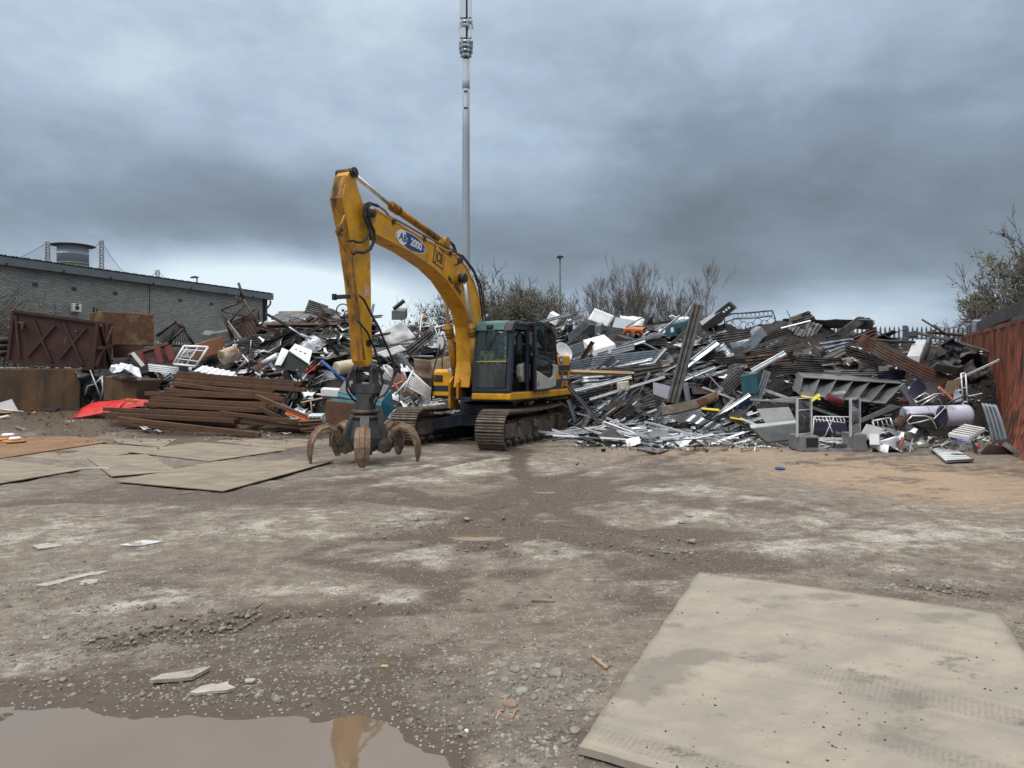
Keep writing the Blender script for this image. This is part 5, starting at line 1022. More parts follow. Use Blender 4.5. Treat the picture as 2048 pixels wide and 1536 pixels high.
for k, pts in enumerate([[(712, 480), (705, 520), (709, 560), (716, 600), (722, 650), (727, 690), (731, 720)], [(697, 480), (700, 540), (706, 600), (711, 650), (716, 700)]]):
    EX(MB().tube([pl3(a, b_, lS + (.015 if k == 0 else -.25)) + Vector((.02, 0, 0)) for a, b_ in pts], .015, 6), 'stick_pipe', rusttine, stick)
m = MB(); m.bb((pl(728, 571, lS)[0] - .0, lS + .001, pl(728, 592, lS)[1]), (pl(738, 571, lS)[0], lS + .004, pl(728, 571, lS)[1])); EX(m, 'notice_label', mat('faded_label', (.62, .42, .30), (.5, .28, .18), 14, .6, bump=0), stick)
m = MB(); c = pl3(736, 686, lS); m.cyl(c, c + Vector((0, .03, 0)), .06, 16); c = pl3(690, 500, lS); EX(m, 'pivot_cap', black, stick)
for pts, r_ in ([[(697, 482), (705, 481), (715, 485), (725, 484), (733, 477), (738, 462), (736, 445), (727, 425), (728, 410), (738, 405), (752, 411)], .022], [[(707, 508), (712, 504), (728, 505), (741, 498), (749, 480), (748, 462), (741, 447), (736, 430), (735, 415), (742, 407), (756, 412)], .03], [[(740, 407), (731, 415), (727, 432), (736, 450), (741, 470), (742, 480)], .026]):
    EX(MB().tube([pl3(a, b_, lS + .10) for a, b_ in pts], r_, 8), 'loop_hose', rubber, stick)
for pts, l in ([[(718, 590), (728, 600), (742, 628), (758, 655), (772, 690), (785, 718), (789, 745), (782, 772), (768, 790), (750, 800), (746, 815)], lS + .12], [[(715, 640), (735, 665), (750, 700), (758, 730), (766, 765), (757, 790), (748, 812)], lS + .06],
               [[(716, 720), (702, 740), (693, 762), (694, 782), (705, 798), (716, 806)], lS - .42], [[(712, 730), (699, 748), (696, 768), (703, 785), (716, 795), (722, 803)], lS - .36]):
    EX(MB().tube([pl3(a, b_, l) for a, b_ in pts], .020, 8), 'grapple_hose', rubber, stick)
for dy in (-.37, .05):
    m = MB(); m.prism(P2(lS, [(736, 722), (746, 724), (752, 735), (750, 765), (738, 765)] if dy > 0 else [(716, 722), (727, 722), (727, 765), (714, 765), (712, 740)]), lS + dy - .02, lS + dy + .02); 
uS, zS = pl(733, 735, 0)
# ---- grapple (hangs free, plumb, below the stick)
uG = uS + .0; yG = -.02; gh = empty('tmp', (0, 0, 0)); bpy.data.objects.remove(gh)
TGZ = 1.8
g = MB()
for dy in (-.19, .19): g.prism([(uG - .10, 1.46), (uG + .10, 1.46), (uG + .11, 1.76), (uG + .05, 1.85), (uG - .05, 1.85), (uG - .11, 1.76)], yG + dy - .035, yG + dy + .035)
g.prism([(uG - .10, 1.32), (uG + .10, 1.32), (uG + .10, 1.50), (uG - .10, 1.50)], yG - .27, yG + .27)
g.prism([(yG - .14, 1.0), (yG + .14, 1.0), (yG + .14, 1.2), (yG + .24, 1.33), (yG - .24, 1.33), (yG - .14, 1.2)], uG - .09, uG + .09, axis='x')
gr = EX(g, 'grapple_yoke', graygrapple, None, .01)
EX(MB().cyl((uG, yG - .27, 1.77), (uG, yG + .27, 1.77), .055, 18), 'yoke_pin', darksteel, gr)
g = MB(); GM = Matrix.Translation((uG, yG, 0)); g.lathe([(.10, 1.02), (.25, 1.02), (.27, .99), (.27, .96), (.22, .95), (.22, .92), (.28, .915), (.28, .86), (.2, .84)], 24, GM); g.box((uG, yG, 1.07), (.16, .34, .16)); EX(g, 'rotator', darksteel, gr)
g = MB(); g.lathe([(.20, .88), (.25, .86), (.33, .50), (.31, .36), (.24, .28), (.12, .22)], 10, GM @ Matrix.Rotation(R(18), 4, 'Z'), smooth=False); EX(g, 'grapple_body', graygrapple, gr, .01)
phi0 = math.atan2(fy_, fx_)
azs = [R(a) for a in (-82, -10, 62, 134, 206)]         # about the plumb axis, in world directions
for i, a in enumerate(azs):
    al_ = a - phi0; M = GM @ Matrix.Rotation(al_, 4, 'Z')
    q = MB()                                # ram housing down the outside of the body
    q.sweep(None, [[(.15, -.085, .92), (.27, -.085, .92), (.27, .085, .92), (.15, .085, .92)], [(.28, -.085, .55), (.41, -.085, .60), (.41, .085, .60), (.28, .085, .55)], [(.31, -.08, .42), (.44, -.08, .44), (.44, .08, .44), (.31, .08, .42)]], M)
    EX(q, 'ram_housing', graygrapple, gr, .008)
    q = MB()
    for sy in (-.10, .10): q.prism([(.28, .26), (.42, .24), (.50, .32), (.52, .44), (.44, .50), (.30, .44)], sy - .02, sy + .02, M)
    q.cyl(M @ Vector((.50, -.14, .44)), M @ Vector((.50, .14, .44)), .055, 14); q.cyl(M @ Vector((.40, -.14, .27)), M @ Vector((.40, .14, .27)), .05, 14); EX(q, 'hinge', darksteel, gr)
    # tine: a curved claw of decreasing section
    pth = [(.42, .30), (.46, .50), (.56, .66), (.70, .735), (.84, .70), (.95, .58), (1.015, .42), (1.03, .24), (1.005, .07)]
    wid = [.14, .18, .22, .25, .27, .28, .28, .25, .10]; dep = [.10, .11, .11, .11, .105, .10, .09, .075, .03]
    secs = []
    for k, (r_, z_) in enumerate(pth):
        a0 = Vector(pth[max(k - 1, 0)]); b0 = Vector(pth[min(k + 1, len(pth) - 1)]); t_ = (b0 - a0).normalized(); n_ = Vector((-t_.y, t_.x)); w, d_ = wid[k] / 2, dep[k] / 2
        def pt(y, o_): p = Vector((r_, z_)) + n_ * o_; return tuple(M @ Vector((p.x, y, p.y)))
        secs.append([pt(-w, -d_), pt(w, -d_), pt(w, -d_ * .1), pt(w * .35, d_ * .45), pt(w * .28, d_), pt(-w * .28, d_), pt(-w * .35, d_ * .45), pt(-w, -d_ * .1)])
    q = MB(); q.sweep(None, secs); EX(q, 'tine', rusttine, gr, .006)
# ---- mirror on its long stalk, extra lamps, valve block
m = MB(); m.tube([pl3(863, 800, -1.2), pl3(866, 745, -1.2), pl3(876, 705, -1.15), pl3(886, 668, -1.1)], .02, 8); EX(m, 'mirror_arm', black)
c = pl3(883, 686, -1.12); m = MB(); m.prism([(c.y + .105 * math.cos(2 * math.pi * i / 20), c.z + .165 * math.sin(2 * math.pi * i / 20)) for i in range(20)], c.x + .03, c.x + .06, axis='x'); EX(m, 'mirror', mat('mirror_face', (.62, .66, .68), (.5, .54, .56), 3, .3, bump=0))
m = MB(); m.prism([(c.y + .115 * math.cos(2 * math.pi * i / 20), c.z + .175 * math.sin(2 * math.pi * i / 20)) for i in range(20)], c.x - .01, c.x + .028, axis='x'); EX(m, 'mirror_shell', black)
c = pl3(906, 739, -.42); m = MB(); m.box(tuple(c), (.10, .22, .12)); lm = EX(m, 'work_lamp', black, None, .01); EX(MB().box(tuple(c + Vector((.052, 0, 0))), (.01, .18, .09)), 'lamp_lens', lampglass, lm)
q = random.Random(4); m = MB()
for k in range(9):
    y = -.36 + .08 * k; m.tube([(.9, y, Z0 + .1), (1.15, y + .02, Z0 + .35 + .1 * math.sin(k)), (1.05, y + .05, Z0 + .6), (.7, y, Z0 + .8 + .05 * math.cos(k))], .022, 6)
m.bb((.5, -.32, Z0 + .02), (.85, .34, Z0 + .4)); EX(m, 'valve_hoses', rubber)
m = MB(); m.prism([(.9, Z0 - .3), (1.28, Z0 - .25), (1.28, Z0 + .35), (1.1, Z0 + .5), (.9, Z0 + .4)], -.33, -.27); m.prism([(.9, Z0 - .05), (1.28, Z0 - .02), (1.28, Z0 + .35), (1.1, Z0 + .5), (.9, Z0 + .4)], -.12, -.05); EX(m, 'ram_lug', yellow_dirty, None, .01)
# ------------------------------------------------------------------ the scrap heaps: core mound
TPX = [100, 240, 330, 450, 520, 600, 680, 760, 860, 950, 1100, 1200, 1350, 1500, 1600, 1700, 1800, 1900, 1960, 2100]
TF = [23.5, 22, 21.5, 21, 21, 20.5, 20.2, 20.2, 20.5, 21, 19.8, 19.0, 18.4, 18.0, 18.0, 18.0, 18.0, 18.0, 18.2, 19]
TRD = [27, 27, 27, 26.5, 26, 26, 26, 26, 26, 26, 25, 24, 23.5, 23, 22.5, 22, 21.5, 21, 21, 21]
TS = [735, 712, 700, 690, 672, 640, 645, 652, 655, 655, 650, 652, 655, 650, 652, 660, 674, 686, 694, 700]
def mound_h(x, y):
    x = np.asarray(x, float); y = np.asarray(y, float); px = 1024 + FPX * x / np.maximum(y, 1)
    f = np.interp(px, TPX, TF); r = np.interp(px, TPX, TRD); s = np.interp(px, TPX, TS) + 7
    zr = CH + (HY - s) / FPX * r
    t = np.clip((y - f) / (r - f), 0, 1); up_ = np.sin(t * np.pi / 2) ** .8
    dn = 1 - sstep(0, 7, y - r)
    h = zr * up_ * dn + (fbm(x * 1.1, y * 1.1 + 70, 4) - .5) * .9 * sstep(0, .25, t) * dn
    h = h * sstep(90, 230, px) * (1 - sstep(2010, 2100, px))
    return np.where(y < f, -1, h)
def HD(px, py):
    D = np.arange(14, 30, .06); k = (px - 1024) / FPX; z = CH + (HY - py) / FPX * D
    h = np.maximum(mound_h(k * D, D), ground_h(k * D, D)); w = np.nonzero(h >= z)[0]
    if len(w): return float(D[w[0]])
    return float(np.interp(px, TPX, TRD)) - .6
pxs = np.linspace(80, 2110, 420); ts = np.linspace(0, 1, 130)
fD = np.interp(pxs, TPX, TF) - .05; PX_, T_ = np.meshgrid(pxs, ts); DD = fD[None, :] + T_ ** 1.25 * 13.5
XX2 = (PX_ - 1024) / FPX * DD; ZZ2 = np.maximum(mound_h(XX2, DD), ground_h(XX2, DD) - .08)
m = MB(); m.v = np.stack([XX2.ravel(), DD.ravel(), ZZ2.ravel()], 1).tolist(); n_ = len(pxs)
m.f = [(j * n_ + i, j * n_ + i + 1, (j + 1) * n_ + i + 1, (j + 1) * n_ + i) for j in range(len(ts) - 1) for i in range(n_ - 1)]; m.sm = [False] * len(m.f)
core = mat('packed_scrap', (.022, .020, .018), (.007, .007, .007), 9, .8, bump=1.0, dirt=(.09, .07, .055), dscale=11, dlo=.58, dhi=.66)  # near-black colour paints in the shade of gaps between loose pieces
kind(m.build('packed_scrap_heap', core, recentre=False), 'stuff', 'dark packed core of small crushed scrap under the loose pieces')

# ------------------------------------------------------------------ builders for scrap pieces
LAND = []                                    # landmarks for the labels of the small pieces
def c3(p, D0):
    return W(p[0], p[1], (D0 + (p[2] if len(p) > 2 else 0)))
def sheet_mb(P, corr=0, amp=.018, th=.004, crumple=0, bend=0, nu=None, nv=None, trap=False, torn=0, seed=0, across='v'):
    P = [Vector(p) for p in P]; nu = nu or (14 if (crumple or bend or torn) else 2); nv = nv or (max(corr * 8, 2) if corr else (10 if crumple else 2))
    if across == 'u': P = [P[0], P[3], P[2], P[1]]
    n0 = (P[1] - P[0]).cross(P[3] - P[0]).normalized(); g = []; q = random.Random(seed); ph = q.uniform(0, 99)
    Ls = (P[1] - P[0]).length
    for j in range(nv + 1):
        for i in range(nu + 1):
            u, v = i / nu, j / nv
            if torn and (i == 0 or i == nu): u += (q.random() - .5) * torn
            p = P[0] * (1 - u) * (1 - v) + P[1] * u * (1 - v) + P[2] * u * v + P[3] * (1 - u) * v
            o = 0
            if corr:
                w = (v * corr) % 1
                o += amp * (math.sin(2 * math.pi * w) if not trap else max(-1, min(1, 2.4 * math.sin(2 * math.pi * w))))
            o += bend * (4 * u * (1 - u)) * Ls
            if crumple: o += crumple * (noise.noise(p * 2.2 + Vector((ph, 0, 0))) + .6 * noise.noise(p * 5.5 + Vector((0, ph, 0))))
            g.append(p + n0 * o)
    m = MB(); k = nu + 1; K = len(g)
    m.add(g, [(j * k + i, j * k + i + 1, (j + 1) * k + i + 1, (j + 1) * k + i) for j in range(nv) for i in range(nu)], bool(corr and not trap) or bool(crumple))
    m.add([p - n0 * th for p in g], [(j * k + i, (j + 1) * k + i, (j + 1) * k + i + 1, j * k + i + 1) for j in range(nv) for i in range(nu)], bool(corr and not trap) or bool(crumple))
    ed = [i for i in range(k)] + [j * k + nu for j in range(1, nv + 1)] + [nv * k + i for i in range(nu - 1, -1, -1)] + [j * k for j in range(nv - 1, 0, -1)]
    n = len(ed); m.f += [(ed[(i + 1) % n], ed[i], ed[i] + K, ed[(i + 1) % n] + K) for i in range(n)]; m.sm += [False] * n
    return m
def fin(m, name, ma, label, cat, parent=None, group=None, land=None, px=None, bevel=0):
    o = m.build(name, ma, parent, bevel)
    if not parent: tag(o, label, cat, group)
    if land: LAND.append((px[0], px[1], land))
    return o
def cen(pts): return (sum(p[0] for p in pts) / len(pts), sum(p[1] for p in pts) / len(pts))
def S4(name, ma, pts, label, cat, off=.35, land=None, D=None, **k):
    c = cen(pts); D0 = D or HD(*c) - off
    return fin(sheet_mb([c3(p, D0) for p in pts], **k), name, ma, label, cat, land=land, px=c)
def prof_pts(kind_, w, h, t=.006):
    if kind_ == 'C': return [(-w / 2, 0), (w / 2, 0), (w / 2, h), (w / 2 - t, h), (w / 2 - t, t), (-w / 2 + t, t), (-w / 2 + t, h), (-w / 2, h)]
    if kind_ == 'L': return [(0, 0), (w, 0), (w, t), (t, t), (t, h), (0, h)]
    if kind_ == 'I': return [(-w / 2, 0), (w / 2, 0), (w / 2, t), (t / 2, t), (t / 2, h - t), (w / 2, h - t), (w / 2, h), (-w / 2, h), (-w / 2, h - t), (-t / 2, h - t), (-t / 2, t), (-w / 2, t)]
    if kind_ == 'M': return [(-w / 2, 0), (w / 2, 0), (w / 2, h), (w * .3, h), (w * .3, h * .35), (w * .14, h * .35), (w * .08, h * .8), (-w * .08, h * .8), (-w * .14, h * .35), (-w * .3, h * .35), (-w * .3, h), (-w / 2, h)]
    return [(-w / 2, 0), (w / 2, 0), (w / 2, h), (-w / 2, h)]
def bar_mb(a, b_, kind_, w, h, roll=0, t=.006, upv=None, sag=0, n=1):
    a, b_ = Vector(a), Vector(b_); d_ = (b_ - a).normalized(); s = d_.cross(Vector(upv or (0, -.55, .83))).normalized() if abs(d_.dot(Vector((0, -.55, .83)).normalized())) < .98 else d_.orthogonal().normalized(); u = s.cross(d_)
    R_ = Matrix.Rotation(roll, 3, d_); s = R_ @ s; u = R_ @ u; pr = prof_pts(kind_, w, h, t); n = max(n, 6 if sag else 1)
    m = MB(); m.sweep(None, [[tuple(a.lerp(b_, i / n) + s * x + u * y + Vector((0, 0, -sag * 4 * (i / n) * (1 - i / n)))) for x, y in pr] for i in range(n + 1)]); return m
def BAR(name, ma, p, q_, w, label, cat, kind_='C', h=None, off=.45, roll=0, land=None, t=.006, D=None, sag=0):
    c = cen([p, q_]); D0 = D or HD(*c) - off; wm = w / FPX * D0
    return fin(bar_mb(c3(p, D0), c3(q_, D0), kind_, wm, h or wm * .45, roll, t, sag=sag), name, ma, label, cat, land=land, px=c)
def TUBE(name, ma, pts, w, label, cat, off=.5, land=None, n=10, D=None, open_=False):
    c = cen(pts); D0 = D or HD(*c) - off; r = w / FPX * D0 / 2
    return fin(MB().tube([c3(p, D0) for p in pts], r, n, smooth=True), name, ma, label, cat, land=land, px=c)
def B3(name, ma, p0, p1, p2, p3, label, cat, off=.5, land=None, bevel=.012, D=None, parts=(), thing=None):
    """box from a corner and three edge ends seen in the picture"""
    c = cen([p0, p1, p2, p3]); D0 = D or HD(*c) - off; P0, P1, P2, P3 = (c3(p, D0) for p in (p0, p1, p2, p3)); a, b_, d_ = P1 - P0, P2 - P0, P3 - P0
    m = MB(); vs = [P0, P0 + a, P0 + a + b_, P0 + b_]; vs += [v + d_ for v in vs]; m.add(vs, [(0, 3, 2, 1), (4, 5, 6, 7), (0, 1, 5, 4), (1, 2, 6, 5), (2, 3, 7, 6), (3, 0, 4, 7)])
    if a.cross(b_).dot(d_) < 0: m.f = [tuple(reversed(f)) for f in m.f]
    if not parts: return fin(m, name, ma, label, cat, land=land, px=c, bevel=bevel), (P0, a, b_, d_)
    e = empty(name, m.center(), 0, label, cat); m.v = [tuple(Vector(v) - e.location) for v in m.v]; m.build(parts, ma, e, bevel); LAND.append((c[0], c[1], land)) if land else None
    return e, (P0 - e.location, a, b_, d_)
def on(F, u, v, w): return F[0] + F[1] * u + F[2] * v + F[3] * w
def part_tube(e, nm, ma, pts, r, n=8): return MB().tube(pts, r, n).build(nm, ma, e)
def FRAME(name, ma, pts, w, bars, label, cat, off=.5, land=None, vert=True, barw=.5, D=None):
    c = cen(pts); D0 = D or HD(*c) - off; P = [c3(p, D0) for p in pts]; r = w / FPX * D0 / 2
    e = empty(name, Vector((sum(p.x for p in P) / 4, sum(p.y for p in P) / 4, min(p.z for p in P))), 0, label, cat); Q = [p - e.location for p in P]
    m = MB(); 
    for i in range(4): m.tube([Q[i], Q[(i + 1) % 4]], r, 8)
    m.build('frame', ma, e); m = MB()
    for k in range(bars):
        t_ = (k + 1) / (bars + 1); a, b_ = (Q[0].lerp(Q[1], t_), Q[3].lerp(Q[2], t_)) if vert else (Q[0].lerp(Q[3], t_), Q[1].lerp(Q[2], t_)); m.tube([a, b_], r * barw, 6)
    if bars: m.build('bars', ma, e)
    if land: LAND.append((c[0], c[1], land))
    return e, Q
# ------------------------------------------------------------------ right heap: the pieces one can name
BAR('ribbed_channel', oldsteel, (1397, 610), (1346, 806), 22, 'tall ribbed grey channel standing on end and leaning above the heap', 'channel', 'M', h=.10, off=.0, D=17.9, land='the tall upright channel')
S4('appliance_door', white, [(1189, 617, .1), (1229, 633, .1), (1215, 655), (1175, 640)], 'white embossed appliance door propped on top of the heap before the bare tree', 'appliance door', land='the embossed white door', th=.05, off=.2, nu=8, nv=8, crumple=.02)
S4('pale_panel', mat('pale_blue_panel', (.50, .56, .62), (.4, .46, .52), 3, .4, dirt=(.3, .3, .3), dlo=.6, dhi=.75), [(1231, 635), (1271, 642), (1264, 660, -.1), (1224, 655, -.1)], 'pale bluish flat panel with a dark slot beside the embossed white door', 'panel', off=.3, th=.04, land='the pale blue panel')
S4('crumpled_cover', white, [(1241, 629, .4), (1290, 638, .4), (1284, 658), (1240, 650)], 'bulging white appliance cover behind the pale blue panel', 'cover', crumple=.12, th=.01, off=.0)
B3('washing_machine', white, (1100, 625), (1119, 636), (1092, 641), (1106, 622, .5), 'small white appliance tilted on the heap just right of the cab roof', 'appliance', off=.3, land='the small white appliance by the cab', D=24.3)
e, F = B3('white_fridge', white, (1189, 700, -.3), (1231, 688, .1), (1203 - 37, 663 + 17), (1191, 716, -.3), 'big dented white fridge lying open side down in the heap right of the cab', 'fridge', off=.9, land='the big white fridge', parts='cabinet')
m = MB(); a, b_ = on(F, .08, .0, .2), on(F, .92, .0, .95); m.tube([on(F, .1, -.02, .5), on(F, .6, -.02, .5)], .015, 6); m.build('door_handle', greybox, e)
e, F = B3('black_television', blackp, (1158, 671), (1186, 672), (1159, 648), (1170, 668, .5), 'black boxy television set between the cab and the white fridge', 'television', off=.8, parts='casing', land='the black television')
m = MB(); m.add([on(F, .1, .12, -.01), on(F, .9, .12, -.01), on(F, .9, .9, -.01), on(F, .1, .9, -.01)], [(0, 1, 2, 3)]); m.build('screen', rubber, e)
B3('grey_side_box', greybox, (1187, 672), (1201, 670), (1188, 652), (1192, 666, .4), 'grey box tight against the black television', 'box', off=.7)
e, F = B3('lawn_mower', orangem, (1246, 669), (1285, 671), (1247, 657), (1252, 664, .5), 'orange mower with a black wheel under the pale blue panel', 'mower', off=.9, parts='deck', land='the orange mower')
for u in (.25, .75):
    m = MB(); c = on(F, u, .1, -.05); m.tube([c - Vector((0, .05, 0)), c + Vector((0, .05, 0))], .12, 18); w_ = m.build('wheel', rubber, e); m = MB(); m.tube([c - Vector((0, .056, 0)), c - Vector((0, .05, 0))], .05, 12); m.build('hub', orangem, w_)
m = MB(); m.tube([on(F, .05, 1, .5), on(F, .6, 2.2, .6), on(F, 1.1, 3.2, .6)], .014, 6); m.tube([on(F, .05, 1, 1), on(F, .6, 2.2, 1.1), on(F, 1.1, 3.2, 1.1)], .014, 6); m.build('handle', black, e)
e, F = B3('teal_compressor', tealm, (1331, 676), (1371, 669), (1330, 650), (1340, 670, .5), 'dark teal machine casing with a round port left of the upright channel', 'machine', off=.6, parts='casing', land='the teal machine casing')
m = MB(); c = on(F, .66, .45, -.005); m.tube([c, c - Vector((0, .05, 0))], .075, 18); m.build('port_ring', rust, e); m = MB(); c = on(F, .66, .45, -.005); m.tube([c - Vector((0, .045, 0)), c - Vector((0, .055, 0))], .045, 14); m.build('port', decalblack, e)
m = MB(); m.add([on(F, .28, .35, -.015), on(F, .42, .35, -.015), on(F, .42, .72, -.015), on(F, .28, .72, -.015)], [(0, 1, 2, 3)]); m.build('label', decalwhite, e)
TUBE('bent_tube', white, [(1328, 655), (1337, 656), (1355, 649), (1356, 636), (1344, 631), (1338, 634)], 3, 'white tube bent like a handle above the teal machine casing', 'tube', off=.9)
e, F = B3('slotted_bracket', blackp, (1340, 687), (1381, 651, .2), (1353, 697), (1342, 684, .1), 'dark perforated bracket with square holes slanting left of the upright channel', 'bracket', off=1.1, parts='strip', land='the dark perforated bracket')
m = MB()
for k in range(5):
    u = .15 + .17 * k; m.add([on(F, u, .3, -.05), on(F, u + .08, .3, -.05), on(F, u + .08, .7, -.05), on(F, u, .7, -.05)], [(0, 1, 2, 3)])
m.build('square_holes', greybox, e)
e, F = B3('black_slotted_panel', blackp, (1431, 624), (1457, 604), (1445, 637), (1435, 622, .15), 'black panel with three white slots jutting up right of the upright channel', 'panel', off=.0, parts='panel', D=22.5, land='the jutting black panel')
m = MB()
for k in range(3): u = .3 + .2 * k; m.add([on(F, u, .4, -.02), on(F, u + .12, .4, -.02), on(F, u + .12, .62, -.02), on(F, u, .62, -.02)], [(0, 1, 2, 3)])
m.build('slots', decalwhite, e)
B3('dark_cabinet', blackp, (1405, 664), (1444, 645), (1400, 645), (1412, 655, .5), 'black cabinet with a white rim below the jutting black panel', 'cabinet', D=22.2)
S4('white_rim_panel', white, [(1399, 644), (1427, 626), (1430, 631), (1404, 651)], 'narrow white panel edge on the black cabinet below the jutting black panel', 'panel', D=22.0, th=.02)
# wrought iron rack
e = empty('wrought_iron_rack', W(1500, 655, 22.6), 0, 'ornate black wrought iron rack standing on the heap against the sky', 'iron rack'); L0 = e.location; LAND.append((1500, 640, 'the wrought iron rack'))
A = [W(a, b_, 22.4) - L0 for a, b_ in ((1449, 634), (1468, 627), (1500, 626), (1545, 621))]; B = [v + Vector((0, 0, -.17)) for v in A]; C2 = [v + Vector((.1, .7, .05)) for v in A]
for q_ in (A, B, C2): part_tube(e, 'rail', black, q_, .018, 6)
for a, b_ in (((1545, 621), (1551, 650)), ((1449, 634), (1446, 655))): part_tube(e, 'leg', black, [W(a[0], a[1], 22.4) - L0, W((a[0] + b_[0]) / 2 + 2, (a[1] + b_[1]) / 2, 22.4) - L0, W(*b_, 22.4) - L0], .018, 6)
m = MB()
for k in range(9):
    u = k / 9 + .05; p = A[1].lerp(A[3], u) - Vector((0, 0, .085)); m.tube([p + Vector((.07 * math.cos(t_), 0, .07 * math.sin(t_))) for t_ in [i * math.pi / 5 for i in range(11)]], .008, 4)
    p2 = C2[1].lerp(C2[3], u); m.tube([A[1].lerp(A[3], u), p2], .01, 4)
m.build('scrollwork', black, e)
q = random.Random(5)
for k in range(7):
    m = MB(); c = W(1460 + k * 14, 650 + q.uniform(-6, 4), 22.3); m.tube([c + Vector((.16 * math.cos(t_) * q.uniform(.9, 1.1), .1 * math.sin(t_ * 2), .14 * math.sin(t_))) for t_ in [i * .55 for i in range(10)]], .01, 5)
    fin(m, 'iron_loop', black, 'curled black iron rod tangled under the wrought iron rack', 'iron rod', group='curled iron rods under the rack')
S4('curved_mudguard', galv, [(1449, 688), (1508, 676, -.2), (1480, 705, -.2), (1462, 700)], 'pale curved mudguard lower half lying under the wrought iron rack', 'mudguard', off=.9, crumple=.05, th=.01, D=20.3)
m = MB(); P = [W(a, b_, 20.2) for a, b_ in ((1458, 694), (1480, 699), (1500, 688), (1514, 670), (1524, 662))]; 
m.sweep(None, [[p + Vector((-.05, -.1, .12)), p + Vector((.12, -.1, -.10)), p + Vector((.14, .4, -.06)), p + Vector((-.03, .4, .16))] for p in P]); fin(m, 'curved_trough', galv, 'smooth pale curved trough sweeping up below the wrought iron rack', 'trough', land='the pale curved trough', px=(1490, 685))
BAR('steel_joist', rust, (1197, 692), (1330, 695), 10, 'dark brown steel joist lying level below the white fridge', 'joist', 'I', h=.14, off=1.0, t=.02, land='the level brown joist')
# long galvanised cladding sheets, middle
for i, (pts, n, ma, lab, ld) in enumerate([([(1187, 712), (1325, 698), (1344, 712), (1180, 735)], 5, galv, 'bright ribbed cladding sheet spread level just below the brown joist', 'the bright level cladding'),
      ([(1142, 722), (1216, 706), (1220, 728), (1140, 742)], 5, galv, 'ribbed cladding sheet at the tail of the excavator beside the satellite dish', None),
      ([(1112, 700), (1195, 672), (1200, 688), (1112, 724)], 6, galv, 'ribbed galvanised sheet fanned behind the open cab door', None),
      ([(1135, 668), (1172, 640), (1178, 652), (1138, 686)], 4, galv, 'steep ribbed sheet between the cab and the black television', None),
      ([(1260, 680), (1330, 676), (1338, 690), (1262, 692)], 4, oldsteel, 'grey ribbed sheet under the orange mower', None),
      ([(1180, 738), (1300, 728), (1310, 742), (1180, 750)], 4, oldsteel, 'dull ribbed cladding sheet second below the brown joist', None),
      ([(1345, 716), (1430, 700), (1440, 714), (1350, 730)], 4, darksheet, 'dark ribbed sheet right of the upright channel at mid height', None),
      ([(1268, 735), (1325, 728), (1322, 748), (1270, 762)], 3, oldsteel, 'short ribbed grey sheet left of the capped grey pipe', None),
      ([(1135, 790), (1230, 770), (1236, 790), (1140, 812)], 4, darksheet, 'dark ribbed sheet low behind the near track', None),
      ([(1225, 830), (1262, 806), (1272, 818), (1240, 842)], 4, darksheet, 'dark ribbed sheet on edge low in the shadow left of the curved trough', None),
      ([(1442, 770), (1480, 735), (1498, 752), (1455, 790)], 5, oldsteel, 'ribbed grey sheet standing left of the teal cabinet', None),
      ([(1430, 712), (1500, 716), (1498, 728), (1432, 726)], 4, darksheet, 'dark ribbed sheet under the pale curved trough', None)]):
    S4('cladding_sheet', ma, pts, lab, 'cladding sheet', off=.9, corr=n, amp=.017, trap=True, land=ld, seed=i, nu=2)
BAR('timber_beam', woodp, (1135, 746), (1264, 750), 9, 'long tan edged beam level beside the tail of the excavator', 'beam', 'box', h=.08, off=1.1)
BAR('silver_bar', alu, (1147, 784), (1264, 756), 8, 'long bright silver bar slanting up behind the near track', 'bar', 'C', off=1.2, land='the long slanting silver bar')
BAR('silver_bar', alu, (1180, 800), (1330, 755), 6, 'long dull silver bar just below the long bright one behind the near track', 'bar', 'C', off=1.1)
e, F = B3('socket_panel', creamm, (1235, 784), (1257, 781), (1233, 766), (1238, 782, .08), 'cream square panel with a round dial hanging in the middle of the heap', 'panel', off=1.3, parts='plate', land='the cream dial panel')
m = MB(); c = on(F, .5, .5, 0); m.tube([c - Vector((0, .03, 0)), c], .07, 16); m.build('dial', alu, e)
TUBE('grey_pipe', oldsteel, [(1309, 752), (1348, 750, .3)], 9, 'stubby grey pipe with a rusty end left of the upright channel', 'pipe', off=1.0, land='the capped grey pipe')
BAR('leaning_channel', galv, (1135, 773), (1196, 846), 8, 'grey channel leaning down to the ground behind the near track', 'channel', 'C', D=18.6, h=.06, land='the leaning grey channel')
BAR('leaning_channel', galv, (1135, 800), (1150, 845), 8, 'short bright upright channel hard by the excavator tail', 'channel', 'C', D=19.0, h=.06)
m = MB(); P = [(1324, 822), (1350, 818), (1393, 808), (1420, 797), (1437, 790)]; 
m.sweep(None, [[W(a, b_ - 10, 17.4), W(a, b_ - 9, 17.35), W(a, b_ + 8 , 17.2), W(a, b_ + 11, 17.7)] for a, b_ in P]); fin(m, 'curved_panel', mudsteel, 'curved brown grey bumper like panel with an ochre patch below the upright channel', 'panel', land='the curved brown panel', px=(1380, 808))
S4('ochre_patch', ochrerust, [(1392, 801), (1433, 784), (1436, 797), (1402, 814)], 'peeling ochre plate on the curved brown panel below the upright channel', 'plate', D=17.12, th=.01, crumple=.02)
S4('slatted_sheet', alu, [(1331, 831), (1386, 813), (1414, 831), (1362, 846)], 'bright slatted sheet right under the curved brown panel', 'slatted sheet', off=.5, corr=6, amp=.016, trap=True, nu=2, land='the bright slatted sheet')
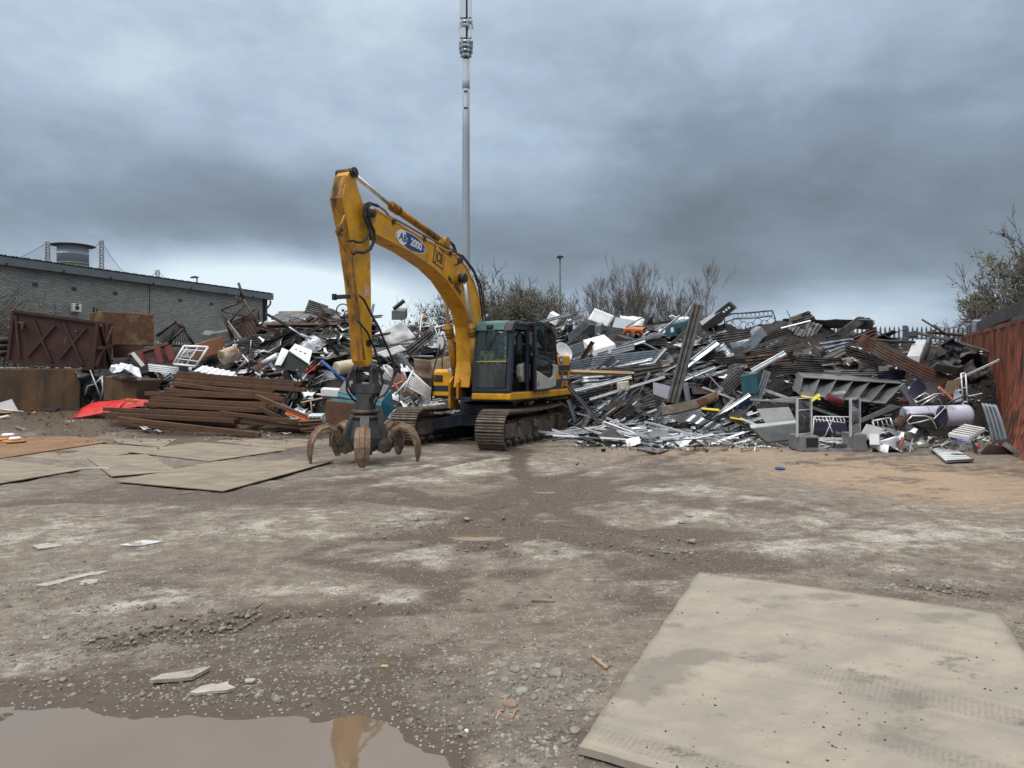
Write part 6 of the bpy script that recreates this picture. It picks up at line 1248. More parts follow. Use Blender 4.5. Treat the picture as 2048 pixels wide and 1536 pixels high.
S4('slatted_sheet', alu, [(1366, 840), (1381, 827), (1448, 851), (1436, 860)], 'long slatted grey sheet lying beside the bright slatted sheet', 'slatted sheet', off=.6, corr=4, amp=.02, trap=True, nu=2)
S4('lilac_panel', mat('lilac_panel', (.46, .47, .55), (.4, .41, .48), 3, .5, dirt=(.3, .3, .32), dlo=.6, dhi=.7), [(1306, 764), (1341, 772), (1334, 798), (1306, 788)], 'dull lilac white panel standing in the dark hollow left of the upright channel', 'panel', off=.8, th=.03, land='the lilac panel')
e, F = B3('teal_cabinet', tealm, (1484, 792), (1517, 786), (1481, 752), (1490, 788, .4), 'tall dark teal cabinet standing in the middle right of the heap', 'cabinet', off=1.0, parts='body', land='the tall teal cabinet')
m = MB(); m.add([on(F, .52, .02, -.004), on(F, .54, .02, -.004), on(F, .54, .98, -.004), on(F, .52, .98, -.004)], [(0, 1, 2, 3)]); m.build('door_seam', decalblack, e)
for i, (a, b_, w, ma, kd, lab, ld) in enumerate([((1435, 787), (1559, 715), 5, alu, 'C', 'long slim bright bar rising past the tall teal cabinet', 'the long rising bright bar'),
      ((1505, 745), (1572, 708, -.2), 12, alu, 'M', 'wide bright extrusion pointing up above the teal cabinet', None), ((1510, 812), (1534, 742), 13, galv, 'M', 'wide galvanised upright propped right of the teal cabinet', None),
      ((1521, 779), (1684, 838), 9, alu, 'C', 'long bright strut slanting down behind the display frame', None), ((1405, 776), (1470, 800), 5, alu, 'C', 'slim bright strut crossing left of the teal cabinet', None),
      ((1800, 771), (1834, 826), 12, galv, 'M', 'galvanised channel sloping onto the lilac cylinder', None), ((1385, 737), (1412, 752), 4, oldsteel, 'L', 'short grey angle right of the upright channel', None),
      ((1369, 765), (1376, 805), 10, alu, 'C', 'pale upright post just right of the upright channel foot', None), ((1366, 762), (1430, 735), 6, galv, 'C', 'grey strut rising to the right of the upright channel', None),
      ((1150, 870), (1330, 852), 6, alu, 'C', 'long bright strip lying flat along the foot of the heap right of the near track', None), ((1180, 866), (1250, 838), 10, alu, 'M', 'broad bright extrusion at the heap foot beside the leaning grey channel', None),
      ((1200, 873), (1345, 857), 5, white, 'C', 'long white strip lowest at the heap foot left of the slatted sheets', None), ((1268, 879), (1330, 874), 4, white, 'C', 'short white strip right at the front of the heap foot', None),
      ((1500, 800), (1600, 806), 5, galv, 'C', 'level grey strut under the tall teal cabinet', None), ((1430, 835), (1500, 790), 7, alu, 'C', 'bright strut leaning up below the teal cabinet', None),
      ((1440, 830), (1560, 886), 8, darksheet, 'C', 'dark brown strip running down to the display frame', None), ((1480, 838), (1560, 872), 6, white, 'C', 'narrow white strip over the dark brown strip near the display frame', None)]):
    BAR('metal_strip' if w < 8 else 'metal_extrusion', ma, a, b_, w, lab, 'metal bar', kd, off=1.05 if b_[1] < 830 else .45, roll=.3 * (i % 3 - 1), land=ld)
# open steel shelving lying on its back
P = [(1606, 755, .5), (1806, 768, .5), (1770, 808, 0), (1598, 789, 0)]; D0 = 17.6; Q = [W(a, b_, D0 + d_) for a, b_, d_ in P]
e = empty('steel_shelving', (Q[0] + Q[2]) / 2 - Vector((0, 0, .5)), 0, 'long grey steel shelving unit with dividers lying on its side in the heap', 'shelving'); L0 = e.location; LAND.append((1700, 780, 'the grey shelving unit')); Q = [p - L0 for p in Q]
dp_ = Vector((.02, .45, .12))
def quad(mb, a, b_, c, d_, t_=.012): 
    n_ = (b_ - a).cross(d_ - a).normalized() * t_; mb.add([a, b_, c, d_, a + n_, b_ + n_, c + n_, d_ + n_], [(0, 3, 2, 1), (4, 5, 6, 7), (0, 1, 5, 4), (1, 2, 6, 5), (2, 3, 7, 6), (3, 0, 4, 7)])
m = MB(); quad(m, *[p + dp_ for p in Q]); m.build('back_panel', greybox, e)
for a, b_, nm in ((Q[0], Q[1], 'side_panel'), (Q[3], Q[2], 'side_panel')): m = MB(); quad(m, a, b_, b_ + dp_, a + dp_); m.build(nm, greybox, e); part_tube(e, 'rim', oldsteel, [a, b_], .018, 4)
for k in range(7): u = k / 6; m = MB(); a, b_ = Q[0].lerp(Q[1], u), Q[3].lerp(Q[2], u); quad(m, a, b_, b_ + dp_, a + dp_); m.build('shelf', greybox, e); part_tube(e, 'rim', oldsteel, [a, b_], .014, 4)
# display frame
D0 = 15.5; zf = lambda py: CH + (HY - py) / FPX * D0; xf_ = lambda px: (px - 1024) / FPX * D0
e = empty('display_frame', (xf_(1655), D0, .03), 0, 'grey display cabinet frame with four posts and glass sides before the heap', 'display frame'); L0 = e.location; LAND.append((1655, 860, 'the display frame'))
def bl2(a, b_): m = MB(); m.bb(tuple(Vector(a) - L0), tuple(Vector(b_) - L0)); return m
gcab = mat('display_grey', (.27, .27, .285), (.21, .21, .22), 3, .4, .4, dirt=(.12, .11, .1), dlo=.6, dhi=.8)
bl2((xf_(1590), D0 - .25, .04), (xf_(1628), D0 + .35, zf(870))).build('left_plinth', gcab, e, .01); bl2((xf_(1697), D0 - .25, .04), (xf_(1722), D0 + .35, zf(866))).build('right_plinth', gcab, e, .01)
bl2((xf_(1628) + .002, D0 - .22, .04), (xf_(1697) - .002, D0 + .35, .09)).build('base_tray', galv, e)
bl2((xf_(1603), D0 - .256, .12), (xf_(1626), D0 - .2505, zf(874))).build('plinth_opening', decalblack, e)
bl2((xf_(1628) + .003, D0 + .28, .10), (xf_(1697) - .003, D0 + .32, zf(878))).build('back_kickboard', white, e)
for px, dy in ((1594, -.2), (1622, .3), (1701, -.2), (1719, .3)):
    bl2(((px - 1024) / FPX * (D0 + dy) - .022, D0 + dy - .02, zf(872)), ((px - 1024) / FPX * (D0 + dy) + .022, D0 + dy + .02, zf(796))).build('post', alu, e)
for xa, xb in ((1594, 1622), (1701, 1719)):
    a0, a1 = Vector(((xa - 1024) / FPX * (D0 - .2), D0 - .2, 0)) - L0, Vector(((xb - 1024) / FPX * (D0 + .3), D0 + .3, 0)) - L0
    for z in (zf(797), zf(820), zf(868)): part_tube(e, 'rail', alu, [a0 + Vector((0, 0, z)), a1 + Vector((0, 0, z))], .014, 4)
    m = MB(); quad(m, a0 + Vector((0, 0, zf(868))), a1 + Vector((0, 0, zf(868))), a1 + Vector((0, 0, zf(800))), a0 + Vector((0, 0, zf(800))), .006); m.build('glass_pane', MATS.get('display_glass') or glass('display_glass', (.9, .93, .93), .05, .12, (.42, .44, .44)), e)  # brightened dust film stands in for reflections on the panes
q = random.Random(2)
for k in range(7):
    P = [Vector((xf_(q.uniform(1612, 1690)), D0 - .2 + q.uniform(-.1, .3), .13 + q.uniform(0, .12))) - L0 for _ in range(5)]; PP = []
    for i in range(4):
        for t_ in range(4): PP.append(P[i].lerp(P[i + 1], t_ / 4) + Vector((0, 0, .03 * math.sin(t_ * 1.57))))
    part_tube(e, 'loose_cable', white if k % 2 else blackp, PP, .008, 5)
bl2((xf_(1662), D0 - .15, .10), (xf_(1688), D0 + .02, .17)).build('metal_block', greybox, e)
# clothes airer behind it
e = empty('clothes_airer', W(1655, 860, 16.6), 0, 'white wire clothes airer with crossed legs behind the display frame', 'airer'); L0 = e.location
for a, b_ in (((1652, 833), (1668, 872)), ((1668, 833), (1650, 872)), ((1628, 833), (1700, 834)), ((1626, 838), (1690, 846)), ((1628, 833), (1626, 866))): part_tube(e, 'leg', white, [W(*a, 16.5) - L0, W(*b_, 16.4) - L0], .012, 6)
m = MB()
for k in range(9): m.tube([W(1630 + k * 7, 833, 16.5) - L0, W(1634 + k * 7, 844, 16.2) - L0], .006, 5)
m.build('wires', white, e)
S4('white_board', white, [(1733, 848), (1770, 857), (1749, 879), (1720, 870)], 'clean white square board leaning at the heap foot right of the display frame', 'board', D=15.9, th=.04, land='the white square board')
B3('grey_box', greybox, (1829, 878), (1855, 857, .3), (1792, 857), (1829, 866), 'low grey metal tray box before the lilac cylinder', 'box', D=15.9, land='the low grey tray')
S4('grey_sheet', galv, [(1762, 852), (1820, 866), (1835, 884), (1790, 872)], 'bent pale sheet between the white square board and the grey tray', 'sheet', D=15.8, bend=.08, th=.01)
# lilac cylinder
e = empty('cylinder_tank', W(1875, 850, 16.9), 0, 'large pale lilac hot water cylinder lying on its side by the red shed', 'cylinder'); L0 = e.location; LAND.append((1875, 830, 'the lilac cylinder'))
a, b_ = W(1806, 834, 17.1), W(1942, 830, 16.9); ax = (b_ - a).normalized(); r_ = 21 / FPX * 17
MB().tube([a - L0, a + ax * .03 - L0] + [a.lerp(b_, t_) - L0 for t_ in (.2, .5, .8)] + [b_ - ax * .10 - L0, b_ - ax * .04 - L0, b_ - L0], [r_ * .9, r_] + [r_] * 3 + [r_, r_ * .93, r_ * .72], 32).build('shell', lilac, e)
MB().tube([a + ax * .5 - L0, a + ax * .52 - L0], r_ * 1.012, 32).build('band', mat('band_grey', (.4, .4, .45), None, 3, .4), e)
MB().tube([a - ax * .12 - L0, a - L0], .04, 12).build('pipe_stub', rust, e)
# chair lying over
e = empty('office_chair', W(1855, 865, 15.9), 0, 'overturned dark padded chair with chrome tube frame before the lilac cylinder', 'chair'); L0 = e.location; LAND.append((1855, 850, 'the overturned chair'))
def pp(lst, D): return [W(a, b_, D) - L0 for a, b_ in lst]
m = MB(); m.prism([(p.x, p.z) for p in pp([(1820, 830), (1868, 826), (1880, 846), (1878, 862), (1845, 858), (1824, 846)], 15.95)], W(0, 0, 15.95).y - L0.y, W(0, 0, 16.1).y - L0.y); m.build('seat', blackp, e, .03)
m = MB(); m.prism([(p.x, p.z) for p in [W(1883 + 11 * math.cos(t_), 833 + 22 * math.sin(t_), 15.8) - L0 for t_ in [i * math.pi / 8 for i in range(16)]]], -.15, -.07); m.build('backrest', slate, e, .02)
part_tube(e, 'frame_tube', chrome, pp([(1897, 842), (1893, 812), (1868, 838), (1850, 832), (1824, 832), (1814, 842), (1818, 848), (1840, 844), (1862, 838), (1868, 845), (1874, 858)], 15.7), .016, 8)
for l in ([(1893, 812), (1898, 805), (1924, 794), (1936, 793)], [(1880, 862), (1888, 846)]): part_tube(e, 'leg', black, pp(l, 15.75), .016, 8)
S4('chair_shell', slate, [(1815, 788), (1837, 754), (1853, 776), (1836, 798)], 'dark navy curved seat shell above the overturned chair', 'seat shell', D=17.0, bend=.15, th=.02, land='the navy seat shell')
S4('chair_shell', greybox, [(1845, 796), (1858, 762), (1876, 766), (1868, 806)], 'greenish grey seat shell beside the navy seat shell', 'seat shell', D=17.0, bend=.12, th=.02)
for i, l in enumerate([[(1826, 800), (1850, 786), (1880, 800)], [(1832, 806), (1870, 788), (1900, 786)], [(1840, 812), (1875, 790), (1884, 808)]]): TUBE('chrome_leg', chrome, l, 2.2, 'thin chrome chair leg tangled under the navy seat shell', 'chair leg', D=16.7 - .1 * i).__setitem__('group', 'chrome chair legs under the seat shells')
BAR('pink_bar', pinkm, (1876, 776), (1907, 804), 10, 'faded pink red flat bar right of the greenish seat shell', 'bar', 'box', D=16.7, h=.04)
FRAME('white_frame', white, [(1922, 747), (1931, 747), (1935, 804), (1926, 804)], 3, 1, 'tall narrow white window frame standing against the red shed corner', 'window frame', D=17.6, vert=False, land='the narrow white frame')
# upper right: rusty and torn sheets
S4('rusty_sheet', rust, [(1710, 688), (1727, 666, .2), (1910, 756, -.2), (1892, 779, -.3)], 'long rust brown corrugated sheet sweeping down towards the red shed', 'corrugated sheet', off=1.0, corr=5, amp=.02, bend=-.03, nu=16, across='u', land='the long rusty sheet', D=18.2)
S4('torn_sheet', oldsteel, [(1577, 656), (1582, 632, .3), (1646, 650, .3), (1622, 692)], 'broad torn corrugated sheet standing up against the sky, lower half', 'corrugated sheet', D=21.2, corr=8, amp=.016, crumple=.14, nu=16, land='the torn standing sheet', torn=.05)
S4('torn_sheet', darksheet, [(1581, 634), (1616, 622, .2), (1640, 648, .3), (1604, 660)], 'ragged dark sheet peak at the very top of the right heap', 'corrugated sheet', D=21.3, corr=6, amp=.018, crumple=.2, nu=14, torn=.12)
TUBE('thin_rod', oldsteel, [(1574, 621), (1582, 640), (1588, 655)], 2, 'thin upright rod at the left edge of the torn standing sheet', 'rod', D=21)
BAR('white_strip', white, (1562, 657), (1621, 642), 3.5, 'slim white strip laid across the torn standing sheet', 'strip', 'box', h=.02, D=20.7)
S4('dark_plate', darksheet, [(1658, 674), (1716, 633), (1743, 638), (1688, 672)], 'dark flat plate with a ragged tip pointing up at the sky', 'plate', D=21, th=.02, torn=.1, nu=10, crumple=.03, land='the pointed dark plate')
S4('rusty_sheet', rust, [(1700, 674), (1754, 653), (1750, 676), (1714, 690)], 'short rusty corrugated sheet just right of the pointed dark plate', 'corrugated sheet', D=20.6, corr=3, amp=.03, crumple=.05, nu=8, torn=.08)
S4('crumpled_sheet', galv, [(1636, 682), (1709, 673), (1690, 692), (1656, 706)], 'crumpled shiny sheet below the pointed dark plate', 'crumpled sheet', D=19.8, corr=3, amp=.04, crumple=.16, nu=16, land='the shiny crumpled sheet')
S4('twisted_sheet', oldsteel, [(1632, 690), (1650, 700), (1692, 738), (1664, 742)], 'twisted grey sheet hanging down from the torn standing sheet', 'twisted sheet', D=19.4, crumple=.25, nu=18, nv=10, torn=.1)
for i, (pts, n, ma, lab) in enumerate([([(1505, 672), (1575, 655), (1580, 668), (1510, 690)], 4, darksheet, 'dark corrugated sheet right of the pale curved trough'), ([(1500, 700), (1600, 682), (1615, 698), (1500, 718)], 5, darksheet, 'long dark corrugated sheet below the torn standing sheet'),
     ([(1490, 712), (1570, 702), (1585, 728), (1495, 736)], 4, rust, 'rust brown corrugated sheet over the teal cabinet'), ([(1590, 712), (1680, 716), (1690, 740), (1600, 736)], 5, darksheet, 'dark corrugated sheet above the grey shelving unit'),
     ([(1540, 730), (1640, 724), (1650, 744), (1545, 752)], 5, darksheet, 'soot dark corrugated sheet left above the grey shelving unit'), ([(1720, 716), (1800, 740), (1795, 756), (1715, 740)], 5, oldsteel, 'grey corrugated sheet beneath the long rusty sheet'),
     ([(1750, 742), (1810, 740), (1812, 758), (1760, 766)], 5, slate, 'navy ribbed panel right above the end of the grey shelving unit'), ([(1690, 690), (1770, 716), (1760, 728), (1690, 712)], 4, darksheet, 'black brown sheet tucked under the long rusty sheet'),
     ([(1420, 668), (1500, 660), (1504, 676), (1430, 690)], 4, darksheet, 'dark corrugated sheet under the wrought iron rack'), ([(1445, 700), (1400, 715), (1410, 724), (1452, 712)], 3, darksheet, 'small black sheet left of the pale curved trough')]):
    S4('corrugated_sheet', ma, pts, lab, 'corrugated sheet', off=.9, corr=n, amp=.013, crumple=.08, nu=12, seed=i, torn=.04)
B3('white_cabinet', white, (1814, 712), (1840, 712, .1), (1828, 679, .3), (1812, 726), 'crumpled white cabinet standing upright near the palisade fence', 'cabinet', D=19.2, land='the upright white cabinet')
for i, (l, w, ma, lab) in enumerate([([(1844, 639), (1870, 655), (1898, 673)], 4, oldsteel, 'grey pole slanting against the sky above the upright white cabinet'), ([(1856, 665), (1890, 667), (1925, 671)], 6, rust, 'rusty pole lying level at the top beside the red shed'), ([(1868, 650), (1884, 664), (1900, 672)], 5, rust, 'short stout rusty pole crossing the slanting grey pole'),
     ([(1850, 720), (1858, 690), (1866, 660)], 6, darksheet, 'dark upright post right of the upright white cabinet'), ([(1740, 678), (1775, 682), (1830, 684)], 5, darksheet, 'dark pole lying level before the palisade fence'), ([(1850, 745), (1885, 720), (1920, 716)], 5, oldsteel, 'grey pole resting left of the narrow white frame'), ([(1752, 662), (1764, 668), (1778, 676)], 3, darksheet, 'thin dark rod beside the short rusty sheet')]):
    TUBE('metal_pole', ma, l, w, lab, 'pole', D=19 + .1 * i, n=10)
S4('tarpaulin', tarp, [(1878, 690), (1906, 672), (1926, 690), (1922, 726)], 'wrinkled black tarpaulin heaped against the red shed corner', 'tarpaulin', D=18.8, crumple=.35, nu=18, nv=16, th=.01, land='the black tarpaulin')
S4('tarpaulin', tarp, [(1870, 715), (1900, 700), (1926, 722), (1900, 748)], 'second fold of black tarpaulin lower down beside the red shed', 'tarpaulin', D=18.2, crumple=.3, nu=18, nv=16, th=.01)
B3('black_case', blackp, (1868, 742), (1915, 750), (1872, 727), (1880, 738, .5), 'flat black case below the black tarpaulin', 'case', D=17.9)
S4('plywood_board', cardb, [(1895, 762), (1922, 758), (1912, 788), (1884, 792)], 'brown board leaning at the foot of the red shed corner', 'board', D=17.5, th=.02)
S4('clear_sheet', mat('clear_plastic', (.42, .5, .55), (.36, .44, .5), 3, .2), [(1911, 778), (1925, 790), (1922, 803), (1905, 806)], 'pale blue plastic corner piece beside the narrow white frame', 'plastic sheet', D=17.2, crumple=.05)
# lower right corner by the shed
S4('leaning_sheet', galv, [(1962, 806, .3), (1993, 810, .3), (2016, 882), (1984, 888)], 'grey corrugated sheet propped against the bulging foot of the red shed', 'corrugated sheet', D=15.6, corr=4, amp=.035, bend=.03, nu=12, across='u', land='the propped grey sheet')
S4('rusty_sheet', rust, [(1958, 907, -.2), (1979, 888), (2024, 897), (2030, 909, -.2)], 'low rust brown corrugated sheet at the foot of the propped grey sheet', 'corrugated sheet', D=15.0, corr=6, amp=.03, across='u')
S4('steel_trim', oldsteel, [(2012, 884), (2060, 918, -1), (2060, 930, -1), (2005, 892)], 'bent grey trim running along the shed foot out of the frame', 'trim', D=15.0, crumple=.04)
S4('tar_scrap', tarp, [(2028, 925), (2056, 930), (2060, 942), (2034, 938)], 'black tar paper scrap on the ground at the right frame edge', 'scrap', D=13.5, crumple=.06, nu=8)
e, F = B3('whiteboard', mat('board_face', (.66, .70, .70), (.58, .62, .62), 3, .35, bump=0), (1893, 925), (1947, 922), (1862, 900), (1893, 922.5), 'white slatted board with a black squiggle lying flat on the tan ground', 'board', D=13.9, parts='face', land='the flat white slatted board')
g0 = [G(a, b_, .05) - e.location for a, b_ in ((1893, 925), (1947, 922), (1917, 903), (1862, 900))]
bpy.data.objects.remove([c for c in e.children][0])
m = MB(); quad(m, g0[0], g0[1], g0[2], g0[3], .02); m.build('face', MATS['board_face'], e)
part_tube(e, 'edge_strip', black, [g0[0] + Vector((0, 0, .03)), g0[1] + Vector((0, 0, .03))], .015, 4); part_tube(e, 'edge_strip', alu, [g0[3] + Vector((0, 0, .03)), g0[2] + Vector((0, 0, .03))], .015, 4); part_tube(e, 'edge_strip', alu, [g0[0] + Vector((0, 0, .03)), g0[3] + Vector((0, 0, .03))], .015, 4)
m = MB()
for k in range(1, 6): m.tube([g0[0].lerp(g0[3], k / 6) + Vector((0, 0, .022)), g0[1].lerp(g0[2], k / 6) + Vector((0, 0, .022))], .006, 4)
m.build('slats', galv, e)
c = g0[0].lerp(g0[1], .78).lerp(g0[3].lerp(g0[2], .78), .45) + Vector((0, 0, .03)); m = MB()
for r_ in (.06, .10, .14): m.tube([c + Vector((r_ * math.cos(t_), r_ * 1.3 * math.sin(t_), 0)) for t_ in [.4 + i * .3 for i in range(8)]], .007, 4)
m.build('squiggle', decalblack, e)
e, F = B3('heat_sink', white, (1939, 874), (1971, 855, .3), (1896, 866), (1939, 882), 'white grille box with dark stripes before the red shed', 'grille', D=15.3, parts='casing', land='the striped white grille')
m = MB()
for k in range(5): v = .12 + .17 * k; m.add([on(F, v, .02, -.02), on(F, v + .06, .02, -.02), on(F, v + .06, .98, -.02), on(F, v, .98, -.02)], [(0, 1, 2, 3)])
m.build('slots', decalblack, e)
TUBE('metal_can', mat('pale_green_can', (.38, .44, .36), (.3, .36, .3), 4, .35, .5), [(1831, 890), (1855, 890)], 13, 'pale green paint can lying on its side at the heap foot', 'can', D=14.9, n=18, land='the green can')
S4('grey_bench', greybox, [(1500, 857), (1591, 846), (1593, 880, -.1), (1533, 887, -.1)], 'long stained grey sheet metal trough front left of the display frame', 'trough', D=16.5, th=.05, crumple=.02, land='the stained grey trough')
S4('grey_bench_top', alu, [(1500, 850, .3), (1591, 841, .3), (1592, 847), (1502, 858)], 'bright folded rim along the stained grey trough', 'sheet', D=16.5, th=.01)
S4('white_worktop', mat('grey_white_top', (.50, .51, .50), (.42, .43, .42), 2, .5, dirt=(.3, .29, .27), dlo=.58, dhi=.75), [(1513, 818), (1577, 814), (1592, 844), (1533, 851)], 'broad off white worktop slanting left of the display frame', 'worktop', D=16.9, th=.03, land='the off white worktop')
S4('worktop_edge', darksteel, [(1513, 808), (1577, 806), (1577, 814), (1513, 818)], 'dark upstand along the upper edge of the off white worktop', 'upstand', D=16.93, th=.02)
BAR('yellow_strip', yellowp, (1602, 793), (1640, 799), 6, 'level yellow strip behind the posts of the display frame', 'strip', 'box', D=16.8, h=.02)
BAR('yellow_strip', yellowp, (1614, 808), (1640, 790), 8, 'slanting yellow strip behind the posts of the display frame', 'strip', 'box', D=16.6, h=.02)
BAR('yellow_strip', yellowp, (1403, 818), (1438, 821), 6, 'yellow strip under the end of the curved brown panel', 'strip', 'box', D=16.9, h=.02)
BAR('yellow_strip', yellowp, (1460, 836), (1488, 841), 4, 'small yellow strip low down left of the off white worktop', 'strip', 'box', D=16.6, h=.02)
TUBE('red_bag', mat('dark_red_fabric', (.12, .015, .02), (.08, .01, .015), 6, .8), [(1655, 793), (1668, 800), (1684, 808)], 17, 'dark red rolled cushion between the display frame and the shelving', 'cushion', D=17.0, n=14, land='the red cushion')
TUBE('red_bag', MATS['dark_red_fabric'], [(1800, 800), (1815, 805)], 9, 'small crimson bundle at the end of the grey shelving unit', 'bundle', D=16.8, n=12)
S4('grey_panel', greybox, [(1719, 838), (1784, 809), (1802, 813), (1722, 845)], 'long grey flat panel rising right of the display frame', 'panel', D=16.5, th=.03, land='the rising grey panel')
e, Q = FRAME('window_frame', alu, [(1745, 842), (1780, 836), (1790, 862), (1752, 868)], 4, 3, 'silver framed vent with bars right of the display frame', 'frame', D=16.3)
S4('dark_panel', slate, [(1626, 838), (1690, 836), (1694, 862), (1630, 862)], 'dark blue panel showing through the display frame', 'panel', D=16.9, th=.02)
TUBE('black_duct', blackp, [(1668, 868), (1694, 874)], 13, 'short black duct behind the tray of the display frame', 'duct', D=15.95, n=14)
S4('dish_sheet', alu, [(1752, 884), (1790, 872), (1832, 890), (1800, 900)], 'crumpled bright foil like sheet at the heap foot left of the green can', 'sheet', D=15.3, crumple=.09, nu=14, nv=10)
# satellite dish
m = MB(); c = W(1128, 704, 19.6); M = frame(c, (1, .25, .6), (-.3, .35, .9)); m.lathe([(.001, .0), (.12, .012), (.24, .04), (.33, .075), (.335, .075), (.24, .03), (.12, 0), (.001, -.012)], 28, M @ Matrix.Diagonal((.52, .85, 1, 1)))
fin(m, 'satellite_dish', mat('dish_white', (.48, .51, .56), (.42, .45, .5), 3, .4), 'oval pale satellite dish behind the tail of the excavator', 'satellite dish', land='the satellite dish', px=(1127, 707))
# ------------------------------------------------------------------ left side: skip, block, tanks
def hexa(name, ma, P, label, cat, land, px, bevel=.01, parts=None):
    """box from eight corners: four of the front face (clockwise from top left) and the same four further back"""
    e = empty(name, Vector((sum(p.x for p in P) / 8, sum(p.y for p in P) / 8, min(p.z for p in P))), 0, label, cat); Q = [p - e.location for p in P]
    m = MB(); m.add(Q, [(0, 3, 2, 1), (4, 5, 6, 7), (0, 1, 5, 4), (1, 2, 6, 5), (2, 3, 7, 6), (3, 0, 4, 7)]); 
    if land: LAND.append((px[0], px[1], land))
    return e, Q, m
D0 = 21.6
blk = [W(-120, 728, D0 - 1.2), W(163, 737, D0), W(158, 826, D0), W(-120, 806, D0 - 1.2)]; blk = [Vector((p.x, p.y, z)) for p, z in zip(blk, (blk[1].z, blk[1].z, .1, .1))]
e, Q, m = hexa('retaining_block', brownconc, blk + [p + Vector((-1.0, 2.4, 0)) for p in blk], 'long stained brown concrete block carrying the maroon skip', 'concrete block', 'the brown concrete block', (80, 780)); m.f = [tuple(reversed(f)) for f in m.f]; m.build('block', brownconc, e, .04)
m = MB(); q = random.Random(4)
for _ in range(260): a, b_ = q.random(), q.random(); p = Q[0].lerp(Q[1], a).lerp(Q[4].lerp(Q[5], a), b_ * .6); rock(m, p, q.uniform(.02, .06), .6, q)
kind(m.build('rubble_on_top', stonem, e), 'stuff')
D1 = 21.9; zt, zb = W(0, 645, D1).z, W(0, 738, D1).z
dx = Vector((.10, 2.0, 0))
F = [W(27, 622, 21.2), W(194, 645, D1), W(185, 739, D1), W(16, 722, 21.2)]; Bk = [F[0] + dx + Vector((0, 0, .0)), W(226, 648, 24.0), W(222, 737, 24.0), F[3] + dx]
e, Q, m = hexa('maroon_skip', redskip, F + Bk, 'large faded maroon steel skip with X braces sitting on the brown block', 'skip', 'the maroon skip', (110, 680)); m.f = [tuple(reversed(f)) for f in m.f[1:2]] and [tuple(reversed(f)) for f in (m.f[0], m.f[1], m.f[3], m.f[4], m.f[5])]; m.sm = [False] * 5; m.build('body', redskip, e)
fn = (Q[1] - Q[0]).cross(Q[3] - Q[0]).normalized(); fn = fn if fn.y < 0 else -fn
def onf(u, v, o=.0): return Q[0].lerp(Q[1], u).lerp(Q[3].lerp(Q[2], u), v) + fn * o
def brace(a, b_, ma=redskip, w=.07, nm='brace', A=onf): 
    p, r = A(*a, .0), A(*b_, .0); MBx = bar_mb(p, r, 'box', w, .06, upv=tuple(fn)); MBx.build(nm, ma, e)
for a, b_ in (((.24, .12), (.50, .93)), ((.50, .16), (.22, .86)), ((.60, .10), (.88, .93)), ((.87, .14), (.60, .82)), ((.03, .08), (.13, .9))): brace(a, b_)
for a, b_ in (((0, .0), (1, .0)), ((0, 1), (1, 1)), ((1, 0), (1, 1)), ((0, 0), (0, 1))): brace(a, b_, w=.08, nm='rim')
ef = (Q[5] - Q[1]).cross(Q[2] - Q[1]).normalized(); ef = ef if ef.x > 0 else -ef
def one(u, v, o=0): return Q[1].lerp(Q[5], u).lerp(Q[2].lerp(Q[6], u), v) + ef * o
for a, b_ in (((.15, .05), (.95, .95)), ((.9, .08), (.08, .95)), ((.5, .0), (.5, 1)), ((.02, .55), (1, .5))): bar_mb(one(*a), one(*b_), 'box', .09, .06, upv=tuple(ef)).build('brace', ochrerust, e)
m = MB(); p = onf(.13, .25); m.tube([p, p + fn * .12], .05, 12); m.tube([p + fn * .08 + Vector((-.12, 0, .06)), p + fn * .08 + Vector((.1, 0, .06))], .035, 10); m.tube([p + fn * .08, p + fn * .08 + Vector((0, 0, -.22))], .03, 10); m.build('valve', rust, e)
m = MB(); p = onf(.76, .24); m.tube([p, p + fn * .05], .03, 10); m.build('bolt_head', oldsteel, e)
D2 = 24.6; F = [W(189, 619, D2 - .1), W(308, 629, D2 + .3), W(309, 692, D2 + .3), W(205, 690, D2 - .1)]; 
F[0] = W(206, 622, D2 - .1); Bk = [p + Vector((-.75, .5, 0)) for p in F]
e, Q, m = hexa('rusty_tank', ochrerust, F + Bk, 'ochre and rust mottled square tank behind the maroon skip', 'tank', 'the ochre tank', (255, 655)); m.f = [tuple(reversed(f)) for f in m.f]; m.build('body', ochrerust, e, .03)
m = MB(); p = Q[4] + Vector((.2, -.1, 0)); m.tube([p, p + Vector((0, 0, .12)), p + Vector((.06, 0, .17)), p + Vector((.12, 0, .12)), p + Vector((.12, 0, 0))], .03, 8); m.build('lifting_lug', rust, e)
S4('rusty_plate', redskip, [(226, 692), (290, 690), (292, 712), (228, 716)], 'low maroon plate below the ochre tank', 'plate', D=23.4, th=.05)
# second smaller concrete piece under the torn grey sheet
e, Q, m = hexa('concrete_stub', brownconc, [W(208, 752, 21.5), W(277, 760, 21.3), W(272, 806, 21.3), W(206, 802, 21.5)] + [p + Vector((.1, 1.4, 0)) for p in (W(208, 752, 21.5), W(277, 760, 21.3), W(272, 806, 21.3), W(206, 802, 21.5))], 'short stained brown block under the torn grey sheet', 'concrete block', 'the short brown block', (240, 780)); m.f = [tuple(reversed(f)) for f in m.f]; m.build('block', brownconc, e, .03)
S4('torn_sheet', alu, [(218, 740), (240, 720, .4), (277, 733, .4), (284, 756)], 'torn pale grey sheet draped over the short brown block', 'sheet', D=21.0, crumple=.22, nu=16, nv=12, torn=.1, land='the draped torn sheet')
S4('torn_sheet', oldsteel, [(216, 752), (252, 748), (282, 760), (240, 766)], 'dull underside flap of sheet over the short brown block', 'sheet', D=20.8, crumple=.2, nu=14, nv=10)
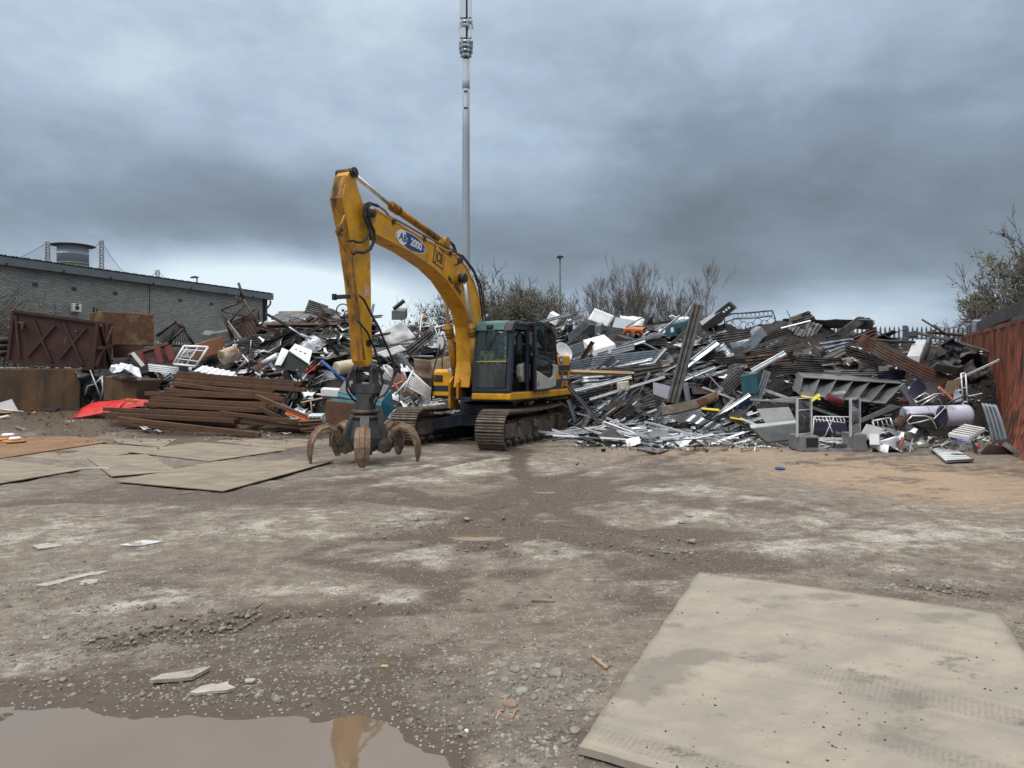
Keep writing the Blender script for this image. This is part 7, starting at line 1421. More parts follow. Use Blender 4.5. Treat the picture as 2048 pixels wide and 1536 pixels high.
S4('dark_liner', tarp, [(160, 742), (206, 752), (204, 812), (166, 806)], 'black torn liner between the two brown blocks', 'liner', D=21.8, crumple=.5, nu=16, nv=14)
for i, l in enumerate([[(206, 752), (190, 768), (176, 772), (170, 790)], [(180, 740), (196, 780), (204, 802)], [(204, 752), (206, 780), (202, 800)]]): TUBE('trim_strip', galv, l, 3, 'bent grey trim strip hanging over the black liner', 'trim', D=21.0 - .1 * i).__setitem__('group', 'bent trims over the black liner')
# stacked tyres at the left edge
for k in range(3):
    m = MB(); M = Matrix.Translation(W(4, 712 - 12 * k, 23.4)); m.lathe([(.24, 0), (.34, -.01), (.40, .03), (.42, .1), (.40, .17), (.34, .21), (.24, .2), (.22, .1), (.24, 0)], 28, M)
    fin(m, 'tyre_casing', rubber, ('lowest', 'middle', 'topmost')[k] + ' black tyre stacked behind the left end of the maroon skip', 'tyre')
# cage, frame, gate
e, Q = FRAME('wire_cage', darksteel, [(313, 672), (352, 642), (368, 656), (332, 690)], 6, 9, 'tilted dark wire cage against the brick wall', 'cage', D=24.5, land='the tilted wire cage'); m = MB()
P4 = [W(a, b_, 25.3) - e.location for a, b_ in ((350, 640), (368, 656), (388, 690), (340, 692))]
for i in range(4): m.tube([P4[i], P4[(i + 1) % 4]], .05, 6)
for k in range(8): t_ = (k + 1) / 9; m.tube([P4[0].lerp(P4[1], t_), P4[3].lerp(P4[2], t_)], .014, 4); m.tube([Q[0].lerp(Q[3], t_), Q[1].lerp(Q[2], t_)], .014, 4); 
for i, j in ((1, 0), (2, 1)): m.tube([Q[i], P4[j]], .04, 6)
m.build('side_bars', darksteel, e)
e = empty('tipped_trolley', W(482, 678, 25), 0, 'tall tipped metal stand with a brown back board and spindly bars against the sky', 'stand'); L0 = e.location; LAND.append((480, 640, 'the tipped metal stand')); w3 = lambda a, b_, d_=0: W(a, b_, 24.6 + d_) - L0
for a, b_, r_ in (((438, 618), (466, 676), .05), ((477, 566), (487, 598), .05), ((487, 598), (522, 661), .05), ((483, 576), (489, 600), .025), ((479, 568), (481, 592), .02)): part_tube(e, 'leg', darksteel, [w3(*a), w3(*b_)], r_, 6)
for a, b_ in (((442, 620), (489, 601)), ((443, 622), (492, 633)), ((456, 648), (500, 628)), ((456, 648), (492, 606)), ((478, 604), (472, 592)), ((472, 605), (488, 596)), ((446, 624), (456, 647))): part_tube(e, 'rail', darksteel, [w3(*a), w3(*b_)], .03, 6)
m = MB()
for k in range(9): a = 446 + 5 * k; m.tube([w3(a, 620 - k * 2), w3(a + 6, 640 - k * 1.4)], .010, 4)
for k in range(6): m.tube([w3(466 + k * 4, 650 - k), w3(474 + k * 2, 668 - k * 3, -.05)], .012, 4)
m.build('wires', darksteel, e)
m = MB(); quad(m, w3(460, 650, .1), w3(500, 629, .1), w3(521, 662, .1), w3(484, 677, .1), .03); bd = m.build('back_board', mat('brown_board_paint', (.15, .095, .065), (.11, .07, .05), 3, .8), e)
m = MB()
for k in range(5): t_ = (k + 1) / 6; a, b_ = w3(460, 650, .06).lerp(w3(500, 629, .06), t_), w3(484, 677, .06).lerp(w3(521, 662, .06), t_); m.tube([a, b_], .012, 4)
m.build('grooves', darksteel, bd)
FRAME('small_grille', darksteel, [(502, 626), (516, 612), (518, 640), (506, 650)], 3, 4, 'small dark wire grille behind the tipped metal stand', 'grille', D=25.8)
BAR('tipped_rod', mat('pale_rod', (.4, .34, .28), None, 4), (455, 642), (481, 676), 3, 'pale thin rod propped along the tipped metal stand', 'rod', 'box', D=24.2)
B3('engine_block', greybox, (410, 684), (428, 686), (404, 668), (416, 676, .5), 'dark green grey engine part below the wire cage', 'engine part', D=25)
e, F = B3('machine_casting', oldsteel, (424, 690), (462, 684), (420, 668), (432, 684, .5), 'grey cast machine housing with a round port in front of the palisade', 'machine part', D=24.6, parts='casting', land='the grey casting')
m = MB(); c = on(F, .38, .25, 0); m.tube([c - Vector((0, .08, 0)), c], .09, 16); m.build('port', galv, e); m = MB(); m.tube([c - Vector((0, .085, 0)), c - Vector((0, .08, 0))], .055, 14); m.build('port_hole', decalblack, e)
e, F = B3('rusty_box', brightrust, (385, 722), (428, 709), (375, 694), (409 + 3, 712, .5), 'tipped orange rust box in the left heap', 'box', D=23.6, parts='box', land='the orange rust box')
# maroon ribbed bin
e = empty('ribbed_bin', W(300, 726, 22.6), 0, 'tilted maroon ribbed bin left of the white gate', 'bin'); L0 = e.location; LAND.append((300, 708, 'the maroon ribbed bin')); w4 = lambda a, b_, d_=0: W(a, b_, 22.4 + d_) - L0
m = MB(); quad(m, w4(258, 712), w4(336, 688, .5), w4(356, 722, .5), w4(274, 730), -.04); m.build('front_panel', redskip, e)
m = MB(); quad(m, w4(258, 712, .02), w4(336, 688, .52), w4(356, 690, 1.2), w4(285, 700, .9), -.03); m.build('end_panel', redskip, e)
m = MB(); 
for a, b_ in (((281, 705), (287, 728)), ((315, 693), (325, 726)), ((338, 692), (347, 720))): bar_mb(w4(*a, .2 if a[0] > 300 else 0), w4(*b_, .2 if a[0] > 300 else 0), 'box', .17, .12, upv=(0, -1, .2)).build('rib', mat('brighter_maroon', (.22, .05, .04), (.15, .035, .03), 3, .6) if 'brighter_maroon' not in MATS else MATS['brighter_maroon'], e)
bar_mb(w4(256, 711, -.03), w4(337, 687, .48), 'box', .1, .06, upv=(0, -1, .2)).build('rim', rust, e)
e, Q = FRAME('white_gate', white, [(368, 692), (416, 694), (392, 733), (347, 728)], 4.5, 0, 'small tilted white gate frame with scrollwork in front of the orange rust box', 'gate', D=21.9, land='the white gate')
part_tube(e, 'rail', white, [Q[0].lerp(Q[3], .2), Q[1].lerp(Q[2], .2)], .02, 6); part_tube(e, 'rail', white, [Q[0].lerp(Q[3], .7), Q[1].lerp(Q[2], .75)], .02, 6)
for t_ in (.12, .55): part_tube(e, 'stile', white, [Q[0].lerp(Q[1], t_ + .05), Q[3].lerp(Q[2], t_)], .018, 6)
m = MB()
for k in range(4):
    c = Q[0].lerp(Q[1], .18 + .1 * k).lerp(Q[3].lerp(Q[2], .14 + .1 * k), .42); m.tube([c + Vector((.10 * math.cos(t_), 0, .10 * math.sin(t_))) for t_ in [i * .7 for i in range(10)]], .01, 4)
m.build('scrollwork', white, e)
S4('white_trough', white, [(297, 727), (358, 734), (356, 748), (299, 743)], 'white ribbed trough lying level before the maroon bin', 'trough', D=21.2, corr=4, amp=.012, th=.03, nu=2, land='the white ribbed trough')
S4('white_louvre', white, [(387, 742), (406, 731, .2), (472, 745, .2), (463, 756)], 'white louvred panel behind the top of the brown beam stack', 'louvre', D=21.3, corr=6, amp=.02, nu=2, trap=True, th=.01, land='the white louvre')
S4('white_angle', white, [(262, 707), (268, 704), (290, 730), (284, 734)], 'bent white trim in front of the maroon ribbed bin', 'trim', D=21.6, th=.03)
m = MB(); c = W(444, 716, 22.3); ax_ = Vector((.55, .7, .35)).normalized(); m.tube([c, c + ax_ * .02, c + ax_ * .25, c + ax_ * .27, c + ax_ * .5, c + ax_ * .52], [.22, .235, .225, .235, .225, .2], 24); fin(m, 'old_drum', mat('rusty_cream_drum', (.50, .47, .40), (.36, .3, .22), 3, .6, dirt=(.22, .12, .06), dlo=.5, dhi=.62), 'rust stained cream drum right of the orange rust box', 'drum', land='the cream drum', px=(444, 709))
# white appliance in the middle of the left heap
e = empty('white_appliance', W(590, 735, 21.4), 0, 'upturned white appliance with a dark underside in the middle of the left heap', 'appliance'); L0 = e.location; LAND.append((590, 715, 'the upturned white appliance')); w5 = lambda a, b_, d_=0: W(a, b_, 21.2 + d_) - L0
m = MB(); quad(m, w5(578, 701), w5(590, 687, .25), w5(625, 701, .25), w5(618, 728), .03); m.build('white_lid', white, e, .01)
m = MB(); quad(m, w5(549, 730), w5(564, 695, .3), w5(578, 701, .1), w5(562, 731), .03); m.build('white_side', white, e, .01)
m = MB(); quad(m, w5(553, 734, .1), w5(579, 705, .1), w5(617, 729, .1), w5(606, 746, .1), .04); quad(m, w5(579, 705, .1), w5(579, 703, .7), w5(617, 727, .7), w5(617, 729, .1), .02); m.build('dark_base', mat('dark_green_base', (.05, .06, .055), (.035, .04, .04), 3, .6), e)
m = MB()
for k in range(3): m.add([w5(590 + 9 * k, 697 + 4 * k, -.06), w5(595 + 9 * k, 699 + 4 * k, -.06), w5(594 + 9 * k, 701 + 4 * k, -.06), w5(589 + 9 * k, 699 + 4 * k, -.06)], [(0, 1, 2, 3)])
m.build('panel_marks', greybox, e)
TUBE('silver_duct', alu, [(526, 727), (540, 719), (555, 711)], 12, 'short silver duct lying left of the upturned white appliance', 'duct', D=21.4, n=18, land='the silver duct')
BAR('blue_bar', bluem, (641, 722), (688, 761), 6, 'bright blue bar slanting down just left of the stick', 'bar', 'box', D=20.6, h=.05, land='the blue bar')
m = MB(); a = W(672, 738, 20.6); b_ = W(705, 732, 21.0); m.tube([a, a.lerp(b_, .04)] + [a.lerp(b_, k / 10) for k in range(1, 11)], [.18, .20] + [.205 if k % 2 else .195 for k in range(10)], 22); fin(m, 'ribbed_drum', creamm, 'ribbed cream drum half hidden behind the stick', 'drum', land='the ribbed cream drum', px=(680, 736))
BAR('red_offcut', mat('red_paint', (.4, .04, .03), (.3, .03, .02), 4, .5), (612, 746), (632, 730), 6, 'small red metal offcut under the upturned white appliance', 'offcut', 'L', D=20.9, h=.06)
# sheets at the top of the left heap
for i, (pts, n, ma, D_, lab, ld) in enumerate([([(618, 599), (657, 612), (641, 640), (604, 636)], 9, oldsteel, 25.2, 'weathered corrugated sheet rising to the peak of the left heap', 'the peak corrugated sheet'),
     ([(636, 606, .2), (700, 634, .2), (702, 652), (652, 628)], 4, oldsteel, 25.0, 'long corrugated sheet sloping from the peak down to the stick', None), ([(640, 622), (700, 652), (700, 668), (636, 640)], 4, darksheet, 24.7, 'dark corrugated sheet just under the long sloping one left of the stick', None),
     ([(545, 631), (608, 638), (597, 651), (540, 643)], 5, galv, 25.0, 'bright grey corrugated sheet left of the left heap peak', 'the bright corrugated sheet'), ([(582, 660), (622, 631), (650, 646), (622, 657)], 4, darksheet, 24.6, 'black folded sheet like a tent below the left heap peak', 'the black folded sheet'),
     ([(533, 653), (594, 652), (580, 662), (533, 666)], 3, galv, 24.6, 'pale flat ribbed sheet left of the black folded sheet', None), ([(542, 668), (621, 655), (618, 669), (541, 674)], 4, oldsteel, 24.2, 'long ribbed sheet with a rusty right half below the black folded sheet', None),
     ([(500, 670), (632, 671), (636, 684), (508, 682)], 4, darksheet, 23.9, 'long dark ribbed sheet level below the tipped metal stand', None), ([(508, 683), (622, 684), (630, 696), (512, 694)], 3, rust, 23.6, 'long rust brown sheet lying level above the upturned white appliance', 'the level rusty sheet'),
     ([(618, 656), (690, 650), (698, 664), (630, 672)], 5, darksheet, 24.2, 'dark corrugated sheet right of the black folded sheet', None), ([(668, 662), (704, 652), (706, 668), (676, 676)], 5, galv, 24.1, 'shiny ribbed offcut touching the stick at the top of the left heap', None),
     ([(470, 682), (548, 676), (556, 690), (480, 694)], 4, darksheet, 23.8, 'dark sheet wedged under the right foot of the tipped metal stand', None), ([(630, 684), (706, 676), (704, 694), (636, 700)], 3, darksheet, 23.4, 'dark crumpled sheet left of the stick at mid height', None),
     ([(748, 668), (802, 641), (834, 676), (784, 692)], 0, white, 22.6, 'large smooth white panel lying slanted right of the stick', 'the large white panel'), ([(826, 716), (882, 723), (870, 760), (834, 756)], 0, cardb, 21.4, 'brown board leaning behind the boom rams', 'the brown board'),
     ([(752, 706), (800, 690), (812, 700), (770, 716)], 0, white, 21.7, 'crumpled pale sheet under the large white panel', None), ([(806, 700), (860, 660), (872, 668), (822, 716)], 3, darksheet, 21.9, 'twisted brown sheet right of the large white panel', 'the twisted brown sheet'),
     ([(860, 720), (900, 712), (905, 738), (868, 752)], 0, cardb, 21.2, 'tan torn board beside the boom foot', None), ([(795, 745), (838, 770), (828, 792), (786, 770)], 0, cardb, 20.6, 'grey brown board low behind the grapple hoses', None), ([(840, 792), (900, 778), (905, 800), (850, 805)], 5, galv, 20.4, 'ribbed pale sheet behind the far track', None),
     ([(528, 650), (545, 630), (560, 628), (552, 650)], 0, white, 25.2, 'white curved panel behind the bright corrugated sheet', None), ([(575, 636), (600, 622), (608, 632), (590, 640)], 0, alu, 25.4, 'pale sheet tip poking up between the bright corrugated sheet and the peak', None), ([(895, 700), (945, 690), (948, 715), (900, 722)], 0, white, 23, 'white panel glimpsed between the boom and its ram', None)]):
    S4('corrugated_sheet' if n else 'flat_sheet', ma, pts, lab, 'corrugated sheet' if n else 'sheet', D=D_, corr=n, amp=.014, crumple=.09 if i % 3 else .04, nu=12, seed=i, torn=.03, land=ld, nv=None if n else 8)
for k in range(4): TUBE('hooped_rail', white, [(524 + 4 * k, 658), (530 + 4 * k, 644), (538 + 4 * k, 641), (546 + 3 * k, 645)], 2.5, 'white hooped rail from a nest beside the bright corrugated sheet', 'rail', D=24.9 - .1 * k).__setitem__('group', 'nest of white hooped rails')
# bicycle wheels
for i, (a, b_, r_) in enumerate(((686, 621, 13), (694, 634, 12))):
    e = empty('bicycle_wheel', W(a, b_ + r_, 24.6 - .2 * i), 0, ('round bicycle wheel with spokes standing on the heap left of the stick', 'second bicycle wheel edge on just below the round one')[i], 'bicycle wheel'); R_ = r_ / FPX * 24.6; sx_ = (1, .35)[i]
    c = Vector((0, 0, R_)); ci = lambda t_, rr: c + Vector((rr * sx_ * math.cos(t_), rr * (1 - sx_) * math.cos(t_), rr * math.sin(t_)))
    part_tube(e, 'tyre', rubber, [ci(t_, R_) for t_ in [2 * math.pi * k / 28 for k in range(29)]], .022, 8); m = MB()
    for k in range(12): m.tube([c, ci(k * math.pi / 6, R_)], .004, 3)
    m.build('spokes', alu, e); part_tube(e, 'hub', black, [c - Vector((0, .05, 0)), c + Vector((0, .05, 0))], .04, 10)
BAR('dark_beam', black, (789, 620), (810, 603), 6, 'stubby dark beam jutting up at the sky right of the stick', 'beam', 'box', D=24, h=.1, land='the stubby dark beam')
B3('grey_casing', greybox, (783, 640), (810, 640), (783, 622), (788, 634, .4), 'dull grey casing below the stubby dark beam', 'casing', D=24)
S4('foam_lump', mat('yellow_foam', (.55, .38, .14), (.42, .27, .09), 8, .9), [(838, 642), (844, 634), (857, 635), (852, 644)], 'lump of yellow brown foam on top of the heap left of the boom', 'foam', D=25, crumple=.2, th=.15, nu=10)
BAR('grey_bracket', galv, (862, 652), (862, 692), 9, 'upright blue grey bracket with a hole behind the boom rams', 'bracket', 'C', D=22.5)
# things behind the grapple
e = empty('plastic_hopper', W(730, 820, 17.6), 0, 'blue and grey plastic hopper right behind the grapple', 'hopper'); L0 = e.location; LAND.append((730, 790, 'the blue and grey hopper')); w6 = lambda a, b_, d_=0: W(a, b_, 17.6 + d_) - L0
m = MB(); quad(m, w6(676, 784), w6(690, 760, .4), w6(778, 770, .5), w6(764, 803, .0), .03); m.build('grey_cover', greybox, e); m = MB(); quad(m, w6(675, 785, -.02), w6(764, 804, -.02), w6(762, 812, -.05), w6(675, 792, -.05), .03); m.build('blue_rim', cyanm, e)
m = MB(); quad(m, w6(764, 803), w6(783, 779, .5), w6(788, 818, .5), w6(772, 838, .2), .03); m.build('blue_side', cyanm, e)
S4('teal_lid', mat('teal_lid', (.10, .28, .32), (.07, .2, .24), 4, .45, dirt=(.4, .45, .45), dlo=.56, dhi=.66), [(664, 797), (714, 802), (716, 808), (652, 802)], 'scuffed teal lid on the brown box behind the grapple', 'lid', D=17.3, th=.03)
B3('brown_crate', timberbrown, (651, 852), (712, 858), (652, 801), (664, 846, .6), 'brown crate partly hidden by the grapple', 'crate', D=17.2, land='the brown crate')
m = MB(); c = W(673, 858, 16.4); M = Matrix.Translation((c.x, c.y, float(ground_h(c.x, c.y)))); m.lathe([(.16, 0), (.16, .28), (.23, .30), (.23, .37), (.12, .372), (.11, .30)], 24, M); fin(m, 'flanged_pipe', rusttine, 'rusty flanged pipe standing up behind the left claws of the grapple', 'pipe', land='the flanged pipe', px=(673, 830))
BAR('orange_rail', orangem, (572, 824), (640, 847), 5, 'orange rail slanting down left of the grapple', 'rail', 'L', D=18.2, h=.05)
for i, (a, b_, c_, d_) in enumerate(((600, 846, 645, 843), (598, 852, 648, 850), (602, 862, 640, 858))): BAR('wooden_slat', timberbrown, (a, b_), (c_, d_), 5, ('upper', 'middle', 'lower')[i] + ' brown slat of the low frame left of the grapple', 'slat', 'box', D=17.8, h=.06)
e, F = B3('alloy_casting', alu, (616, 846), (645, 846), (616, 830), (622, 842, .4), 'pale alloy engine casting left of the brown crate', 'casting', D=18.2, parts='block')
for k in range(3): m = MB(); c = on(F, .2 + .28 * k, .5, 0); m.tube([c - Vector((0, .04, 0)), c], .05, 12); m.build('bore', black, e)
B3('white_box', white, (642, 792), (678, 794), (641, 778), (648, 788, .4), 'small scuffed white box right of the brown beam stack', 'box', D=19.6)
BAR('pale_pole', woodp, (603, 806), (645, 797), 4, 'pale wooden pole lying level right of the brown beam stack', 'pole', 'box', D=19.2)
e, Q = FRAME('white_basket', white, [(766, 731), (776, 731), (789, 742), (787, 762)], 3, 0, 'white wire basket hanging behind the grapple hoses', 'basket', D=20.2, land='the white basket')
m = MB(); P = [w_ - e.location for w_ in (W(764, 757, 20.2), W(774, 731, 20.3), W(790, 742, 20.3), W(784, 764, 20.2))]
for k in range(8): t_ = (k + .5) / 8; m.tube([P[0].lerp(P[1], t_), P[3].lerp(P[2], t_)], .008, 4); m.tube([P[0].lerp(P[3], t_), P[1].lerp(P[2], t_)], .008, 4)
m.build('mesh_bars', white, e)
FRAME('white_rack', white, [(811, 771), (824, 744), (874, 790), (860, 798)], 3.4, 7, 'white barred rack slanting down to the far track', 'rack', D=19.6, land='the white barred rack', barw=.8)
for i, (a, b_) in enumerate((((781, 777), (807, 763)), ((786, 765), (797, 781)), ((804, 745), (807, 765)))): BAR('pink_batten', pinkm, a, b_, 4.5, 'faded pink batten crossed with others right of the grapple hoses', 'batten', 'box', D=19.8 - .1 * i, h=.04)['group'] = 'crossed pink battens'
for i, (a, b_) in enumerate((((802, 728), (816, 768)), ((812, 732), (828, 752)), ((790, 790), (815, 762)), ((826, 740), (808, 785)))): TUBE('white_tube', white, [a, b_], 4, 'white tube leaning among the pink battens', 'tube', D=19.7 - .1 * i).__setitem__('group', 'white tubes among the pink battens')
# ---- stack of brown beams
BE = [(355, 750, 603, 770), (350, 765, 612, 784), (347, 777, 547, 788), (330, 783, 569, 802), (292, 790, 509, 797), (303, 800, 534, 815), (290, 812, 537, 826), (309, 806, 560, 812), (209, 822, 440, 832), (206, 832, 470, 846), (236, 841, 507, 872), (268, 850, 520, 874), (350, 757, 590, 775), (300, 806, 548, 820), (240, 827, 480, 840), (345, 771, 560, 796)]
for i, (x1, y1, x2, y2) in enumerate(BE):
    Db = 20.4 - (y2 - 770) / 100 * 2.0; a, b_ = W(x1, y1, Db + .3), W(x2, y2, Db - .2)
    fin(bar_mb(a, b_, 'box', .13, .10, upv=(0, 0, 1)), 'brown_girder', timberbrown, 'brown beam in the long stacked pile before the left heap', 'girder', group='beams of the brown stack')
_q = random.Random(14)
for i in range(22):
    x1, y1, x2, y2 = BE[i % len(BE)]; y1 += _q.uniform(2, 9); y2 += _q.uniform(2, 9); x1 += _q.uniform(0, 40); x2 -= _q.uniform(-8, 60); Db = 20.9 - (y2 - 770) / 100 * 2.0
    a, b_ = W(x1, y1, Db + .3), W(x2, y2, Db - .1); fin(bar_mb(a, b_, 'box', .13, .09, upv=(0, 0, 1)), 'brown_girder', timberbrown, 'brown beam in the long stacked pile before the left heap', 'girder', group='beams of the brown stack')
for i, (x1, y1, x2, y2) in enumerate([(440, 829, 634, 852), (460, 842, 634, 862), (512, 796, 634, 846), (500, 874, 610, 850), (500, 868, 634, 860), (560, 812, 620, 846), (515, 818, 600, 858), (480, 868, 560, 842)]):
    a, b_ = W(x1, y1, 18.9), W(x2, y2, 18.3 + .1 * i); fin(bar_mb(a, b_, 'box', .12, .09, upv=(0, 0, 1)), 'brown_girder', timberbrown, 'brown beam fanned out at the right end of the long stacked pile', 'girder', group='fanned beams of the brown stack')
for i in range(9):
    a = W(300 + 30 * i, 800 + (i % 3) * 18, 20.2); fin(bar_mb(a, a + Vector((.1, .05, -.5)), 'box', .08, .08, upv=(0, 1, 0)), 'spacer_block', timberbrown, 'short dark spacer between the beams of the brown stack', 'spacer', group='spacers in the brown stack')
LAND.append((430, 815, 'the brown beam stack'))
# ---- red plastic sheet
m = sheet_mb([W(146, 838, 20.0), W(182, 806, 20.6), W(262, 798, 20.6), W(236, 822, 20.0)], bend=-.06, nu=16, nv=10, th=.02, crumple=.03)
fin(m, 'red_plastic_sheet', redplastic, 'large curved bright red plastic sheet on the ground left of the brown stack', 'plastic sheet', land='the red plastic sheet', px=(200, 818))
m = sheet_mb([W(236, 822, 19.9), W(252, 800, 20.2), (W(302, 800, 20.2)), W(304, 812, 19.9)], bend=.12, nu=16, nv=10, th=.02, crumple=.08)
fin(m, 'red_plastic_sheet', redplastic, 'smaller curled red plastic piece tucked against the brown stack', 'plastic sheet')
S4('orange_scrap', orangem, [(246, 802), (256, 796), (284, 802), (270, 806)], 'orange scrap lying on the curled red plastic', 'scrap', D=20.0, crumple=.05)
# ---- far left ground clutter
def disc(px, py, r, h, ma, name, label, z=0, hole=.0, tilt=0, group=None):
    c = G(px, py, z); mm = MB(); rr = r / FPX * c.y; M = Matrix.Translation((c.x, c.y, max(z, float(ground_h(c.x, c.y))))) @ Matrix.Rotation(tilt, 4, 'X'); mm.lathe([(rr * .45, 0), (rr, 0), (rr, h * .6), (rr * .8, h), (rr * .45, h)] if hole else [(.01, 0), (rr, 0), (rr, h * .7), (rr * .6, h), (.01, h)], 28, M); return fin(mm, name, ma, label, 'wheel', group=group)
orangw = mat('orange_wheel', (.50, .26, .05), (.38, .18, .04), 5, .5, dirt=(.12, .08, .05), dlo=.55, dhi=.7)
for i, (a, b_, r_, ma, lab) in enumerate([(28, 884, 21, orangw, 'orange wheel disc lying flat, nearest on the rusty plate'), (16, 874, 15, pinkm, 'faded pink wheel disc behind the nearest orange wheel'), (4, 880, 18, orangw, 'orange wheel disc cut by the left frame edge'), (4, 861, 20, orangw, 'dull yellow wheel rim stack at the left frame edge, farthest back')]):
    disc(a, b_, r_, .05, ma, 'wheel_disc', lab, .08 if i < 3 else .0)
for a, b_, lab in ((30, 879, 'white ring tyre resting on the nearest orange wheel'), (16, 872, 'white ring tyre resting on the pink wheel disc')): disc(a, b_, 11, .06, white, 'white_ring', lab, .14, 1)
m = MB(); mtl = oldsteel
disc(62, 836, 19, .10, rust, 'drain_disc', 'rusty domed disc on the slatted drain grate')
e = empty('drain_grate', G(66, 850), 0, 'tilted slatted drain grate near the left frame edge', 'grate'); L0 = e.location; P = [W(44, 842, 21.4) - L0, W(88, 840, 21.6) - L0, W(92, 848, 21.2) - L0, W(52, 853, 21.0) - L0]
P = [Vector(p) - Vector((0, 0, 0)) for p in P]; m = MB()
for i in range(4): m.tube([P[i], P[(i + 1) % 4]], .05, 6)
m.build('rim', mudsteel, e)
for k in range(6): t_ = (k + .5) / 6; part_tube(e, 'slat', ochrerust, [P[0].lerp(P[1], t_), P[3].lerp(P[2], t_)], .03, 5)
S4('white_panel', white, [(-10, 808), (24, 798), (36, 822), (-10, 822)], 'torn white panel lying in front of the brown concrete block', 'panel', D=20.8, torn=.1, nu=8, land='the torn white panel')
TUBE('grey_pipe', galv, [(-20, 818), (10, 820), (48, 824)], 4, 'thin grey pipe below the torn white panel', 'pipe', D=20.4)
TUBE('white_pipe', white, [(-10, 838), (18, 832)], 6, 'stubby white pipe at the left frame edge', 'pipe', D=20)
B3('patterned_box', blackp, (88, 828), (106, 832), (93, 817), (98, 822, .3), 'small black box with white print against the brown concrete block', 'box', D=21)
BAR('grey_slab', slabm, (102, 850), (150, 846), 7, 'flat grey slab fragments lying before the red plastic sheet', 'slab', 'box', D=19.8, h=.06)
BAR('grey_plank', oldsteel, (32, 854), (72, 868), 5, 'dull grey plank running up to the rusty plate', 'plank', 'box', D=19, h=.03)
BAR('dark_rail', rust, (205, 866), (240, 884), 3, 'thin dark rail between two road plates', 'rail', 'box', D=18.6, h=.03)
m = MB(); c = G(176, 945); m.tube([c + Vector((.32 * math.cos(t_), .26 * math.sin(t_), .03)) for t_ in [math.pi * k / 10 for k in range(11)]], .035, 6); fin(m, 'half_ring', slabm, 'pale half ring lying beside the small squarish plate', 'ring')
m = MB(); c = G(470, 882); m.tube([c + Vector((-.3, .05, .03)), c + Vector((-.1, -.02, .04)), c + Vector((.15, -.12, .03)), c + Vector((.3, -.3, .02))], .03, 6); fin(m, 'curved_iron', rust, 'curved rusty iron on the ground below the brown beam stack', 'iron')
for i, (a, b_, w_) in enumerate(((290, 858, 30), (315, 861, 18), (392, 871, 12), (570, 868, 30), (152, 894, 8), (385, 910, 10))):
    fin(sheet_mb([W(a - w_ / 2, b_ - 2, 18.6), W(a, b_ - 5, 18.8), W(a + w_ / 2, b_, 18.6), W(a, b_ + 3, 18.4)], crumple=.08, nu=6, nv=6, th=.004), 'foil_scrap', white, 'scrap of pale foil on the ground along the brown beam stack', 'foil', group='pale foil scraps by the brown stack')
# ------------------------------------------------------------------ loose pieces that cover both heaps
RG = random.Random(77)
def v_prof(k, w, h, L_, bend=0): 
    m = MB(); pr = prof_pts(k, w, h, max(.004, w * .06)); n = 1 if not bend else 6
    m.sweep(None, [[(L_ * (i / n - .5), x, y + bend * math.sin(math.pi * i / n)) for x, y in pr] for i in range(n + 1)]); return m
def v_sheet(L_, Wd, corr, amp, cr=.03, trap=False, torn=.04, seed=0): return sheet_mb([(-L_ / 2, -Wd / 2, 0), (L_ / 2, -Wd / 2, 0), (L_ / 2, Wd / 2, 0), (-L_ / 2, Wd / 2, 0)], corr=corr, amp=amp, crumple=cr, trap=trap, torn=torn, seed=seed, nu=10, nv=(corr * 6 if corr else 7), th=.004)
def v_tube(L_, r, b, seed):
    q = random.Random(seed); return MB().tube([(L_ * (i / 6 - .5), b * math.sin(i * .9 + seed), b * math.sin(i * .6 + 2 * seed)) for i in range(7)], r, 7)
def v_box(a, b_, c):
    m = MB(); m.bb((-a / 2, -b_ / 2, 0), (a / 2, b_ / 2, c)); m.bb((-a / 2 + .02, -b_ / 2 - .006, .03), (a / 2 - .02, -b_ / 2 - .001, c - .03)); return m
def v_wire(r, seed):
    q = random.Random(seed); m = MB(); 
    for _ in range(3):
        ph = q.uniform(0, 6); m.tube([(r * math.cos(t_ + ph) * (1 + .3 * math.sin(2.3 * t_)), r * .7 * math.sin(t_ * 1.1), r * .5 * math.sin(1.7 * t_ + ph)) for t_ in [i * .5 for i in range(16)]], .009, 4)
    return m
def v_rack(a, b_, n, r=.012):
    m = MB(); P = [(-a / 2, -b_ / 2, 0), (a / 2, -b_ / 2, 0), (a / 2, b_ / 2, 0), (-a / 2, b_ / 2, 0)]
    for i in range(4): m.tube([P[i], P[(i + 1) % 4]], r, 6)
    for k in range(n): x = -a / 2 + a * (k + 1) / (n + 1); m.tube([(x, -b_ / 2, 0), (x, b_ / 2, 0)], r * .6, 4)
    m.tube([(-a / 2, -b_ / 2, 0), (-a / 2, -b_ / 2 + .1, .4)], r, 5); m.tube([(a / 2, -b_ / 2, 0), (a / 2, -b_ / 2 + .1, .4)], r, 5); return m
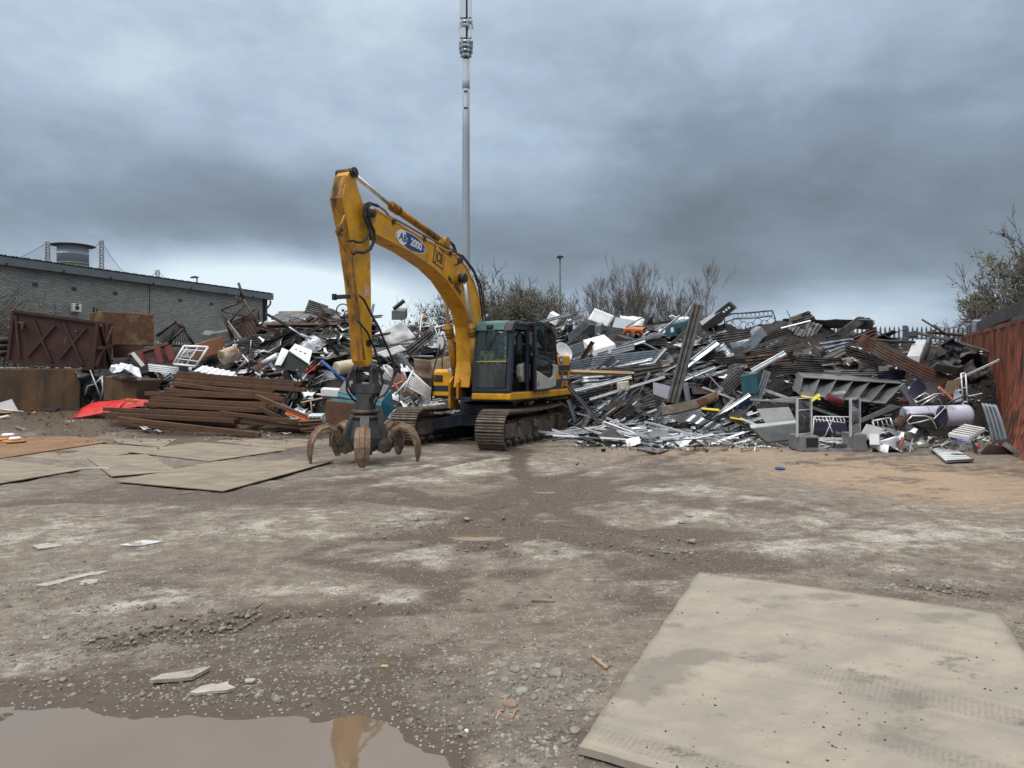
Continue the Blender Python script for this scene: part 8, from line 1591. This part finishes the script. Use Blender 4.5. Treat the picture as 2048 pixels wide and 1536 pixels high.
KINDS = {   # kind: (name, category, mesh variants, materials with adjectives)
 'ext': ('aluminium_profile', 'profile', [v_prof('M', .09, .05, 2.4), v_prof('C', .06, .04, 1.7), v_prof('C', .05, .035, 2.9, .05), v_prof('M', .12, .05, 1.5), v_prof('L', .05, .05, 2.1), v_prof('C', .08, .03, 1.2)], [(alu, 'bright silver'), (galv, 'silver grey'), (white, 'white')]),
 'chn': ('steel_channel', 'channel', [v_prof('C', .12, .06, 2.6), v_prof('I', .10, .12, 2.2), v_prof('L', .08, .08, 1.9), v_prof('C', .16, .06, 3.1, .06), v_prof('M', .18, .06, 2.4)], [(oldsteel, 'dull grey'), (galv, 'silver grey'), (darksheet, 'blackened'), (rust, 'rusty')]),
 'cor': ('corrugated_sheet', 'corrugated sheet', [v_sheet(1.9, .8, 9, .014, .05, seed=1), v_sheet(1.4, .7, 7, .018, .10, seed=2), v_sheet(2.3, .6, 6, .012, .04, True, seed=3), v_sheet(1.1, .8, 8, .014, .10, seed=4), v_sheet(2.6, .5, 5, .012, .03, True, seed=5)], [(darksheet, 'blackened'), (oldsteel, 'weathered grey'), (galv, 'silver grey'), (rust, 'rusty')]),
 'tub': ('metal_tube', 'tube', [v_tube(1.6, .014, .01, 1), v_tube(2.3, .02, .03, 2), v_tube(1.1, .012, .06, 3), v_tube(1.9, .03, .01, 4), v_tube(.9, .01, .12, 5), v_tube(1.4, .018, .16, 6)], [(white, 'white'), (oldsteel, 'dull grey'), (darksheet, 'blackened'), (galv, 'silver'), (rust, 'rusty')]),
 'crm': ('crumpled_sheet', 'crumpled sheet', [v_sheet(.9, .6, 0, 0, .36, seed=11), v_sheet(.6, .5, 0, 0, .32, seed=12), v_sheet(1.2, .5, 0, 0, .30, seed=13), v_sheet(1.5, .35, 0, 0, .34, torn=.2, seed=14)], [(galv, 'silver grey'), (darksheet, 'blackened'), (white, 'white'), (alu, 'bright silver'), (rust, 'rusty')]),
 'pan': ('flat_board', 'panel', [v_sheet(.7, .5, 0, 0, .02, torn=.01, seed=21), v_sheet(.45, .4, 0, 0, .01, torn=0, seed=22), v_sheet(1.1, .4, 0, 0, .03, torn=.02, seed=23)], [(white, 'white'), (greybox, 'grey'), (blackp, 'black'), (oldsteel, 'dull grey'), (cardb, 'brown')]),
 'box': ('metal_case', 'case', [v_box(.5, .35, .3), v_box(.35, .3, .45), v_box(.7, .4, .2)], [(greybox, 'grey'), (blackp, 'black'), (white, 'white')]),
 'wir': ('wire_coil', 'wire coil', [v_wire(.3, 1), v_wire(.22, 2), v_wire(.38, 3)], [(blackp, 'black'), (darksteel, 'dark brown'), (alu, 'silver')]),
 'rck': ('wire_rack', 'rack', [v_rack(.8, .5, 8), v_rack(1.1, .45, 12), v_rack(.5, .5, 5, .016)], [(white, 'white'), (alu, 'silver'), (darksteel, 'dark brown')]),
 'brg': ('bright_scrap', 'scrap piece', [v_sheet(.35, .2, 0, 0, .08, seed=31), v_prof('box', .07, .05, .4), v_prof('C', .08, .05, .55)], [(redplastic, 'red'), (yellowp, 'yellow'), (cyanm, 'blue'), (orangem, 'orange'), (pinkm, 'pink'), (bluem, 'dark blue')]),
 'off': ('metal_offcut', 'offcut', [v_prof('C', .05, .03, .7), v_prof('L', .04, .04, .45), v_prof('box', .06, .01, .9), v_sheet(.3, .22, 0, 0, .06, seed=41), v_prof('box', .03, .02, .6)], [(white, 'white'), (alu, 'bright silver'), (oldsteel, 'dull grey'), (blackp, 'black')]),
}
MESH = {}
for k, (nm, cat, vs, mats_) in KINDS.items():
    for vi, mb in enumerate(vs):
        for mi, (ma, adj) in enumerate(mats_):
            me = bpy.data.meshes.new(nm); me.from_pydata(mb.v, [], mb.f); me.polygons.foreach_set('use_smooth', mb.sm); me.materials.append(ma); me.update(); MESH[k, vi, mi] = me
# zones: (x0, y0, x1, y1, count, {kind: weight}, {kind: material weights}, mean tilt, spread, bury)
ZONES = [
 (236, 690, 640, 790, 230, dict(tub=5, ext=2, crm=2.5, wir=3.5, rck=1.2, pan=1.2, box=.5, brg=.25, off=4, chn=1.5), {'rck': (1, 1, 3), 'pan': (2, 2, 2, 3, 1)}, 0, 55),
 (600, 690, 905, 850, 210, dict(tub=5, ext=2, crm=3, wir=2.4, rck=1.5, pan=1.5, box=.4, brg=.3, off=2, chn=2, cor=1), {}, 0, 50),
 (500, 640, 715, 720, 110, dict(cor=5, chn=3, crm=1.5, tub=1.5), {'cor': (5, 4, 2, 1)}, -6, 18),
 (735, 636, 935, 705, 130, dict(ext=4, tub=4, chn=2, wir=2, off=2, pan=.6, crm=1.5), {'tub': (3, 3, 1, 4, 0)}, 10, 35),
 (930, 648, 1140, 800, 70, dict(ext=4, cor=2, chn=3, tub=2, pan=1), {}, 12, 25),
 (1120, 636, 1430, 700, 105, dict(ext=6, pan=2.2, box=.6, tub=2.4, crm=1.4, cor=1.2, wir=.8, rck=.5, brg=.2, chn=1), {'pan': (3, 3, 2, 2, 0), 'cor': (1, 2, 6, 0), 'ext': (4, 5, 1), 'box': (2, 3, 1)}, 22, 30),
 (1130, 695, 1480, 770, 110, dict(cor=4, chn=4, ext=3, tub=2, off=.5), {'cor': (2, 3, 6, .2), 'chn': (3, 6, 2, .3)}, 4, 14),
 (1130, 765, 1480, 850, 95, dict(cor=3, chn=4, tub=2, ext=.7, crm=1), {'cor': (5, 3, 1.5, .4), 'chn': (3, 2, 4, .5), 'ext': (2, 3, 0), 'tub': (1, 2, 4, 1, .6)}, 8, 25),  # dark scrap, weighted darker still to paint in the hollow's shade
 (1420, 640, 1790, 735, 95, dict(cor=5, crm=2, chn=3, tub=2, wir=.6), {'cor': (5, 5, 1.5, 1), 'chn': (4, 1.5, 4, .6), 'crm': (1, 5, 0, 0, 2), 'tub': (.3, 3, 5, 0, 2)}, -4, 28),
 (1470, 725, 1930, 800, 80, dict(cor=1.5, crm=1.5, chn=3, tub=4, pan=1.5, box=1, ext=2, wir=1), {'cor': (3, 3, 2, .6), 'chn': (3, 3, 2, .5)}, 0, 45),
 (1440, 795, 1950, 880, 150, dict(ext=4, off=4, tub=4, pan=2.2, crm=3, box=1, wir=1.4, rck=.4, brg=.2), {'rck': (1, 1, 3), 'pan': (2, 3, 3, 3, 1), 'box': (3, 3, 0)}, 0, 45),
 (1790, 665, 1935, 770, 55, dict(crm=3, tub=3, box=.6, pan=2, chn=2, wir=1), {'crm': (2, 5, 1, 0, 1), 'pan': (1, 1, 4, 2, 2), 'box': (1, 4, 0)}, 0, 40),
 (1150, 838, 1600, 893, 190, dict(off=8, ext=3.5, crm=.6, pan=.7, tub=2, brg=.25), {'cor': (0, 2, 5, 0), 'off': (4, 5, 3, 1)}, 2, 14),
 (1740, 868, 1975, 908, 80, dict(off=6, crm=1.5, box=.7, tub=2, wir=1.5, brg=.25, pan=1), {'off': (2, 2, 3, 5)}, 0, 60),
]
NAMES_Z = LAND
used_kind = {}; cnt = 0; lab_seen = {}
PROT = [(1598, 750, 1808, 812), (1798, 752, 1945, 882), (1583, 790, 1728, 915), (1570, 620, 1650, 700), (1634, 670, 1712, 708), (1498, 806, 1594, 890), (1718, 806, 1802, 882), (1163, 658, 1236, 716), (1172, 614, 1292, 662),
        (1444, 618, 1552, 706), (1478, 706, 1575, 800), (1322, 782, 1446, 834), (1328, 810, 1450, 862), (1175, 698, 1346, 736), (1892, 846, 1975, 884), (1958, 800, 2020, 910), (1810, 676, 1858, 728), (1866, 668, 1930, 750), (1242, 654, 1290, 674), (1328, 645, 1374, 678), (1398, 602, 1470, 668),
        (1656, 630, 1745, 674), (1708, 664, 1770, 708), (1750, 682, 1830, 730), (1800, 704, 1880, 760), (1860, 735, 1910, 782), (1232, 762, 1260, 788), (1338, 648, 1388, 698), (1390, 606, 1404, 660), (1364, 660, 1392, 730), (1350, 720, 1376, 790), (1112, 696, 1140, 724), (1155, 644, 1204, 674), (1090, 620, 1120, 655), (1304, 762, 1344, 798), (1828, 878, 1860, 900), (1855, 898, 1950, 926),
        (313, 640, 390, 690), (436, 564, 524, 678), (404, 664, 464, 692), (546, 686, 627, 747), (345, 690, 430, 735), (254, 684, 360, 750), (384, 728, 475, 758), (424, 694, 466, 728), (524, 708, 558, 730), (638, 720, 712, 764), (746, 638, 836, 694), (824, 714, 886, 762), (602, 598, 656, 640), (545, 630, 606, 650), (582, 632, 648, 658), (640, 758, 792, 860), (808, 742, 876, 800), (762, 728, 808, 785), (786, 600, 812, 642), (204, 716, 290, 812), (855, 650, 870, 694)]
def shielded(P):
    n = 0
    for q_ in P:
        a_ = 1024 + FPX * q_.x / q_.y; b_ = HY - (q_.z - CH) / q_.y * FPX
        n += any(r_[0] < a_ < r_[2] and r_[1] < b_ < r_[3] for r_ in PROT)
    return n
def place(k, vi, mi, pos, X, n_, sc, roll):
    global cnt
    nm, cat, vs, mats_ = KINDS[k]; o = bpy.data.objects.new(nm, MESH[k, vi, mi]); COL.objects.link(o)
    M = frame(pos, X, n_.cross(X)); M = M @ Matrix.Rotation(roll, 4, 'X') @ Matrix.Diagonal((sc, sc, sc, 1)); o.matrix_world = M
    return o, cat, mats_[mi][1]
def wpick(ws): 
    r = RG.random() * sum(ws); s = 0
    for i, w in enumerate(ws):
        s += w
        if r <= s: return i
    return len(ws) - 1
JOBS = [z_ for z_ in ZONES for _ in range(int(z_[4] * 3.0))]; RG.shuffle(JOBS)
if True:
    for (x0_, y0_, x1_, y1_, n_z, kw, mw, tm_, tsp) in JOBS:
        ks = list(kw)
        px, py = RG.uniform(x0_, x1_), RG.uniform(y0_, y1_)
        k = ks[wpick([kw[a] for a in ks])]
        if used_kind.get(k, 0) >= 292: k = min(('tub', 'crm', 'off', 'chn', 'ext'), key=lambda a: used_kind.get(a, 0))
        if used_kind.get(k, 0) >= 295: continue
        D = HD(px, py); c = W(px, py, D)
        h0 = float(mound_h(c.x, c.y)); g0_ = float(ground_h(c.x, c.y))
        if c.z - max(h0, g0_) > .35: continue
        base = max(h0, g0_)
        e1 = float(mound_h(c.x, c.y + .5)) - h0 if h0 > -.5 else .1; e2 = float(mound_h(c.x + .5, c.y)) - float(mound_h(c.x - .5, c.y)) if h0 > -.5 else 0
        nrm = Vector((-max(-1.2, min(1.2, e2)), -max(0, min(1.6, e1 * 2)), 1)).normalized()
        nrm = (nrm + Vector((RG.gauss(0, .18), RG.gauss(0, .18), RG.gauss(0, .12)))).normalized()
        if RG.random() < .22: nrm = Vector((RG.gauss(0, .6), -1, RG.gauss(.3, .5))).normalized()
        th_ = R(RG.gauss(tm_, tsp)); t1 = Vector((1, 0, 0)); t1 = (t1 - nrm * t1.dot(nrm)).normalized(); t2 = nrm.cross(t1)
        X = (t1 * math.cos(th_) + t2 * math.sin(th_) + nrm * RG.gauss(.02, .14)).normalized(); n2 = (nrm - X * nrm.dot(X)).normalized()
        vs = KINDS[k][2]; vi = RG.randrange(len(vs)); mi = wpick(mw.get(k) or [1] * len(KINDS[k][3]))
        sc = RG.uniform(.45, 1.1); lift = RG.uniform(.02, .16)
        ln_ = {'ext': 1.1, 'chn': 1.2, 'cor': 1.0, 'tub': .9}.get(k, .4) * sc
        # long pieces may not stand far out over the sky line
        zend = c.z + abs(X.z) * ln_; zs = CH + (HY - float(np.interp(px, TPX, TS)) + 9) / FPX * D
        if zend > zs + .1 and RG.random() < .8: X = Vector((X.x, X.y, X.z * .2)).normalized(); n2 = (nrm - X * nrm.dot(X)).normalized()
        pos = Vector((c.x, c.y, base)) + nrm * lift + Vector((0, -.12, 0))
        if py > 835: pos.z = max(pos.z, g0_ + .05 + RG.random() * .15)
        hl = float((np.array(vs[vi].v)[:, 0]).max()) * sc
        ns = shielded([pos, pos + X * hl * .5, pos - X * hl * .5, pos + X * hl * .95, pos - X * hl * .95])
        if ns >= 3 or (ns == 2 and RG.random() < .8) or (ns == 1 and RG.random() < .35): continue
        o, cat, adj = place(k, vi, mi, pos, X, n2, sc, R(RG.gauss(0, 22)))
        used_kind[k] = used_kind.get(k, 0) + 1
        # label: look, lie, and the nearest thing one can find
        up_ = X.z * (1 if X.x > 0 else -1); el = math.degrees(math.asin(max(-1, min(1, up_))))
        lie = 'lying level' if abs(el) < 9 else (('pointing up to the right' if el > 0 else 'pointing up to the left') if abs(el) < 55 else 'standing steeply')
        ln = vs[vi]; a_ = np.array(ln.v); ext_ = float((a_.max(0) - a_.min(0)).max()) * sc; size = 'long' if ext_ > 1.9 else ('short' if ext_ < .75 else '')
        lx_, ly_, lt = min(NAMES_Z, key=lambda q_: (q_[0] - px) ** 2 + ((q_[1] - py) * 1.6) ** 2)
        dx_, dy_ = px - lx_, py - ly_; rel = ('right of' if dx_ > 0 else 'left of') if abs(dx_) > abs(dy_) * 1.6 else ('below' if dy_ > 0 else 'above')
        near = 'close ' if math.hypot(dx_, dy_) < 22 else ''
        lab = ' '.join(f'{size} {adj} {cat} {lie} {near}{rel} {lt}'.split()); lab = lab if len(lab.split()) <= 15 else lab.replace(size + ' ', '', 1) if size else lab.replace('close ', '', 1)
        lab = ' '.join(lab.replace('pointing up to', 'rising to').split()) if len(lab.replace('-', ' ').split()) > 15 else lab; lab = ' '.join(lab.split()[:16]); lab_seen.setdefault(lab, []).append(o)
        tag(o, lab, cat)
for lab, os_ in lab_seen.items():
    if len(os_) > 1:
        for o in os_: o['group'] = lab.split(' ', 0)[0]
# ------------------------------------------------------------------ small trodden debris along the foot of the heaps
def debris(name, n, zone, mats_, label, smin, smax, seed):
    q = random.Random(seed); m = MB()
    for _ in range(n):
        px = q.uniform(zone[0], zone[2]); py = q.triangular(zone[1], zone[3], zone[4] if len(zone) > 4 else None)
        c = G(px, py); g = max(float(ground_h(c.x, c.y)), float(mound_h(c.x, c.y)))
        s = q.uniform(smin, smax); X = Vector((q.gauss(0, 1), q.gauss(0, 1), q.gauss(0, .25))).normalized()
        M = frame((c.x, c.y, g + .02 + q.random() * .06), X, Vector((q.gauss(0, 1), q.gauss(0, 1), q.gauss(0, .4))))
        if q.random() < .5: m.box((0, 0, 0), (s * q.uniform(.8, 3.5), s * q.uniform(.15, .7), s * .12), M)
        else:
            a = s * q.uniform(.5, 1.3); m.add([(-a, -a * .5, 0), (a, -a * .6, a * .2), (a * .7, a * .5, 0), (-a * .6, a * .6, a * .15)], [(0, 1, 2, 3)], M=M)
    kind(m.build(name, mats_, recentre=False), 'stuff', label)
debris('pale_litter', 900, (1150, 858, 1990, 906), white, 'pale small litter along the foot of the right heap', .02, .08, 1)
debris('silver_litter', 900, (1150, 850, 1990, 905), alu, 'silver offcut litter along the foot of the right heap', .02, .09, 2)
debris('black_litter', 1300, (1150, 856, 1990, 910), blackp, 'black plastic litter along the foot of the right heap', .02, .07, 3)
debris('brown_litter', 1400, (40, 835, 700, 885), mudsteel, 'brown muddy litter round the brown beam stack', .012, .045, 4)
debris('rusty_litter', 700, (0, 828, 620, 862), rust, 'small rusty litter on the bank before the left heap', .02, .09, 9)
debris('black_litter', 500, (0, 826, 620, 860), blackp, 'small black litter on the bank before the left heap', .02, .08, 8)
debris('pale_chips', 500, (0, 842, 700, 905), stonem, 'pale chips scattered around the left road plates', .015, .05, 5)
debris('pale_chips', 160, (1080, 895, 1700, 960), stonem, 'pale chips on the open ground before the right heap', .012, .035, 6)

_REN = {'panel': 'board', 'frame': 'framework', 'slat': 'batten', 'edge': 'trim', 'lid': 'cover', 'top': 'rim_sheet'}
for o in list(bpy.data.objects):
    if o.parent is None and 'category' in o:
        st = o.name.split('.')[0].split('_')
        if st[-1] in _REN and len(st) > 1: o.name = '_'.join(st[:-1] + [_REN[st[-1]]])
